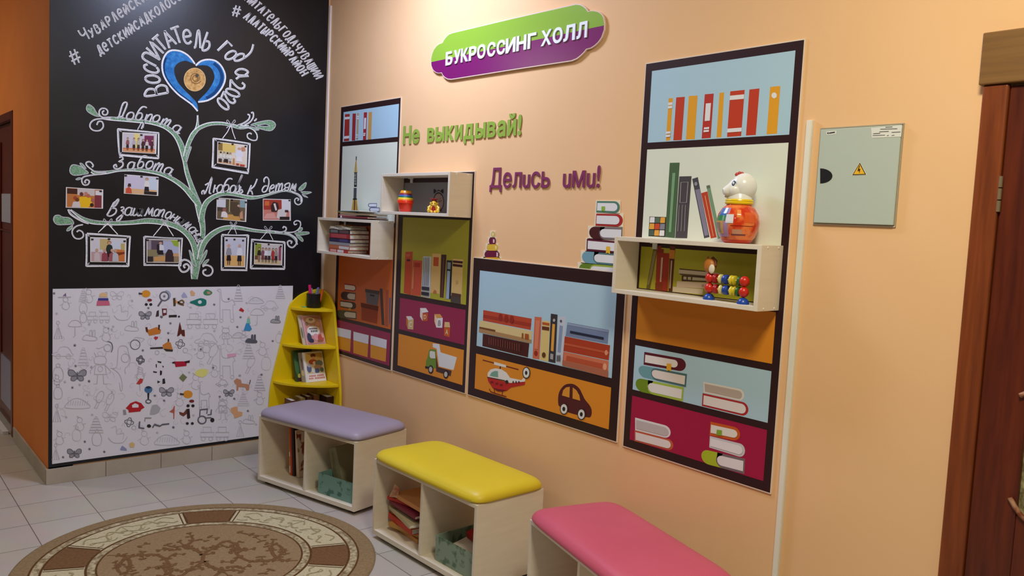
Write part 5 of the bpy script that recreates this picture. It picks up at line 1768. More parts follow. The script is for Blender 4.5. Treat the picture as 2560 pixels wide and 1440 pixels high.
def butterfly(x, y, s, col=PENCIL, fill=None):
    for sg_ in (-1, 1):
        w1 = [(x, y), (x + sg_ * s * .5, y - s * .6), (x + sg_ * s, y - s * .55), (x + sg_ * s * .95, y), (x + sg_ * s * .4, y + s * .1)]
        w2 = [(x, y), (x + sg_ * s * .6, y + s * .1), (x + sg_ * s * .7, y + s * .55), (x + sg_ * s * .25, y + s * .6)]
        for w_ in (w1, w2):
            if fill:
                D.poly(w_, fill, 0, smooth=3)
            D.line(w_, PW, col, 1, closed=True, smooth=3)
    D.line([(x, y - s * .4), (x, y + s * .5)], PW * 1.4, col, 1)


def bunny(x, y, s, col=PENCIL, fill=None):
    b_ = [(x - s, y + s * .5), (x - s * 1.0, y), (x - s * .5, y - s * .3), (x + s * .2, y - s * .1), (x + s, y + s * .1), (x + s * .9, y + s * .6)]
    if fill:
        D.poly(b_, fill, 0, smooth=3)
    D.line(b_, PW, col, 1, closed=True, smooth=3)
    for dx in (-.05, .45):
        e_ = [(x + s * dx, y), (x + s * (dx + .05), y - s * .9), (x + s * (dx + .35), y - s * .95), (x + s * (dx + .35), y)]
        if fill:
            D.poly(e_, fill, 0, smooth=3)
        D.line(e_, PW, col, 1, smooth=3)


def gear(x, y, r, col=INK):
    pts = []
    for k in range(16):
        rr = r * (1.25 if k % 4 < 2 else 0.9)
        pts.append((x + rr * math.cos(math.radians(k * 22.5)), y + rr * math.sin(math.radians(k * 22.5))))
    D.line(pts, PW * 1.2, col, 1, closed=True)
    D.line(ellipse(x, y, r * .62, r * .62, 18), PW, col, 1, closed=True)


def train(x, y, s, col=PENCIL):
    for k in range(2):
        x0 = x + k * s * 1.15
        D.line([(x0, y), (x0 + s, y), (x0 + s, y + s * .35), (x0, y + s * .35)], PW, col, 1, closed=True)
        D.line([(x0 + s * .2, y), (x0 + s * .2, y - s * .4), (x0 + s * .8, y - s * .4), (x0 + s * .8, y)], PW * .8, col, 1)
        for w_ in (.22, .78):
            D.line(ellipse(x0 + s * w_, y + s * .5, s * .15, s * .15, 14), PW, col, 1, closed=True)


def llama(x, y, s, col=PENCIL):
    D.line([(x - s * .3, y - s), (x - s * .05, y - s * 1.05), (x + s * .05, y - s * .3), (x + s * .5, y - s * .2), (x + s * .75, y - s * .35), (x + s * .95, y), (x + s * .8, y + s * .1), (x + s * .85, y + s)], PW, col, 1, smooth=3)
    D.line([(x - s * .3, y - s), (x - s * .1, y - s * .85), (x - s * .1, y + s)], PW, col, 1)
    D.line([(x + s * .1, y + s), (x + s * .08, y + s * .35), (x + s * .6, y + s * .35), (x + s * .62, y + s)], PW, col, 1)
    for dx in (0, .75):
        D.line(ellipse(x + s * dx, y + s * 1.12, s * .12, s * .12, 12), PW, col, 1, closed=True)


def robot(x, y, s, col=PENCIL):
    D.line([(x - s * .35, y - s), (x + s * .35, y - s), (x + s * .4, y - s * .5), (x - s * .4, y - s * .5)], PW, col, 1, closed=True, smooth=2)
    D.line([(x - s * .3, y - s), (x - s * .45, y - s * 1.3)], PW, col, 1)
    D.line([(x + s * .3, y - s), (x + s * .45, y - s * 1.3)], PW, col, 1)
    D.line([(x - s * .35, y - s * .4), (x + s * .35, y - s * .4), (x + s * .45, y + s * .3), (x - s * .45, y + s * .3)], PW, col, 1, closed=True)
    D.line(ellipse(x, y - s * .1, s * .18, s * .2, 14), PW * .8, col, 1, closed=True)
    for sg_ in (-1, 1):
        D.line([(x + sg_ * s * .4, y - s * .35), (x + sg_ * s * .75, y + s * .05), (x + sg_ * s * .7, y + s * .25)], PW, col, 1)
        D.line([(x + sg_ * s * .2, y + s * .3), (x + sg_ * s * .25, y + s), (x + sg_ * s * .5, y + s)], PW, col, 1)


def lady(x, y, s, col=PENCIL):
    D.line([(x, y - s * .6), (x + s * .45, y + s), (x - s * .45, y + s)], PW, col, 1, closed=True)
    for k in (-.15, .15):
        D.line([(x + s * k * .3, y - s * .2), (x + s * k, y + s)], PW * .8, col, 1)
    D.line(ellipse(x, y - s * .8, s * .17, s * .2, 12), PW, col, 1, closed=True)


def car(x, y, s, col=PALE):
    D.line([(x - s, y + s * .3), (x - s, y), (x - s * .6, y - s * .1), (x - s * .3, y - s * .6), (x + s * .5, y - s * .6), (x + s * .9, y), (x + s * .95, y + s * .3)], PW, col, 1, closed=True, smooth=2)
    for dx in (-.5, .55):
        D.line(ellipse(x + s * dx, y + s * .35, s * .24, s * .24, 14), PW, col, 1, closed=True)


def pot(x, y, s, col=PENCIL):
    D.line([(x - s * .6, y), (x - s * .3, y - s * .7), (x + s * .3, y - s * .7), (x + s * .6, y), (x + s * .4, y + s * .8), (x - s * .4, y + s * .8)], PW, col, 1, closed=True, smooth=3)
    D.line(ellipse(x, y - s * .95, s * .22, s * .22, 12), PW, col, 1, closed=True)


def at(f, x, y):
    return f([(x, y)])[0]


rp = random.Random(5)
for f, lst in ((q1, [(175, 465), (625, 615), (890, 665), (958, 645), (938, 690), (1220, 290), (425, 905), (437, 1190), (345, 1228), (660, 1205), (288, 1412), (622, 1402), (1368, 975), (1750, 600), (1720, 735), (140, 185), (1445, 388)]),
               (q2, [(750, 340), (950, 262), (1200, 318), (425, 382), (1115, 515), (755, 705), (1070, 650), (480, 960), (565, 960), (735, 1215), (1105, 1325), (1405, 1312), (1560, 845)]),
               (q3, [(405, 78), (318, 115), (610, 92), (270, 280), (580, 272), (458, 318), (365, 355), (555, 448), (875, 412), (285, 735), (618, 705), (525, 1050), (585, 1145), (775, 1180), (245, 1250), (1425, 460), (1545, 522), (1455, 935), (1665, 865)]),
               (q4, [(680, 98), (1025, 200), (1305, 188), (375, 160), (768, 472), (955, 497), (1130, 655), (1235, 828), (170, 868), (430, 712)])):
    for x, y in lst:
        star(*at(f, x, y), 3.4, INK if rp.random() < .6 else PENCIL)
for f, x, y, w_, h_ in ((q1, 545, 230, 22, 26), (q2, 1085, 200, 20, 36), (q2, 1225, 1000, 28, 34), (q3, 670, 850, 34, 36), (q4, 1070, 520, 28, 28), (q2, 1665, 180, 22, 28), (q1, 545, 1080, 26, 40), (q4, 1280, 310, 26, 34)):
    rings(*at(f, x, y), w_, h_, 5, PALE if x in (545, 1070) else PENCIL)
for f, x, y, s, fl in ((q1, 460, 1320, 22, pm((150, 150, 158), .8)), (q3, 390, 1200, 17, pm((150, 150, 156), .8)), (q1, 1400, 490, 15, pm((160, 158, 168), .8)), (q3, 1575, 410, 17, pm((166, 166, 172), .8)), (q4, 885, 425, 13, pm((166, 166, 172), .8)), (q3, 850, 730, 18, None), (q1, 1010, 215, 16, None)):
    butterfly(*at(f, x, y), s, INK if fl else PALE, fl)
bunny(*at(q1, 1215, 655), 15)
bunny(*at(q1, 635, 785), 16)
bunny(*at(q2, 1600, 560), 11, INK, pm((166, 168, 170), .8))
bunny(*at(q2, 1265, 830), 13, INK, pm((92, 92, 104), .8))
bunny(*at(q4, 1140, 780), 13, PENCIL)
gear(*at(q1, 1335, 1100), 8)
gear(*at(q2, 280, 885), 9)
gear(*at(q3, 1095, 800), 9)
gear(*at(q3, 1240, 5), 8)
for f, x, y, r in ((q1, 1262, 895, 12), (q1, 880, 940, 9), (q1, 1565, 1005, 5), (q2, 350, 975, 6), (q1, 860, 185, 3), (q3, 1155, 870, 5)):
    D.line(ellipse(*at(f, x, y), r, r, 20), PW * 1.2, INK if r > 9 else PENCIL, 1, closed=True)
D.line(q1([(1165, 880), (1230, 830), (1270, 795), (1330, 800), (1390, 820), (1340, 860)]), PW, PENCIL, 1, smooth=3)
D.line(q1([(870, 850), (930, 870), (950, 940), (930, 1000)]), PW * 1.5, INK, 1, smooth=3)
D.line(q1([(720, 940), (760, 950), (830, 920)]), PW, PENCIL, 1)
D.line(q1([(920, 1220), (1000, 1210), (1020, 1080), (1030, 950), (1080, 910), (1150, 930), (1170, 1010), (1195, 1100), (1160, 1190), (1120, 1230), (1130, 1300)]), PW * 1.1, PENCIL, 1, smooth=4)
D.line(q1(ellipse(1125, 1080, 55, 60, 18)), PW * 1.1, PENCIL, 1, closed=True)
D.line(q3([(880, 110), (960, 170), (1000, 270), (1005, 380), (985, 390), (970, 290)]), PW, PENCIL, 1, smooth=3)
train(*at(q2, 370, 545), 36)
train(*at(q4, 520, 930), 33)
train(*at(q1, 600, 500), 26, PALE)
llama(*at(q2, 850, 340), 36)
llama(*at(q2, 850, 1120), 36)
llama(*at(q4, 520, 470), 26)
robot(*at(q1, 780, 1250), 34)
robot(*at(q2, 910, 780), 20)
robot(*at(q4, 810, 640), 24)
lady(*at(q1, 195, 690), 22)
lady(*at(q3, 165, 680), 22)
lady(*at(q3, 150, 1180), 20, PENCIL)
lady(*at(q4, 1030, 880), 20)
car(*at(q1, 265, 1010), 24)
car(*at(q2, 640, 830), 26)
car(*at(q2, 1520, 360), 20)
car(*at(q4, 800, 300), 14, PENCIL)
pot(*at(q1, 195, 1300), 22)
pot(*at(q1, 545, 380), 16, PALE)
pot(*at(q1, 545, 520), 14)
pot(*at(q3, 420, 960), 18, PALE)
pot(*at(q3, 680, 1010), 20)
pot(*at(q3, 180, 420), 18)
pot(*at(q4, 800, 590), 16)
pot(*at(q2, 1650, 800), 14, PALE)
pot(*at(q2, 1470, 1150), 20, PALE)
# hedgehog-like pincushions, umbrellas, guitars, plane, ship
for f, x, y, s in ((q3, 430, 570, 30), (q3, 1580, 1040, 30), (q2, 1090, 770, 16), (q2, 1330, 290, 18)):
    cx, cy = at(f, x, y)
    D.line([(cx - s, cy + s * .3), (cx - s * .6, cy - s * .3), (cx, cy - s * .5), (cx + s * .7, cy - s * .2), (cx + s, cy + s * .3)], PW, PENCIL, 1, closed=True, smooth=3)
    for k in range(9):
        xx = cx - s * .8 + k * s * .2
        D.line([(xx, cy + s * .1), (xx + 2, cy - s * .3)], PW * .7, PENCIL, 1)
for f, x, y in ((q1, 430, 640), (q2, 1345, 480)):
    cx, cy = at(f, x, y)
    D.line([(cx - 16, cy), (cx - 10, cy - 12), (cx, cy - 15), (cx + 10, cy - 12), (cx + 16, cy)], PW, PENCIL, 1, closed=True, smooth=3)
    D.line([(cx, cy), (cx, cy + 24), (cx - 5, cy + 28)], PW, PENCIL, 1)
for f, x, y, s in ((q3, 720, 530, 14), (q3, 850, 560, 14), (q2, 740, 1050, 16), (q4, 1170, 80, 14)):
    cx, cy = at(f, x, y)
    D.line(ellipse(cx, cy - s * .8, s * .6, s * 1.1, 14, 25), PW, PENCIL, 1, closed=True)
    D.line([(cx - s * .4, cy), (cx - s * 1.0, cy + s * 1.2), (cx - s * .6, cy + s * 1.3), (cx, cy + s * .1)], PW, PENCIL, 1)
for f, x, y, s in ((q1, 1090, 440, 22), (q3, 950, 950, 24)):
    cx, cy = at(f, x, y)
    D.line([(cx - s, cy + s * .4), (cx - s * .5, cy + s * .9), (cx + s * .5, cy + s * .9), (cx + s, cy + s * .3)], PW, PENCIL, 1, smooth=3)
    D.line([(cx - s * .7, cy - s * .6), (cx - s * .2, cy - s * .8), (cx - s * .1, cy), (cx + s * .6, cy - s * .1), (cx + s * .5, cy + s * .6)], PW, PALE, 1, smooth=3)
for f, x, y, s in ((q1, 300, 330, 15), (q1, 620, 230, 16), (q1, 860, 760, 17), (q1, 1330, 1330, 15), (q1, 180, 1390, 12), (q2, 1160, 780, 12), (q2, 1420, 960, 16), (q2, 560, 1010, 15), (q2, 640, 930, 15), (q3, 1240, 180, 15), (q3, 1290, 1010, 17), (q3, 460, 830, 16), (q3, 200, 1010, 16), (q4, 460, 290, 18), (q4, 340, 1000, 16), (q4, 250, 520, 15), (q4, 1280, 500, 15), (q4, 700, 150, 14)):
    cx, cy = at(f, x, y)
    D.line(ellipse(cx, cy - s * .7, s * .42, s * .4, 14), PW * .8, PENCIL, 1, closed=True)
    D.line([(cx - s * .35, cy - s * .3), (cx - s * .6, cy + s * .5), (cx - s * .2, cy + s * .9), (cx + s * .3, cy + s * .9), (cx + s * .65, cy + s * .4), (cx + s * .35, cy - s * .3)], PW * .8, PENCIL, 1, smooth=3)
    D.line([(cx - s * .5, cy), (cx - s, cy + s * .3)], PW * .8, PENCIL, 1)
    D.line([(cx + s * .5, cy), (cx + s * .95, cy - s * .2)], PW * .8, PENCIL, 1)
    D.line([(cx - s * .3, cy - s), (cx - s * .45, cy - s * 1.35), (cx - s * .05, cy - s * 1.1)], PW * .8, PENCIL, 1)
for k in range(150):        # faint pencil scribbles between the toys
    u, v = rp.uniform(142, 640), rp.uniform(735, 1110)
    if v > 1100 - (u - 140) * .11:
        continue
    s = rp.uniform(4, 11)
    a0 = rp.uniform(0, 360)
    D.line([(u + s * math.cos(math.radians(a0 + k2 * 60)) * rp.uniform(.5, 1.2), v + s * math.sin(math.radians(a0 + k2 * 60)) * rp.uniform(.5, 1.2)) for k2 in range(5)], 0.0024, PALE, 0, smooth=3)
pfit(D.build('pencil_doodles', po))['kind'] = 'stuff'


def col(name, label):
    return pfit(D.build(name, po, label))


def P_(f, pts, c, layer=2, smooth=0):
    D.poly(f(pts), pm(c, 0.7), layer, smooth=smooth)


P_(q1, [(770, 190), (815, 170), (870, 190), (880, 235), (762, 235)], (226, 190, 140)); P_(q1, [(750, 250), (888, 250), (892, 285), (746, 285)], (70, 60, 140), 3); P_(q1, [(735, 290), (900, 290), (912, 350), (726, 355)], (206, 104, 130), 3)
col('coloured_doodle', 'coloured ring pyramid')
for f, dx, dy, k in ((q1, 0, 0, 1.0), (q4, -1055, 250, .93)):
    P_(f, [((1412 + 62 * math.cos(t * .5236)) * 1 + dx, 190 + 50 * math.sin(t * .5236) + dy) for t in range(12)], (222, 150, 46)); P_(f, [(1310 + dx, 172 + dy), (1362 + dx, 182 + dy), (1360 + dx, 200 + dy), (1312 + dx, 200 + dy)], (70, 60, 60), 3)
    col('coloured_doodle', 'orange rattle')
    P_(f, [(1462 + 34 * math.cos(t * .7854) + dx, 278 + 20 * math.sin(t * .7854) + dy) for t in range(8)], (130, 40, 54))
    for cx in (1415, 1478):
        P_(f, [(cx + 22 * math.cos(t * .7854) + dx, 338 + 20 * math.sin(t * .7854) + dy) for t in range(8)], (36, 34, 40))
    col('coloured_doodle', 'maroon and black doodle blobs')
cx, cy = at(q1, 1665, 225)
D.line(ellipse(cx, cy, 11, 11, 22), 0.0075, INK, 2, closed=True); D.line([(cx - 6, cy + 10), (cx - 16, cy + 25)], 0.010, INK, 2); D.line(ellipse(cx + 3, cy - 2, 12, 12, 16, 0, -90, 60), 0.006, pm((140, 160, 196), .7), 1)
star(cx, cy, 4)
col('coloured_doodle', 'magnifier ring with a star')
P_(q2, [(180, 250), (212, 248), (215, 360), (186, 362)], (80, 60, 40)); P_(q2, [(212, 270), (240, 300), (215, 340)], (222, 150, 70), 3)
D.line(q2([(240, 300), (300, 330), (330, 310), (300, 280), (250, 320), (330, 350)]), 0.008, pm((120, 90, 60), .7), 2, smooth=3)
col('coloured_doodle', 'brown trumpet')
P_(q2, [(415, 300), (470, 280), (560, 250), (630, 270), (642, 300), (630, 350), (540, 362), (460, 330), (420, 320)], (20, 120, 110), 2, 2); P_(q2, [(550 + 28 * math.cos(t * .7854), 305 + 26 * math.sin(t * .7854)) for t in range(8)], (226, 226, 230), 3)
col('coloured_doodle', 'teal rocket')
P_(q2, [(600, 170), (640, 130), (700, 150), (725, 180), (680, 210), (620, 205)], (60, 140, 96), 2, 2); P_(q2, [(648, 160), (690, 160), (700, 190), (655, 195)], (206, 136, 120), 3)
col('coloured_doodle', 'green and pink ball')
P_(q2, [(295, 215), (330, 165), (360, 200), (380, 240), (310, 245)], (166, 170, 206), 2)
col('coloured_doodle', 'pale blue cup')
P_(q2, [(415, 160), (440, 140), (485, 180), (480, 215), (430, 220)], (222, 176, 130), 2)
col('coloured_doodle', 'tan little house')
P_(q1, [(1545, 510), (1560, 430), (1590, 415), (1590, 500)], (60, 52, 54)); P_(q1, [(1632, 395), (1700, 395), (1700, 480), (1640, 500)], (110, 50, 50)); P_(q1, [(1650, 415), (1688, 415), (1688, 455), (1650, 455)], (230, 226, 230), 3); P_(q1, [(1728, 485), (1838, 482), (1838, 515), (1728, 515)], (40, 36, 40))
D.line(q1([(1610, 500), (1640, 520)]), 0.01, INK, 3)
for x in (1740, 1868):
    P_(q1, [(x + 16 * math.cos(t), 505 + 14 * math.sin(t)) for t in range(6)], (50, 46, 50), 3)
col('coloured_doodle', 'black and brown train')
P_(q1, [(1415, 660), (1450, 690), (1560, 650), (1620, 690), (1610, 740), (1460, 770), (1430, 720)], (206, 124, 46), 2); P_(q1, [(1402, 655), (1430, 650), (1440, 720), (1415, 720)], (90, 46, 30), 3); P_(q1, [(1580, 620), (1606, 620), (1600, 690), (1580, 690)], (70, 40, 34), 3)
col('coloured_doodle', 'orange and brown toy dog')
P_(q1, [(1518, 800), (1540, 780), (1582, 788), (1575, 810), (1545, 832)], (190, 50, 60))
col('coloured_doodle', 'small red heart')
P_(q1, [(1640, 900), (1720, 850), (1755, 870), (1785, 975), (1690, 980), (1650, 940)], (206, 130, 56)); P_(q1, [(1468, 935), (1640, 925), (1650, 950), (1470, 955)], (50, 44, 44), 3); P_(q1, [(1650, 950), (1785, 965), (1780, 990), (1690, 985)], (50, 44, 44), 3); P_(q1, [(1712, 815), (1732, 815), (1732, 852), (1712, 855)], (60, 50, 50), 3)
col('coloured_doodle', 'orange and black toy plane')
P_(q2, [(260, 640), (272, 580), (290, 640), (300, 690), (340, 690), (345, 780), (310, 775), (290, 740), (265, 770), (235, 780), (250, 700)], (96, 40, 28), 2)
col('coloured_doodle', 'brown toy horse')
P_(q2, [(1155, 700), (1190, 600), (1230, 590), (1272, 680), (1240, 708)], (60, 146, 200), 2); P_(q2, [(1195, 600), (1210, 520), (1240, 520), (1252, 600)], (130, 200, 180), 3); P_(q2, [(1205, 530), (1218, 500), (1240, 508), (1240, 535)], (214, 190, 160), 4)
col('coloured_doodle', 'doll in a blue dress')
P_(q2, [(1090, 420), (1120, 380), (1165, 420), (1150, 445)], (190, 40, 40))
col('coloured_doodle', 'small red blot')
P_(q2, [(930, 1025), (1050, 1012), (1055, 1055), (935, 1072)], (226, 170, 200))
col('coloured_doodle', 'pink bar')
P_(q2, [(165, 1140), (200, 1128), (380, 1125), (410, 1115), (410, 1145), (370, 1150), (365, 1190), (215, 1205), (205, 1160)], (176, 24, 54), 2); P_(q2, [(165, 1138), (208, 1130), (206, 1155), (172, 1155)], (50, 30, 40), 3); P_(q2, [(340, 1125), (412, 1112), (410, 1145), (345, 1150)], (60, 30, 40), 3)
col('coloured_doodle', 'crimson helicopter below the plane')
P_(q2, [(490, 1270), (560, 1230), (660, 1240), (655, 1300), (590, 1345), (495, 1320)], (228, 226, 130), 2, 2)
col('coloured_doodle', 'pale yellow duck')
P_(q2, [(262, 1355), (315, 1295), (375, 1345), (320, 1410)], (124, 130, 90), 2)
col('coloured_doodle', 'olive lozenge')
for dx, pts in ((0, [(1545, 1170), (1560, 1160), (1562, 1210), (1550, 1210)]), (0, [(1510, 1260), (1565, 1270), (1560, 1285), (1515, 1280)]), (0, [(1605, 1250), (1635, 1260), (1630, 1310), (1605, 1320)]), (0, [(1570, 1120), (1625, 1130), (1622, 1150), (1575, 1140)]), (0, [(1635, 1185), (1660, 1195), (1650, 1215)]), (0, [(1570, 1390), (1610, 1410), (1570, 1430)]), (0, [(1640, 1370), (1670, 1360), (1680, 1430), (1640, 1440)])):
    P_(q1, pts, (40, 38, 46))
col('coloured_doodle', 'black spotted toy')
P_(q3, [(1185, 305), (1235, 235), (1275, 245), (1265, 290), (1225, 315)], (196, 60, 60), 2)
D.line(q3([(1230, 310), (1235, 400)]), 0.004, PENCIL, 1)
col('coloured_doodle', 'red lollipop')
P_(q3, [(1342 + 52 * math.cos(t * .5236), 380 + 46 * math.sin(t * .5236)) for t in range(12)], (70, 116, 160)); P_(q3, [(1328, 425), (1355, 425), (1348, 505), (1332, 505)], (40, 40, 46), 3); P_(q3, [(1300, 352), (1342, 335), (1385, 352), (1342, 372)], (40, 50, 70), 3)
D.line(ellipse(*at(q3, 1342, 532), 6.5, 4.5, 16), 0.006, INK, 2, closed=True)
col('coloured_doodle', 'blue rattle with a ring')
P_(q3, [(1050, 620), (1110, 555), (1180, 528), (1250, 555), (1292, 610), (1250, 635), (1240, 660), (1090, 675), (1085, 640)], (186, 30, 40), 2); P_(q3, [(1130, 580), (1170, 555), (1215, 575), (1215, 610), (1135, 612)], (232, 226, 228), 3); P_(q3, [(1015, 640), (1050, 640), (1060, 700), (1020, 705)], (150, 150, 150), 2)
col('coloured_doodle', 'red toy telephone')
P_(q3, [(1370, 640), (1390, 580), (1450, 570), (1500, 620), (1480, 670), (1420, 700), (1360, 700)], (176, 176, 180), 2)
col('coloured_doodle', 'grey toy')
P_(q4, [(118, 665), (165, 630), (178, 590), (190, 590), (182, 760), (172, 760), (170, 680)], (190, 96, 80), 2)
col('coloured_doodle', 'red pennant')
P_(q4, [(245, 665), (300, 680), (340, 630), (375, 625), (388, 740), (365, 758), (345, 745), (345, 690), (300, 725), (255, 700)], (116, 60, 46), 2); P_(q4, [(340, 630), (378, 625), (388, 745), (355, 755)], (50, 36, 36), 3)
for x in (350, 415):
    P_(q4, [(x + 20 * math.cos(t * .7854), 815 + 18 * math.sin(t * .7854)) for t in range(8)], (44, 40, 44), 3)
col('coloured_doodle', 'brown toy with black wheels')
D.line(ellipse(*at(q4, 540, 770), 10, 9.5, 22), 0.008, INK, 2, closed=True)
P_(q4, [(672 + 28 * math.cos(t * .7854), 772 + 30 * math.sin(t * .7854)) for t in range(8)], (40, 38, 44))
D.line(q4([(510, 720), (515, 640), (610, 630), (600, 690)]), 0.007, INK, 2); D.line(q4([(590, 745), (660, 740)]), 0.007, INK, 2); D.line(q4([(660, 635), (655, 700), (610, 705)]), 0.007, INK, 2)
col('coloured_doodle', 'black outlined tractor')
P_(q4, [(950, 265), (985, 235), (1040, 255), (1050, 300), (1150, 315), (1145, 385), (1110, 390), (1095, 350), (1010, 345), (1005, 390), (980, 390), (985, 320), (955, 290)], (196, 140, 110), 2)
D.line(q4([(1150, 310), (1162, 255)]), 0.006, pm((110, 90, 80), .7), 2)
col('coloured_doodle', 'tan toy dog')
P_(q4, [(910, 620), (960, 600), (995, 600), (1000, 660), (1060, 670), (1055, 715), (960, 750), (940, 690), (908, 665)], (222, 170, 124), 2)
col('coloured_doodle', 'sandy toy cat')
P_(q3, [(1095, 1075), (1130, 1055), (1170, 1080), (1155, 1125), (1105, 1120)], (222, 190, 130), 2)
col('coloured_doodle', 'pale orange house')
P_(q3, [(978, 1145), (1005, 1100), (1060, 1140), (1065, 1165), (985, 1160)], (146, 150, 190), 2)
col('coloured_doodle', 'lilac boat')
P_(q1, [(262, 215), (302, 178), (308, 225)], (130, 104, 140), 2); D.line(q1([(195, 240), (375, 235)]), 0.005, PENCIL, 2)
D.line(q3([(1230, 790), (1222, 870), (1290, 880)]), 0.008, INK, 2); P_(q3, [(1350 + 30 * math.cos(t), 848 + 24 * math.sin(t)) for t in range(6)], (36, 34, 38)); D.line(q3([(1395, 870), (1420, 830), (1490, 850), (1520, 830), (1610, 820)]), 0.009, INK, 2); D.line(q3([(1295, 790), (1300, 745), (1380, 745)]), 0.006, pm((150, 150, 150), .7), 2)
col('coloured_doodle', 'black wheeled toy train')

# ================================================================== BOOKS
def basis(ex, ez):
    ex = Vector(ex).normalized()
    ez = Vector(ez)
    ez = (ez - ex * ez.dot(ex)).normalized()
    ey = ez.cross(ex)
    return Matrix((ex, ey, ez)).transposed()


def book(label, w_, h_, t_, cover, loc, rot, group=None, pages=None, front=None, spine=None, name='book', soft=False):
    """spine at local x=0, thickness along y, height along z"""
    r = thing(name, label, 'book', loc, rot, group)
    c = cover if isinstance(cover, bpy.types.Material) else pm(cover, 0.5)
    b = 0.0008 if soft else 0.0022
    ov = 0.0 if soft else 0.003
    mb = MB()
    mb.box(0, w_, 0, b, 0, h_, c)
    mb.box(0, w_, t_ - b, t_, 0, h_, c)
    mb.box(0, b * 1.2, b, t_ - b, 0, h_, c)
    mb.build('cover', r, bevel=0.0006)
    MB().box(b * 1.2, w_ - ov, b, t_ - b, ov, h_ - ov, pages or M_PAGES).build('pages', r)
    if spine:
        mb = MB()
        for z0, z1, cc in spine:
            mb.box(-0.0004, 0.0002, t_ * 0.12, t_ * 0.88, z0 * h_, z1 * h_, pm(cc, 0.5))
        mb.build('spine_print', r)
    if front:
        mb = MB()
        k = 0
        for f in front:
            pts, cc = f[0], f[1]
            k += 1
            side = f[2] if len(f) > 2 else 0
            yy = -0.0003 - 0.00012 * k if side == 0 else t_ + 0.0003 + 0.00012 * k
            v = [(u * w_, yy, vv * h_) for u, vv in pts]
            mb.add(v, [tuple(range(len(v)))], pm(cc, 0.5))
        mb.build('cover_picture', r, recalc=False)
    return r


def rectp(u0, v0, u1, v1):
    return [(u0, v0), (u1, v0), (u1, v1), (u0, v1)]


def blob(u, v, ru, rv, n=9):
    return [(u + ru * math.cos(2 * math.pi * k / n), v + rv * math.sin(2 * math.pi * k / n)) for k in range(n)]


# ================================================================== WALL SHELF BOXES
def wall_shelf(label, x0, x1, z0, z1, d=0.142):
    loc = Vector((x0, -BT - 0.001, z0))
    t = thing('wall_shelf', label, 'shelf', loc, group='cream shelf boxes on the printed panels')
    w_, h_, th = x1 - x0, z1 - z0, 0.016
    d -= BT + 0.001
    MB().box(0, th, -d, 0, 0, h_, M_MELAM).build('side_panel', t, bevel=0.0012)
    MB().box(w_ - th, w_, -d, 0, 0, h_, M_MELAM).build('side_panel', t, bevel=0.0012)
    MB().box(th, w_ - th, -d, 0, h_ - th, h_, M_MELAM).build('top_panel', t, bevel=0.0012)
    MB().box(th, w_ - th, -d, 0, 0, th, M_MELAM).build('bottom_panel', t, bevel=0.0012)
    for y_ in (-d * .72, -d * .22):
        for z_ in (th * .5, h_ - th * .5):
            MB().lathe([(0.0035, 0), (0.0035, .0012), (0.0015, .0018)], pm((244, 236, 214), 0.4), (w_, y_, z_), 12, axis='x').build('screw_cap', t, smooth=True)
    mb = MB()
    mb.box(0.085, 0.112, -0.020, -0.001, h_ - th - 0.004, h_ - th, M_WHITE)
    mb.box(0.088, 0.109, -0.008, -0.001, h_ - th - 0.026, h_ - th - 0.004, pm((214, 214, 206), 0.4))
    mb.build('bracket', t, bevel=0.001)
    return t


S1 = (0.208, 0.868, 1.278, 1.497)
S2 = (0.940, 1.585, 1.534, 1.752)
S3 = (2.677, 3.325, 1.269, 1.487)
wall_shelf('cream shelf box packed with a stack of books, lowest and nearest the chalkboard', *S1, d=0.147)
wall_shelf('cream shelf box with coloured toy cups and a toy figure inside', *S2, d=0.144)
wall_shelf('cream shelf box with a bead toy inside and a glossy jar on top', *S3, d=0.134)

# stack inside shelf 1: spines to the room, heads to the right
zc = S1[2] + 0.0165
stack = [((176, 52, 50), 0.020, 0.236, 'red book with white spots at the bottom of the stack in the packed shelf box', [(.08, .4, (224, 160, 150)), (.46, .78, (222, 214, 210))], (176, 52, 50)),
         ((176, 92, 58), 0.022, 0.252, 'book with half orange half white spine, second from the bottom of the packed shelf box', [(.03, .48, (190, 104, 66)), (.5, .98, (214, 208, 204))], None),
         ((150, 148, 150), 0.018, 0.250, 'silver grey book below the navy one in the packed shelf box', None, None),
         ((40, 34, 74), 0.022, 0.254, 'navy blue book in the middle of the packed shelf box', [(.5, .9, (70, 62, 110))], None),
         ((150, 40, 46), 0.028, 0.252, 'dark red book above the navy one in the packed shelf box', [(.1, .86, (176, 70, 74))], None),
         ((44, 42, 44), 0.024, 0.250, 'black book with grey letters in the packed shelf box', [(.06, .42, (110, 112, 108)), (.5, .94, (92, 70, 70))], None)]
for c_, t_, h_, lab, sp, _ in stack:
    dx = rnd.uniform(-0.004, 0.004)
    book(lab, 0.130, h_, t_, c_, (0.352 + dx, -0.140 + abs(dx), zc), basis((0, 1, 0), (1, 0, 0)), 'books stacked in the lowest shelf box', spine=sp)
    zc += t_ + 0.0006
mb_w = noise_mat('curled_pages', (176, 166, 146), (226, 214, 192), 120, rough=0.85)
t = thing('book', 'worn coverless book with curled pages on top of the stack in the packed shelf box', 'book', (0.352, -0.14, zc), None, 'books stacked in the lowest shelf box')
mb = MB()
for k in range(5):
    n = 10
    up = [(0.25 * i / n, 0.004 * k + 0.006 * math.sin(i * .9 + k) * (0.3 + .1 * k) + 0.004) for i in range(n + 1)]
    dn = [(x, v - 0.0035) for x, v in up]
    mb.prism(up + dn[::-1], 0.002 * k, 0.115 - 0.002 * k, mb_w, axis='y')
mb.build('pages', t)
zc += 0.03

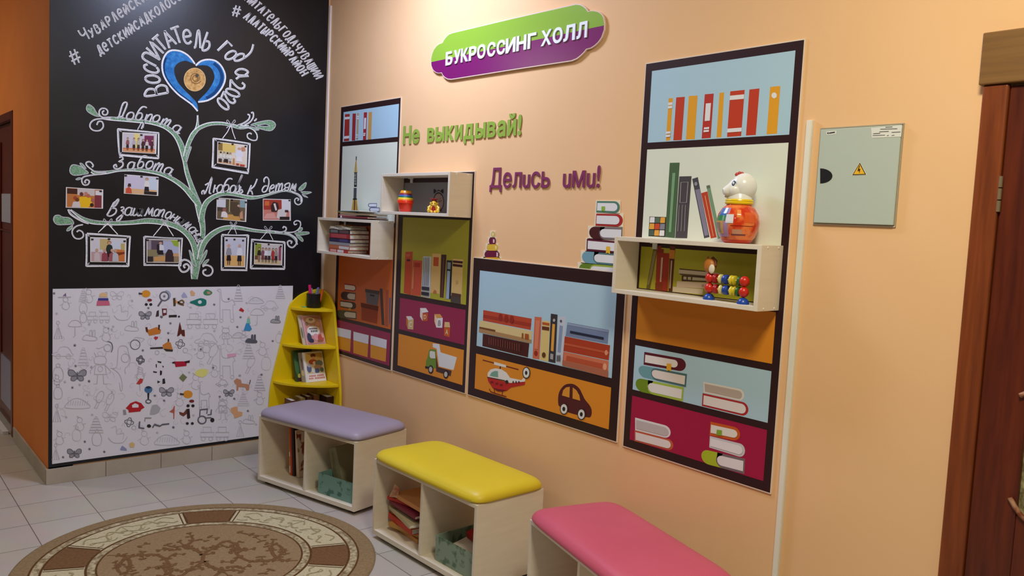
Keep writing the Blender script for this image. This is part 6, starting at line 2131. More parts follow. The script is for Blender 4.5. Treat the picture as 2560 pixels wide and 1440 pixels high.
# thin books lying on shelf 1
zt = S1[3] + 0.0006
tops = [((120, 110, 150), .004, .20, .135, .452, .10, 'thin lilac booklet at the bottom of the pile on the packed shelf box', None),
        ((120, 40, 48), .011, .30, .128, .50, -.02, 'thick maroon paperback in the pile on the packed shelf box', None),
        ((206, 90, 116), .005, .20, .13, .462, .06, 'thin pink booklet in the pile on the packed shelf box', None),
        ((150, 128, 96), .011, .34, .12, .475, .02, 'brown edged book in the pile on the packed shelf box', None),
        ((214, 140, 60), .004, .20, .13, .45, .09, 'thin booklet with an orange patch in the pile on the packed shelf box', None),
        ((60, 128, 92), .005, .24, .125, .442, .05, 'green booklet near the top of the pile on the packed shelf box', None),
        ((228, 228, 222), .005, .22, .115, .49, -.03, 'white booklet topmost of the pile on the packed shelf box', None)]
for c_, t_, h_, w_, x_, an, lab, _ in tops:
    book(lab, w_, h_, t_, c_, (x_, -0.139 + max(0, an) * 0.02, zt), basis((-math.sin(an) * .3, 1, 0), (1, math.sin(an) * .3, 0)), 'booklets piled on the lowest shelf box', soft=t_ < .006)
    zt += t_ + 0.0008

# ---- toys in shelf 2
zb = S2[2] + 0.0162
cup_c = (1.118, -0.095)
cups = [((226, 52, 22), 0, 0.062, 0.033, 0.043, 0.0, 'red bucket shaped toy cup at the bottom of the cup stack'),
        ((240, 150, 30), 0, 0.056, 0.028, 0.0415, 0.013, 'orange rimmed toy cup resting in the red one'),
        ((238, 214, 50), 0, 0.052, 0.026, 0.040, 0.023, 'yellow toy cup above the orange rim'),
        ((30, 110, 70), 0, 0.048, 0.024, 0.038, 0.034, 'green toy cup in the middle of the cup stack'),
        ((64, 96, 170), 0, 0.046, 0.022, 0.036, 0.044, 'blue toy cup above the green one'),
        ((140, 30, 60), 0, 0.044, 0.020, 0.034, 0.053, 'maroon toy cup near the top of the cup stack')]
for c_, r0, h_, rb, rt, dz, lab in cups:
    t = thing('toy_cup', lab, 'toy cup', (cup_c[0], cup_c[1], zb + dz), None, 'stacked toy cups')
    k = 1.0
    pr = [(rb * .86 * k, 0.0), (rb * k, 0.004), (rt * .90 * k, h_ * .72), (rt * k, h_ * .74), (rt * k, h_ * .97), (rt * .97 * k, h_), (rt * .88 * k, h_), (rt * .86 * k, h_ * .75), (rb * .9 * k, 0.006), (0.002, 0.005)]
    mb = MB()
    mb.lathe(pr, pm(c_, 0.3, spec=0.5), n=36)
    mb.build('cup_body', t, smooth=True)
t = thing('toy_cup', 'orange toy cup upside down on top of the cup stack', 'toy cup', (cup_c[0], cup_c[1], zb + .0975), None, 'stacked toy cups')
MB().lathe([(.031, 0), (.031, .004), (.029, .006), (.027, .014), (.025, .0155), (.002, .016)], pm((232, 150, 30), 0.3, spec=0.5), n=36).build('cup_body', t, smooth=True)
MB().lathe([(.024, .0161), (.024, .018), (.018, .0185), (.018, .0162)], pm((90, 120, 40), 0.4), n=30).build('cup_rim', t, smooth=True)

fx, fy = 1.394, -0.10
t = thing('toy_figure', 'small yellow plastic toy figure with a dark red cap standing before the printed clock', 'toy', (fx, fy, zb), (0, 0, math.radians(46)))
t.scale = (0.72, 0.8, 0.86)
Y1 = pm((236, 190, 60), 0.3, spec=0.5)
RD = pm((170, 30, 26), 0.35, spec=0.5)
HB = pm((130, 78, 36), 0.4)
mb = MB()
mb.ball((0, 0, .026), .026, .020, .028, Y1)
mb.ball((0, -.002, .053), .024, .021, .022, Y1)
mb.ball((-.012, -.012, .008), .013, .014, .009, Y1)
mb.ball((.012, -.012, .008), .013, .014, .009, Y1)
mb.ball((0, -.019, .047), .013, .008, .008, Y1)
for sx in (-1, 1):
    mb.tube([(sx * .022, -.004, .040), (sx * .036, -.010, .030), (sx * .033, -.018, .016)], [.009, .010, .010], Y1, 12)
    mb.ball((sx * .033, -.018, .014), .012, .012, .012, Y1)
    mb.ball((sx * .024, 0, .056), .007, .005, .008, Y1)
mb.build('body', t, smooth=True)
mb = MB()
mb.ball((0, -.014, .022), .016, .010, .019, RD)
mb.build('red_bib', t, smooth=True)
mb = MB()
mb.ball((0, .003, .060), .0245, .0215, .017, HB, z0=-.3)
mb.build('hair', t, smooth=True)
mb = MB()
mb.lathe([(.017, .074), (.018, .080), (.002, .081)], RD, n=20)
mb.box(-.026, .026, -.022, .022, .081, .0845, RD)
mb.build('cap', t, bevel=0.001)
mb = MB()
for sx in (-1, 1):
    mb.ball((sx * .009, -.0215, .056), .0035, .002, .004, pm((60, 36, 20), 0.3), 10, 6)
mb.tube([(-.009, -.027, .045), (0, -.0285, .043), (.009, -.027, .045)], .0014, pm((110, 50, 26), 0.4), 8)
mb.build('face_marks', t, smooth=True)

# ---- jar on shelf 3
jx, jy, jz = 3.189, -0.077, S3[3] + 0.0005
t = thing('toy_jar', 'glossy round red orange jar with a white bird head lid on the right shelf', 'jar', (jx, jy, jz))
t.scale = (0.9, 0.9, 1.0)
pr = [(.045, 0), (.052, .004), (.066, .022), (.076, .048), (.079, .070), (.074, .096), (.060, .118), (.047, .128), (.046, .134)]
gm = noise_mat('jar_of_sweets', (214, 56, 22), (240, 130, 66), 26, rough=0.12, spec=0.6, lo=0.42, hi=0.6)
MB().lathe(pr, gm, n=44).build('jar_body', t, smooth=True)
mb = MB()
mb.lathe([(.045, -.0002), (.0525, .004), (.058, .0105), (.0585, .0108)], pm((206, 52, 24), 0.2, spec=0.5), n=40)
mb.build('jar_foot', t, smooth=True)
# sticker wrapped on the left front of the belly


def jar_patch(a0, a1, z0, z1, col_, off):
    mb_ = MB()
    n, m = 14, 8
    vs = []
    for j in range(m + 1):
        zz = z0 + (z1 - z0) * j / m
        for (ra, za), (rb_, zb_) in zip(pr, pr[1:]):
            if za <= zz <= zb_:
                rr = ra + (rb_ - ra) * (zz - za) / (zb_ - za)
        for i in range(n + 1):
            an = math.radians(a0 + (a1 - a0) * i / n)
            vs.append(((rr + off) * math.cos(an), (rr + off) * math.sin(an), zz))
    fs = [(j * (n + 1) + i, j * (n + 1) + i + 1, (j + 1) * (n + 1) + i + 1, (j + 1) * (n + 1) + i) for j in range(m) for i in range(n)]
    mb_.add(vs, fs, pm(col_, 0.2, spec=0.5))
    return mb_


def jpart(name, a0, a1, z0, z1, c_, off, label=None):
    jar_patch(a0, a1, z0, z1, c_, off).build(name, t, smooth=True, recalc=False, label=label)


jpart('label_sticker', 205, 278, .020, .118, (176, 140, 180), .0006, 'lilac sticker with small pictures')
jpart('sticker_picture', 210, 262, .030, .074, (206, 160, 96), .0010)
jpart('sticker_picture', 216, 250, .034, .068, (150, 130, 120), .0014)
jpart('sticker_picture', 240, 270, .085, .116, (60, 110, 190), .0010)
jpart('sticker_picture', 228, 268, .074, .092, (60, 140, 90), .0012)
jpart('sticker_picture', 270, 292, .066, .096, (228, 228, 234), .0014)
jpart('sticker_picture', 206, 232, .078, .108, (216, 110, 50), .0010)
jpart('sticker_picture', 284, 350, .0575, .0595, (140, 44, 22), .0008)
jpart('sticker_picture', 290, 318, .030, .046, (206, 150, 120), .0008)
jpart('sticker_picture', 286, 330, .026, .031, (120, 60, 60), .0009)
jpart('sticker_picture', 322, 360, .070, .104, (226, 96, 40), .0006)
jpart('sticker_picture', 300, 312, .086, .112, (240, 150, 70), .0007)
MB().lathe([(.050, .131), (.052, .133), (.053, .137), (.050, .140), (.052, .143), (.050, .148), (.046, .149)], pm((240, 206, 20), 0.3, spec=0.5), n=40).build('yellow_collar', t, smooth=True)
WH = pm((236, 236, 230), 0.22, spec=0.5)
mb = MB()
mb.ball((.012, .0, .190), .049, .045, .048, WH, 32, 18)
mb.lathe([(.046, .148), (.044, .156), (.040, .166)], WH, n=32)
mb.ball((-.020, -.010, .178), .032, .032, .026, WH, 24, 14)
mb.build('head', t, smooth=True).rotation_euler.z = math.radians(40)
mb = MB()
prof = [(-.020, .190, .028), (-.038, .180, .021), (-.054, .174, .016), (-.064, .172, .010)]
mb.tube([(x, -.012 - (abs(x) - .026) * .15, z_) for x, z_, r in prof], [r for *_, r in prof], WH, 16)
mb.tube([(-.026, -.004, .163), (-.042, -.006, .158), (-.056, -.006, .157)], [.016, .010, .003], pm((214, 206, 196), 0.3), 14)
mb.build('beak', t, smooth=True).rotation_euler.z = math.radians(40)
mb = MB()
mb.ball((-.027, -.031, .198), .0085, .006, .012, pm((60, 90, 140), 0.2), 14, 8)
mb.ball((-.030, -.0365, .201), .0035, .003, .005, WH, 10, 6)
mb.build('eye', t, smooth=True).rotation_euler.z = math.radians(40)
mb = MB()
for k in range(4):
    mb.ball((-.016 + k * .009, -.004, .232 + .004 * math.sin(k * 1.2)), .008, .006, .007, pm((190, 70, 66), 0.3), 12, 8)
mb.build('comb', t, smooth=True).rotation_euler.z = math.radians(40)

# ---- bead toy in shelf 3
zb3 = S3[2] + 0.0162
L0 = Vector((3.100, -0.090, zb3))
ex = Vector((3.248 - 3.100, -0.012, 0))
t = thing('bead_toy', 'wooden bead counting toy with red balls on blue feet in the right wall shelf', 'toy', L0)
BLU, RED_ = pm((28, 70, 160), 0.3, spec=0.5), pm((206, 40, 22), 0.3, spec=0.5)
for i in (0, 1):
    o_c = ex * i
    MB().ball((o_c.x, o_c.y, 0.0), .0205, .0205, .022, BLU, 24, 10, z0=0.0).build('foot', t, smooth=True)
    for k in range(2):
        MB().ball((o_c.x, o_c.y, .040 + k * .036), .0172, .0172, .0182, RED_, 24, 14).build('ball', t, smooth=True)
beads = [(.17, .014, (170, 30, 34)), (.33, .012, (226, 214, 130)), (.47, .020, (36, 66, 150)), (.64, .011, (228, 206, 60)), (.73, .010, (214, 190, 40)), (.88, .012, (46, 96, 44))]
for k in range(2):
    zz = .040 + k * .036
    MB().tube([tuple(ex * .08 + Vector((0, 0, zz))), tuple(ex * .92 + Vector((0, 0, zz)))], .0032, pm((222, 206, 160), 0.4), 10).build('rod', t, smooth=True)
    for f, wd, c_ in beads:
        f2 = f + (0.03 if k == 0 else 0)
        if f2 > .9:
            f2 = .85
        mb = MB()
        mb.lathe([(.006, -wd / 2), (.0145, -wd / 2 + .001), (.0165, -wd / 4), (.0165, wd / 4), (.0145, wd / 2 - .001), (.006, wd / 2)], pm(c_, 0.3, spec=0.5), tuple(ex * f2 + Vector((0, 0, zz))), 20, axis='x')
        mb.build('bead', t, smooth=True)
mb = MB()
mb.ball((-.004, .0, .118), .024, .018, .026, pm((190, 118, 44), 0.4), 24, 14)
mb.tube([(-.012, 0, .138), (-.018, 0, .148), (-.014, 0, .150)], [.005, .004, .002], pm((190, 118, 44), 0.4), 10)
mb.build('wooden_head', t, smooth=True)
mb = MB()
mb.ball((.013, -.012, .108), .012, .007, .017, pm((232, 224, 200), 0.35), 18, 10)
mb.build('pale_muzzle', t, smooth=True)
mb = MB()
mb.tube([(.0, .006, .145), (.016, .002, .135), (.022, -.002, .118)], [.007, .007, .004], pm((110, 60, 26), 0.5), 12)
mb.build('hair', t, smooth=True)

# ================================================================== YELLOW CORNER SHELF
cs = thing('corner_shelf', 'bright yellow corner shelf unit with rounded top between chalkboard and peach wall', 'shelf', (0.014, -0.016, 0))
prof_r = [(0.0, .343), (.32, .335), (.46, .322), (.69, .270), (.86, .232), (.93, .216), (.965, .19), (1.0, .145), (1.022, .09), (1.034, .03)]


def rad(z_):
    for (z0, r0), (z1, r1) in zip(prof_r, prof_r[1:]):
        if z0 <= z_ <= z1:
            return r0 + (r1 - r0) * (z_ - z0) / (z1 - z0)
    return prof_r[-1][1]


th = 0.016
pan = [(0.0, 0.0)] + [(-r, z_) for z_, r in smooth_pts(prof_r, 5)] + [(0.0, 1.034)]
MB().prism(pan, 0.0, th, M_YEL, axis='x').build('side_panel', cs, bevel=0.003)
pan = [(th, 0.0)] + [(r, z_) for z_, r in smooth_pts(prof_r, 5)] + [(th, 1.034)]
MB().prism(pan, -th, 0.0, M_YEL, axis='y').build('side_panel', cs, bevel=0.003)
for zt_ in (0.923, 0.695, 0.462, 0.235, 0.045):
    r = rad(zt_) - 0.006
    pts = [(th, -th)]
    for k in range(19):
        a_ = math.radians(90 * k / 18)
        # flattened quarter round front
        q = 0.93
        ca, sa = math.cos(a_), math.sin(a_)
        n_ = (abs(ca) ** 1.75 + abs(sa) ** 1.75) ** (1 / 1.75)
        pts.append((max(r * ca / n_, th), -max(r * sa / n_, th)))
    MB().prism(pts, zt_ - 0.016, zt_, M_YEL, axis='z').build('shelf_board', cs, bevel=0.002)

# pen cup and pens
cx, cy, cz = 0.092, -0.098, 0.9236
t = thing('pen_cup', 'black pen cup on the top board of the yellow corner shelf', 'pen cup', (cx, cy, cz))
BLK = pm((24, 24, 26), 0.4)
MB().lathe([(.044, 0), (.045, .002), (.047, .084), (.045, .086), (.043, .084), (.042, .004), (.002, .003)], BLK, n=28).build('cup_wall', t, smooth=True)
MB().lathe([(.0465, .080), (.048, .082), (.0475, .088), (.044, .088)], pm((40, 40, 44), 0.3, .5), n=28).build('cup_rim', t, smooth=True)
pens = [((226, 40, 110), -.008, -.012, -.10, .138, 'pink felt pen in the black cup', .0062),
        ((128, 116, 190), .012, .006, .10, .125, 'lilac felt pen in the black cup', .005),
        ((150, 160, 170), -.018, .004, -.12, .115, 'grey pen at the left of the black cup', .0045),
        ((226, 106, 50), .022, .016, .22, .112, 'orange felt pen at the right of the black cup', .0055),
        ((60, 40, 110), .004, .014, .05, .118, 'dark violet pen in the black cup', .005),
        ((120, 140, 130), .016, -.006, .14, .118, 'grey green pen in the black cup', .0042)]
for c_, dx, dy, tl_, ln, lab, rr in pens:
    rr *= 1.35
    dx, dy = dx * 1.15, dy * 1.15
    p = thing('pen', lab, 'pen', (cx + dx, cy + dy, cz + .005), None, 'pens in the black cup')
    # tilt in the plane that faces the camera
    sx, sy = 0.64, 0.77
    top = Vector((sx * tl_ * ln, sy * tl_ * ln, ln))
    MB().tube([(0, 0, 0), tuple(top * .62)], rr, pm(c_, 0.35), 12).build('pen_barrel', p, smooth=True)
    MB().tube([tuple(top * .62), tuple(top)], [rr * 1.15, rr * 1.1], pm(c_, 0.25), 12).build('pen_cap', p, smooth=True)
t = tag(MB().box(-.018, .018, -.012, .012, 0, .004, pm((130, 190, 120), 0.6)).build('paper_scrap'), 'small green paper scrap beside the black pen cup', 'paper')
t.location = (0.060, -0.150, 0.9236)


def up_lean(b0, b1, top_shift, ang_side):
    pass


def standing(label, p0, p1, lean_to, h_, t_, cover, front, shift=0.0, **kw):
    """book standing with its front board towards +x; p0-p1 bottom edge left to right, leaning back"""
    p0, p1 = Vector(p0), Vector(p1)
    w_ = (p1 - p0).length
    ex_ = (p1 - p0).normalized()
    dx = lean_to
    ez_ = Vector((-dx, shift, math.sqrt(max(h_ * h_ - dx * dx - shift * shift, 1e-4))))
    R_ = basis(ex_, ez_)
    return book(label, w_, h_, t_, cover, p0, R_, front=front, **kw)


# local y of the book = ez x ex : points away from the room here, so side 0 (y = 0) is the visible front
z2 = 0.6956
front1 = [(rectp(.07, .03, .97, .97), (206, 150, 140)), (rectp(.12, .60, .9, .95), (190, 140, 112)), (blob(.42, .83, .26, .10), (222, 196, 160)), (blob(.45, .86, .12, .05), (150, 124, 92)),
          (blob(.2, .72, .09, .07), (140, 110, 84)), (blob(.78, .7, .12, .08), (212, 150, 120)), (blob(.48, .47, .34, .17, 12), (232, 228, 226)), (rectp(.26, .52, .70, .56), (120, 112, 112)), (rectp(.34, .42, .40, .49), (80, 84, 84)), (rectp(.43, .42, .49, .49), (80, 84, 84)), (rectp(.52, .42, .58, .49), (80, 84, 84)), (rectp(.61, .42, .67, .49), (80, 84, 84)),
          (blob(.2, .24, .12, .17), (60, 70, 96)), (blob(.28, .13, .13, .08), (50, 54, 84)), (blob(.55, .25, .15, .12), (222, 156, 170)), (blob(.78, .2, .16, .14), (190, 84, 76)), (blob(.72, .1, .14, .06), (150, 96, 70)), (blob(.9, .3, .06, .1), (226, 170, 150)), (rectp(.08, .03, .95, .06), (196, 140, 130))]
standing('pink picture book with a white title cloud on the upper board of the corner shelf', (0.158, -0.170, z2), (0.150, -0.036, z2), 0.074, 0.192, 0.010, (214, 168, 176), front1, shift=-0.060, soft=False)
standing('cream book behind the pink picture book on the upper board of the corner shelf', (0.142, -0.186, z2), (0.134, -0.060, z2), 0.074, 0.196, 0.010, (222, 206, 184), [(rectp(.0, .0, .12, 1), (206, 190, 160)), (blob(.05, .4, .05, .2), (120, 124, 90))], shift=-0.062)
z3_ = 0.4626
front2 = [(rectp(.10, .28, .97, .95), (214, 196, 150)), (rectp(.12, .70, .95, .95), (216, 176, 90)), (blob(.5, .87, .14, .07), (112, 60, 30)), (blob(.5, .79, .08, .05), (206, 150, 110)), (blob(.45, .66, .22, .09), (176, 76, 40)), (blob(.52, .62, .09, .06), (222, 190, 160)),
          (blob(.22, .45, .12, .14), (96, 104, 140)), (blob(.25, .55, .1, .06), (176, 176, 190)), (blob(.75, .6, .2, .11), (110, 116, 104)), (blob(.66, .47, .2, .09), (176, 136, 110)), (blob(.6, .36, .14, .08), (84, 96, 140)), (blob(.85, .38, .1, .08), (90, 110, 100)), (blob(.42, .38, .08, .1), (214, 218, 210)),
          (rectp(.1, .0, 1, .27), (236, 230, 226))]
for k in range(11):
    front2.append((rectp(.16 + k * .068, .17, .16 + k * .068 + (.045 if k != 5 else .01), .225), (206, 110, 100)))
    front2.append((rectp(.14 + k * .074, .09, .14 + k * .074 + (.05 if k != 3 else .01), .14), (206, 100, 90)))
standing('white picture book with red title on the lower board of the corner shelf', (0.186, -0.178, z3_), (0.178, -0.040, z3_), 0.060, 0.192, 0.014, (230, 226, 222), front2, shift=-0.040)
standing('worn grey edged book behind the white picture book in the corner shelf', (0.168, -0.196, z3_), (0.160, -0.06, z3_), 0.060, 0.19, 0.014, (150, 136, 112), [(blob(.08, .3, .08, .1), (190, 170, 110)), (blob(.08, .6, .06, .2), (120, 96, 70))], shift=-0.042)
standing('dark green book at the left end of the lower board of the corner shelf', (0.140, -0.222, z3_), (0.132, -0.09, z3_), 0.060, 0.20, 0.020, (40, 74, 36), [(blob(.1, .5, .12, .3), (70, 110, 60)), (blob(.2, .18, .12, .08), (196, 176, 70)), (blob(.18, .07, .16, .06), (74, 36, 26)), (blob(.12, .75, .1, .12), (52, 90, 50))], shift=-0.012)
z4_ = 0.2356
for k, (c_, y_, h_, lab) in enumerate((((96, 50, 40), -.285, .125, 'dark red brown book, leftmost on the low board of the corner shelf'), ((140, 110, 60), -.225, .135, 'olive tan book second from the left on the low board of the corner shelf'), ((74, 44, 30), -.180, .14, 'dark brown book in the middle of the low board of the corner shelf'), ((120, 74, 44), -.135, .145, 'light brown book on the low board of the corner shelf'))):
    book(lab, .10, h_, .032, c_, (0.20, y_ + .034, z4_), basis((-1, 0, 0), (0, 0, 1)), 'books low in the corner shelf')
book('black spined book at the right of the low board of the corner shelf', .10, .142, .05, (50, 26, 20), (0.27, -.03, z4_), basis((-1, 0, 0), (0, 0, 1)), 'books low in the corner shelf')

# ================================================================== STORAGE BENCHES
BL, BDp, BH = 0.765, 0.372, 0.362


def rounded_cushion(L_, D_, z0, hh, m):
    """soft pad: superellipse plan, pillowed edge"""
    mb_ = MB()
    nu = 64

    def outl_(s_, e=7.0):
        pts = []
        for k in range(nu):
            a_ = 2 * math.pi * k / nu
            ca, sa = math.cos(a_), math.sin(a_)
            pts.append((math.copysign(abs(ca) ** (2 / e), ca) * (L_ / 2 - s_) + BL / 2, math.copysign(abs(sa) ** (2 / e), sa) * (D_ / 2 - s_) - (-BDp / 2)))
        return pts
    rows_ = [(.012, z0), (.004, z0 + .003), (0.0, z0 + .010), (.001, z0 + .018), (.006, z0 + .028), (.016, z0 + .038), (.034, z0 + .046), (.065, z0 + .051), (.11, z0 + .054)]
    vs, fs = [], []
    for s_, zz in rows_:
        vs += [(x, y_, zz) for x, y_ in outl_(s_, 9.0 if s_ < .02 else 7.0)]
    for r_ in range(len(rows_) - 1):
        for k in range(nu):
            k2 = (k + 1) % nu
            fs.append((r_ * nu + k, r_ * nu + k2, (r_ + 1) * nu + k2, (r_ + 1) * nu + k))
    fs.append(tuple(range(nu))[::-1])
    fs.append(tuple((len(rows_) - 1) * nu + k for k in range(nu)))
    mb_.add(vs, fs, m)
    return mb_


def bench(label, fl, ang, colr, key):
    """fl: front left bottom corner on the floor; local x along the front, y towards the wall"""
    t = thing('storage_bench', label, 'bench', (fl[0], fl[1], 0), (0, 0, math.radians(ang)), 'padded storage benches along the peach wall')
    z0, th_ = 0.020, 0.016
    for x_ in (0, BL - th_):
        MB().box(x_, x_ + th_, 0, BDp, z0, z0 + BH, M_MELAM).build('side_panel', t, bevel=0.0012)
    MB().box(BL * .492, BL * .492 + th_, 0.001, BDp - .002, z0 + th_, z0 + BH - th_, M_MELAM).build('divider', t, bevel=0.0012)
    MB().box(th_, BL - th_, 0, BDp, z0, z0 + th_ * 1.5, M_MELAM).build('bottom_panel', t, bevel=0.002)
    MB().box(th_, BL - th_, 0, BDp, z0 + BH - th_, z0 + BH, M_MELAM).build('top_panel', t, bevel=0.0012)
    for x_ in (.03, BL - .07):
        for y_ in (.03, BDp - .07):
            MB().box(x_, x_ + .04, y_, y_ + .04, 0, z0, pm((40, 30, 26), 0.6)).build('foot', t)
    vin = noise_mat('vinyl_' + key, colr, tuple(min(255, c + 5) for c in colr), 3.0, rough=0.42, spec=0.35, bump=0.12, bscale=350)
    cu = rounded_cushion(BL + .022, BDp + .034, z0 + BH + .0005, .066, vin).build('cushion', t, smooth=True)
    if key == 'yellow':
        pass
    t.update_tag()
    return t


def in_bench(t, x, y, z):
    return t.matrix_basis @ Vector((x, y, z))


b1 = bench('lilac topped storage bench in the corner before the yellow shelf', (0.540, -0.632), 15.0, (156, 144, 160), 'lilac')
b2 = bench('yellow topped storage bench in the middle of the row', (1.566, -0.497), 1.8, (218, 192, 40), 'yellow')
b3 = bench('pink topped storage bench nearest the camera, cut off by the frame', (2.560, -0.392), -15.2, (200, 86, 108), 'pink')

TEAL = noise_mat('teal_patterned_card', (118, 158, 150), (70, 112, 104), 20, rough=0.6, lo=0.54, hi=0.62, detail=6)
GRNP = noise_mat('sage_patterned_card', (140, 160, 142), (92, 116, 98), 24, rough=0.6, lo=0.52, hi=0.62, detail=6)
PATN = noise_mat('floral_book_cover', (222, 206, 180), (140, 60, 36), 15, rough=0.5, lo=0.52, hi=0.58, detail=2)
for bt_, m_, lab, hh in ((b1, TEAL, 'teal patterned cardboard box in the right bay of the lilac bench', .108), (b2, GRNP, 'sage green patterned cardboard box in the right bay of the yellow bench', .112)):
    o0 = in_bench(bt_, .462, .030, .0445)
    t = thing('storage_box', lab, 'box', o0, (0, 0, bt_.rotation_euler.z), 'patterned cardboard boxes in the benches')
    w_, d_ = .278, .28
    MB().box(0, w_, 0, .004, 0, hh, m_).build('front_wall', t)
    MB().box(0, w_, d_ - .004, d_, 0, hh, m_).build('back_wall', t)
    MB().box(0, .004, .004, d_ - .004, 0, hh, m_).build('side_wall', t)
    MB().box(w_ - .004, w_, .004, d_ - .004, 0, hh, m_).build('side_wall', t)
    MB().box(.004, w_ - .004, .004, d_ - .004, 0, .003, m_).build('box_floor', t)


def bench_book(bt_, label, loc, exl, ezl, w_, h_, t_, c_, grp, **kw):
    A_ = Matrix.Rotation(bt_.rotation_euler.z, 3, 'Z')
    R_ = basis(A_ @ Vector(exl), A_ @ Vector(ezl))
    return book(label, w_, h_, t_, c_, in_bench(bt_, *loc), R_, grp, **kw)


# lilac bench, left bay: books standing and leaning; spines to the room (ex into the bench)
zf = .0445
for dx, lean, h_, t_, c_, lab, kw in ((.112, -.07, .262, .010, (206, 130, 60), 'thin speckled orange book, leftmost in the left bay of the lilac bench', dict(spine=[(.05, .2, (226, 220, 206)), (.4, .5, (226, 220, 206))])),
                                      (.126, -.07, .285, .016, (196, 62, 22), 'orange red book in the left bay of the lilac bench', {}),
                                      (.146, -.08, .285, .022, (46, 30, 30), 'black book between the orange and floral ones in the lilac bench', {}),
                                      (.171, -.09, .262, .010, (222, 186, 150), 'cream book between the black and floral ones in the lilac bench', {}),
                                      (.184, -.13, .250, .012, PATN, 'floral white and brown book leaning in the left bay of the lilac bench', {})):
    bench_book(b1, lab, (dx + .022, .120, zf + .0015), (0.02, 1, 0), (lean, 0, 1), .20, h_, t_, c_, 'books in the lilac bench', **kw)
# right bay, in the box
for dx, lean, h_, t_, c_, lab in ((.055, -.30, .175, .012, (206, 178, 110), 'slim tan book, leftmost in the teal box'), (.075, -.32, .21, .018, (240, 226, 182), 'cream book in the teal box'), (.105, -.34, .24, .06, (146, 142, 114), 'wide grey green book leaning in the teal box')):
    bench_book(b1, lab, (.462 + dx, .12, zf + .006), (0, 1, 0), (lean, 0, 1), .15, h_, t_, c_, 'books in the teal box')
# yellow bench, left bay: untidy pile
zz = zf + .001
pile = [((206, 150, 80), .020, -5, .11, 'tan book at the bottom of the pile in the yellow bench'), ((190, 140, 70), .020, 8, .14, 'mustard paged book second from the bottom in the yellow bench'), ((206, 60, 40), .028, -8, .10, 'red covered thick book low in the pile in the yellow bench'),
        ((176, 110, 60), .016, 5, .12, 'brown book in the pile in the yellow bench'), ((190, 176, 140), .018, -14, .10, 'grey cream crumpled book mid pile in the yellow bench'), ((206, 190, 150), .016, 12, .09, 'pale curled book in the pile in the yellow bench'),
        ((120, 40, 60), .016, -6, .12, 'plum covered book in the pile in the yellow bench'), ((196, 60, 56), .014, 10, .11, 'crimson book near the top of the pile in the yellow bench'), ((226, 160, 100), .020, -4, .13, 'orange tan book on top of the pile in the yellow bench')]
for c_, t_, an, x_, lab in pile:
    a_ = math.radians(an)
    bench_book(b2, lab, (x_ - .072, .045 + rnd.uniform(0, .05), zz), (-math.sin(a_), math.cos(a_), 0), (math.cos(a_), math.sin(a_), 0),   .15,   .262 + rnd.uniform(-.025, .015), t_, c_, 'books piled in the yellow bench')
    zz += t_ + .001
t = tag(MB().prism([(0, 0), (.05, .005), (.042, .05), (.015, .062)], 0, .002, noise_mat('crumpled_leaf', (206, 120, 90), (236, 200, 170), 40), axis='y').build('loose_leaf'), 'torn loose leaf sticking up at the top left of the pile in the yellow bench', 'paper')
t.location = in_bench(b2, .06, .05, zz - .018)
t.rotation_euler = (math.radians(-20), 0, math.radians(25))
for dx, dy, zz_, c_, lab, h_ in ((.16, .10, .05, (226, 206, 196), 'white and pink book lying in the sage box', .03), (.15, .08, .085, (222, 214, 200), 'pale picture book leaning in the sage box', .012), (.19, .12, .125, (170, 24, 26), 'deep red book on top in the sage box', .03)):
    bench_book(b2, lab, (.462 + dx - .10, dy + .01, zf + zz_ - .02), (0.1, 1, 0.25), (1, -.1, -.05), .14, .19 if h_ > .02 else .18, h_, c_, 'books in the sage box')
for k, (c_, lab) in enumerate((((150, 40, 30), 'red book, left of two in the left bay of the pink bench'), ((120, 60, 40), 'brown book, right of two in the left bay of the pink bench'))):
    bench_book(b3, lab, (.250 + k * .045, .10, zf), (0, 1, 0), (-.05, 0, 1), .17, .21, .03, c_, 'books in the pink bench')

# ================================================================== RUG
RC = Vector((1.397, -1.232, 0))
rg_ = thing('rug', 'oval brown and cream patterned rug on the tiled floor', 'rug', RC, (0, 0, math.radians(57)))
RA, RB = 0.735, 0.688
pile_m = lambda n, c1, c2, s_=90: noise_mat(n, c1, c2, s_, rough=0.95, spec=0.05, bump=0.8, bscale=400)
R_OUT = pile_m('rug_brown', (136, 112, 80), (152, 128, 94))
R_FLD = pile_m('rug_field', (142, 116, 84), (154, 128, 95))
R_CRM = pile_m('rug_cream', (186, 174, 138), (202, 190, 154))
R_ROPE = pile_m('rug_rope', (128, 108, 76), (196, 182, 146), 55)
R_DRK = pile_m('rug_dark_brown', (86, 58, 34), (102, 72, 44))
R_SEG = pile_m('rug_segment', (112, 80, 52), (124, 92, 62))
mb = MB()
n = 120
mb.lathe([(1.0, 0.0), (1.004, .003), (1.0, .007), (.985, .0095), (.0, .0095)], R_OUT, n=n)
mb.v = [Vector((v.x * RA, v.y * RB, v.z)) for v in mb.v]
mb.build('rug_base', rg_, smooth=True)


def ring(name, r0, r1, m, lay, a0=0, a1=360, label=None):
    mb_ = MB()
    k = max(4, int(abs(a1 - a0) / 3))
    vs = []
    for i in range(k + 1):
        a_ = math.radians(a0 + (a1 - a0) * i / k)
        for r_ in (r0, r1):
            vs.append((RA * r_ * math.cos(a_), RB * r_ * math.sin(a_), .0098 + lay * .0004))
    mb_.add(vs, [(2 * i, 2 * i + 1, 2 * i + 3, 2 * i + 2) for i in range(k)], m)
    return mb_


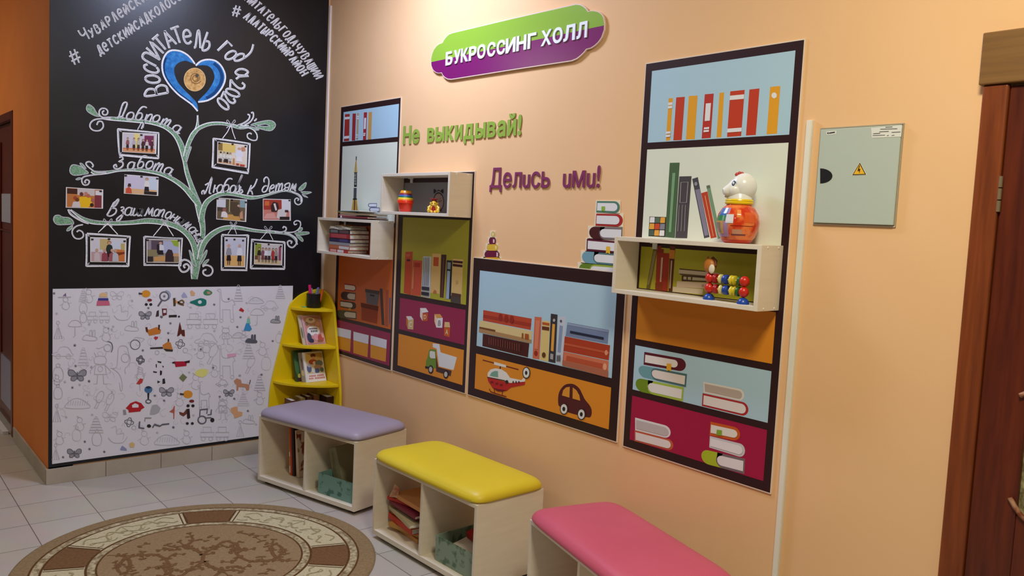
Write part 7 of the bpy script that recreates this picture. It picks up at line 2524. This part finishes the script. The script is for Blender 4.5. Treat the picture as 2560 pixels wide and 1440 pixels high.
def rbuild(mbs, name):
    mb_ = MB()
    for x_ in mbs:
        for m in x_.mats:
            mb_.mi(m)
        n0 = len(mb_.v)
        mb_.v += x_.v
        for f, k in zip(x_.f, x_.m):
            mb_.f.append([n0 + i for i in f])
            mb_.m.append(mb_.mats.index(x_.mats[k]))
    return mb_.build(name, rg_, recalc=False)


rbuild([ring('', .905, .895, R_DRK, 0), ring('', .892, .852, R_ROPE, 0), ring('', .850, .838, R_DRK, 0)], 'rope_border')
rbuild([ring('', .838, .625, R_CRM, 0)], 'cream_band')
rbuild([ring('', .625, .612, R_DRK, 0), ring('', .610, .572, R_ROPE, 0), ring('', .570, .560, R_DRK, 0)], 'rope_border')
rbuild([ring('', .560, .02, R_FLD, 0)], 'centre_field')


RT = [0]


def rline(pts, wd, m, lay, taper=None):
    """pts in rug units (-1..1)"""
    RT[0] += 1
    lay = lay + (RT[0] % 12) * .08
    P2 = smooth_pts(pts, 5)
    vs, fs = [], []
    N_ = len(P2)
    for i in range(N_):
        a_, b_ = P2[max(i - 1, 0)], P2[min(i + 1, N_ - 1)]
        dx, dy = b_[0] - a_[0], b_[1] - a_[1]
        l = math.hypot(dx, dy) or 1
        wv = wd / 2 * (taper(i / (N_ - 1)) if taper else 1)
        for s_ in (-1, 1):
            vs.append(((P2[i][0] - s_ * dy / l * wv) * RA, (P2[i][1] + s_ * dx / l * wv) * RB, .0098 + lay * .0004))
    fs = [(2 * i, 2 * i + 1, 2 * i + 3, 2 * i + 2) for i in range(N_ - 1)]
    return MB().add(vs, fs, m)


pol = lambda r_, a_: (r_ * math.cos(math.radians(a_)), r_ * math.sin(math.radians(a_)))
for c0 in (3, 100, 180, 273):
    sg_ = [ring('', .838, .625, R_SEG, 1, c0 - 11, c0 + 11)]
    for e in (-11.6, 11.6):
        sg_.append(rline([pol(.628, c0 + e), pol(.73, c0 + e), pol(.835, c0 + e)], .014, R_DRK, 2))
        sg_.append(rline([pol(.628, c0 + e * 1.2), pol(.73, c0 + e * 1.18), pol(.835, c0 + e * 1.16)], .008, R_DRK, 2))
    rbuild(sg_, 'brown_segment')
R_SCR = pile_m('rug_grey_scroll', (150, 138, 98), (164, 150, 110))
sc = []
for c0 in (3, 100, 180, 273):
    span = {3: 97, 100: 80, 180: 93, 273: 90}[c0]
    for k in range(5):
        a_ = c0 + 16 + (span - 32) * (k + .5) / 5
        d_ = 1 if k % 2 else -1
        sc.append(rline([pol(.70, a_ - 5), pol(.73 + .05 * d_, a_ - 2), pol(.735, a_ + 3), pol(.70 - .02 * d_, a_ + 4.5), pol(.715, a_ + 1.5)], .012, R_SCR, 2, lambda t_: 1.3 - t_))
        sc.append(rline([pol(.76, a_ - 4), pol(.775 - .03 * d_, a_), pol(.77, a_ + 5)], .010, R_SCR, 2))
        sc.append(rline([pol(.67, a_ + 1), pol(.655, a_ + 4), pol(.67, a_ + 7)], .010, R_SCR, 2))
    sc.append(rline([pol(.64, c0 + span / 2), pol(.73, c0 + span / 2 + 1), pol(.82, c0 + span / 2)], .006, R_SCR, 2))
    rbuild(sc, 'cream_band_scrolls')
    sc = []
fl = []
tp = lambda t_: 0.55 + 0.9 * math.sin(math.pi * min(t_ * 1.1, 1)) * (1 - 0.5 * t_)
vines = [[(-0.266, 0.212), (-0.214, 0.176), (-0.151, 0.2), (-0.126, 0.273), (-0.149, 0.348), (-0.174, 0.399)],
         [(-0.47, 0.05), (-0.416, 0.034), (-0.361, 0.042), (-0.29, 0.056), (-0.215, -0.008), (-0.155, -0.117), (-0.133, -0.221), (-0.163, -0.257)],
         [(-0.365, 0.056), (-0.428, -0.006), (-0.439, -0.124), (-0.389, -0.218), (-0.329, -0.223)],
         [(-0.197, -0.012), (-0.182, 0.055), (-0.129, 0.059)],
         [(-0.227, -0.141), (-0.193, -0.116), (-0.153, -0.148), (-0.121, -0.176)],
         [(-0.037, 0.152), (0.027, 0.175), (0.068, 0.268), (0.138, 0.223), (0.2, 0.127), (0.259, 0.146)],
         [(0.016, -0.058), (-0.007, 0.059), (0.019, 0.133), (0.076, 0.187)],
         [(-0.049, -0.079), (0.012, -0.058), (0.067, -0.123), (0.135, -0.172), (0.197, -0.256)],
         [(-0.028, -0.164), (-0.007, -0.118), (0.038, -0.101)],
         [(0.357, 0.303), (0.372, 0.127), (0.418, 0.01), (0.484, -0.04), (0.552, -0.04)],
         [(0.372, 0.138), (0.338, 0.179)],
         [(0.424, 0.084), (0.442, 0.107), (0.47, 0.065)],
         [(0.116, 0.431), (0.197, 0.384), (0.297, 0.359)],
         [(0.161, -0.141), (0.207, -0.124), (0.245, -0.15), (0.28, -0.121)],
         [(0.307, -0.038), (0.363, -0.047)],
         [(-0.416, 0.172), (-0.389, 0.224)],
         [(-0.097, 0.297), (-0.048, 0.278)],
         [(-0.047, 0.348), (0.003, 0.323)],
         [(0.231, 0.348), (0.289, 0.273)],
         [(-0.144, 0.152), (-0.109, 0.166)],
         [(0.13, 0.092), (0.181, 0.092)],
         [(0.33, 0.022), (0.366, -0.089)],]
for half in (1, -1):
    for vi, vine in enumerate(vines):
        pts = [(half * u, half * v) for u, v in vine]
        if max(math.hypot(*p) for p in pts) > .56:
            pts = [(u * .55 / max(math.hypot(u, v), .55), v * .55 / max(math.hypot(u, v), .55)) for u, v in pts]
        fl.append(rline(pts, .019 if len(pts) > 3 else .015, R_SEG, 1, tp))
        for q in range(len(pts) * 2):
            i = q // 2
            x_, y_ = pts[i]
            j = min(i + 1, len(pts) - 1)
            b_ = math.degrees(math.atan2(pts[j][1] - pts[j - 1][1], pts[j][0] - pts[j - 1][0])) + (55 if q % 2 else -55) + rnd.uniform(-25, 25)
            ln = rnd.uniform(.018, .038)
            c_, s_ = math.cos(math.radians(b_)), math.sin(math.radians(b_))
            if math.hypot(x_ + ln * c_, y_ + ln * s_) < .55:
                fl.append(rline([(x_, y_), (x_ + ln * .5 * c_, y_ + ln * .5 * s_), (x_ + ln * c_, y_ + ln * s_)], .017, R_SEG, 2, lambda t_: .5 + math.sin(math.pi * t_) * .7))
rbuild(fl, 'field_scrolls')
bpy.context.view_layer.update()
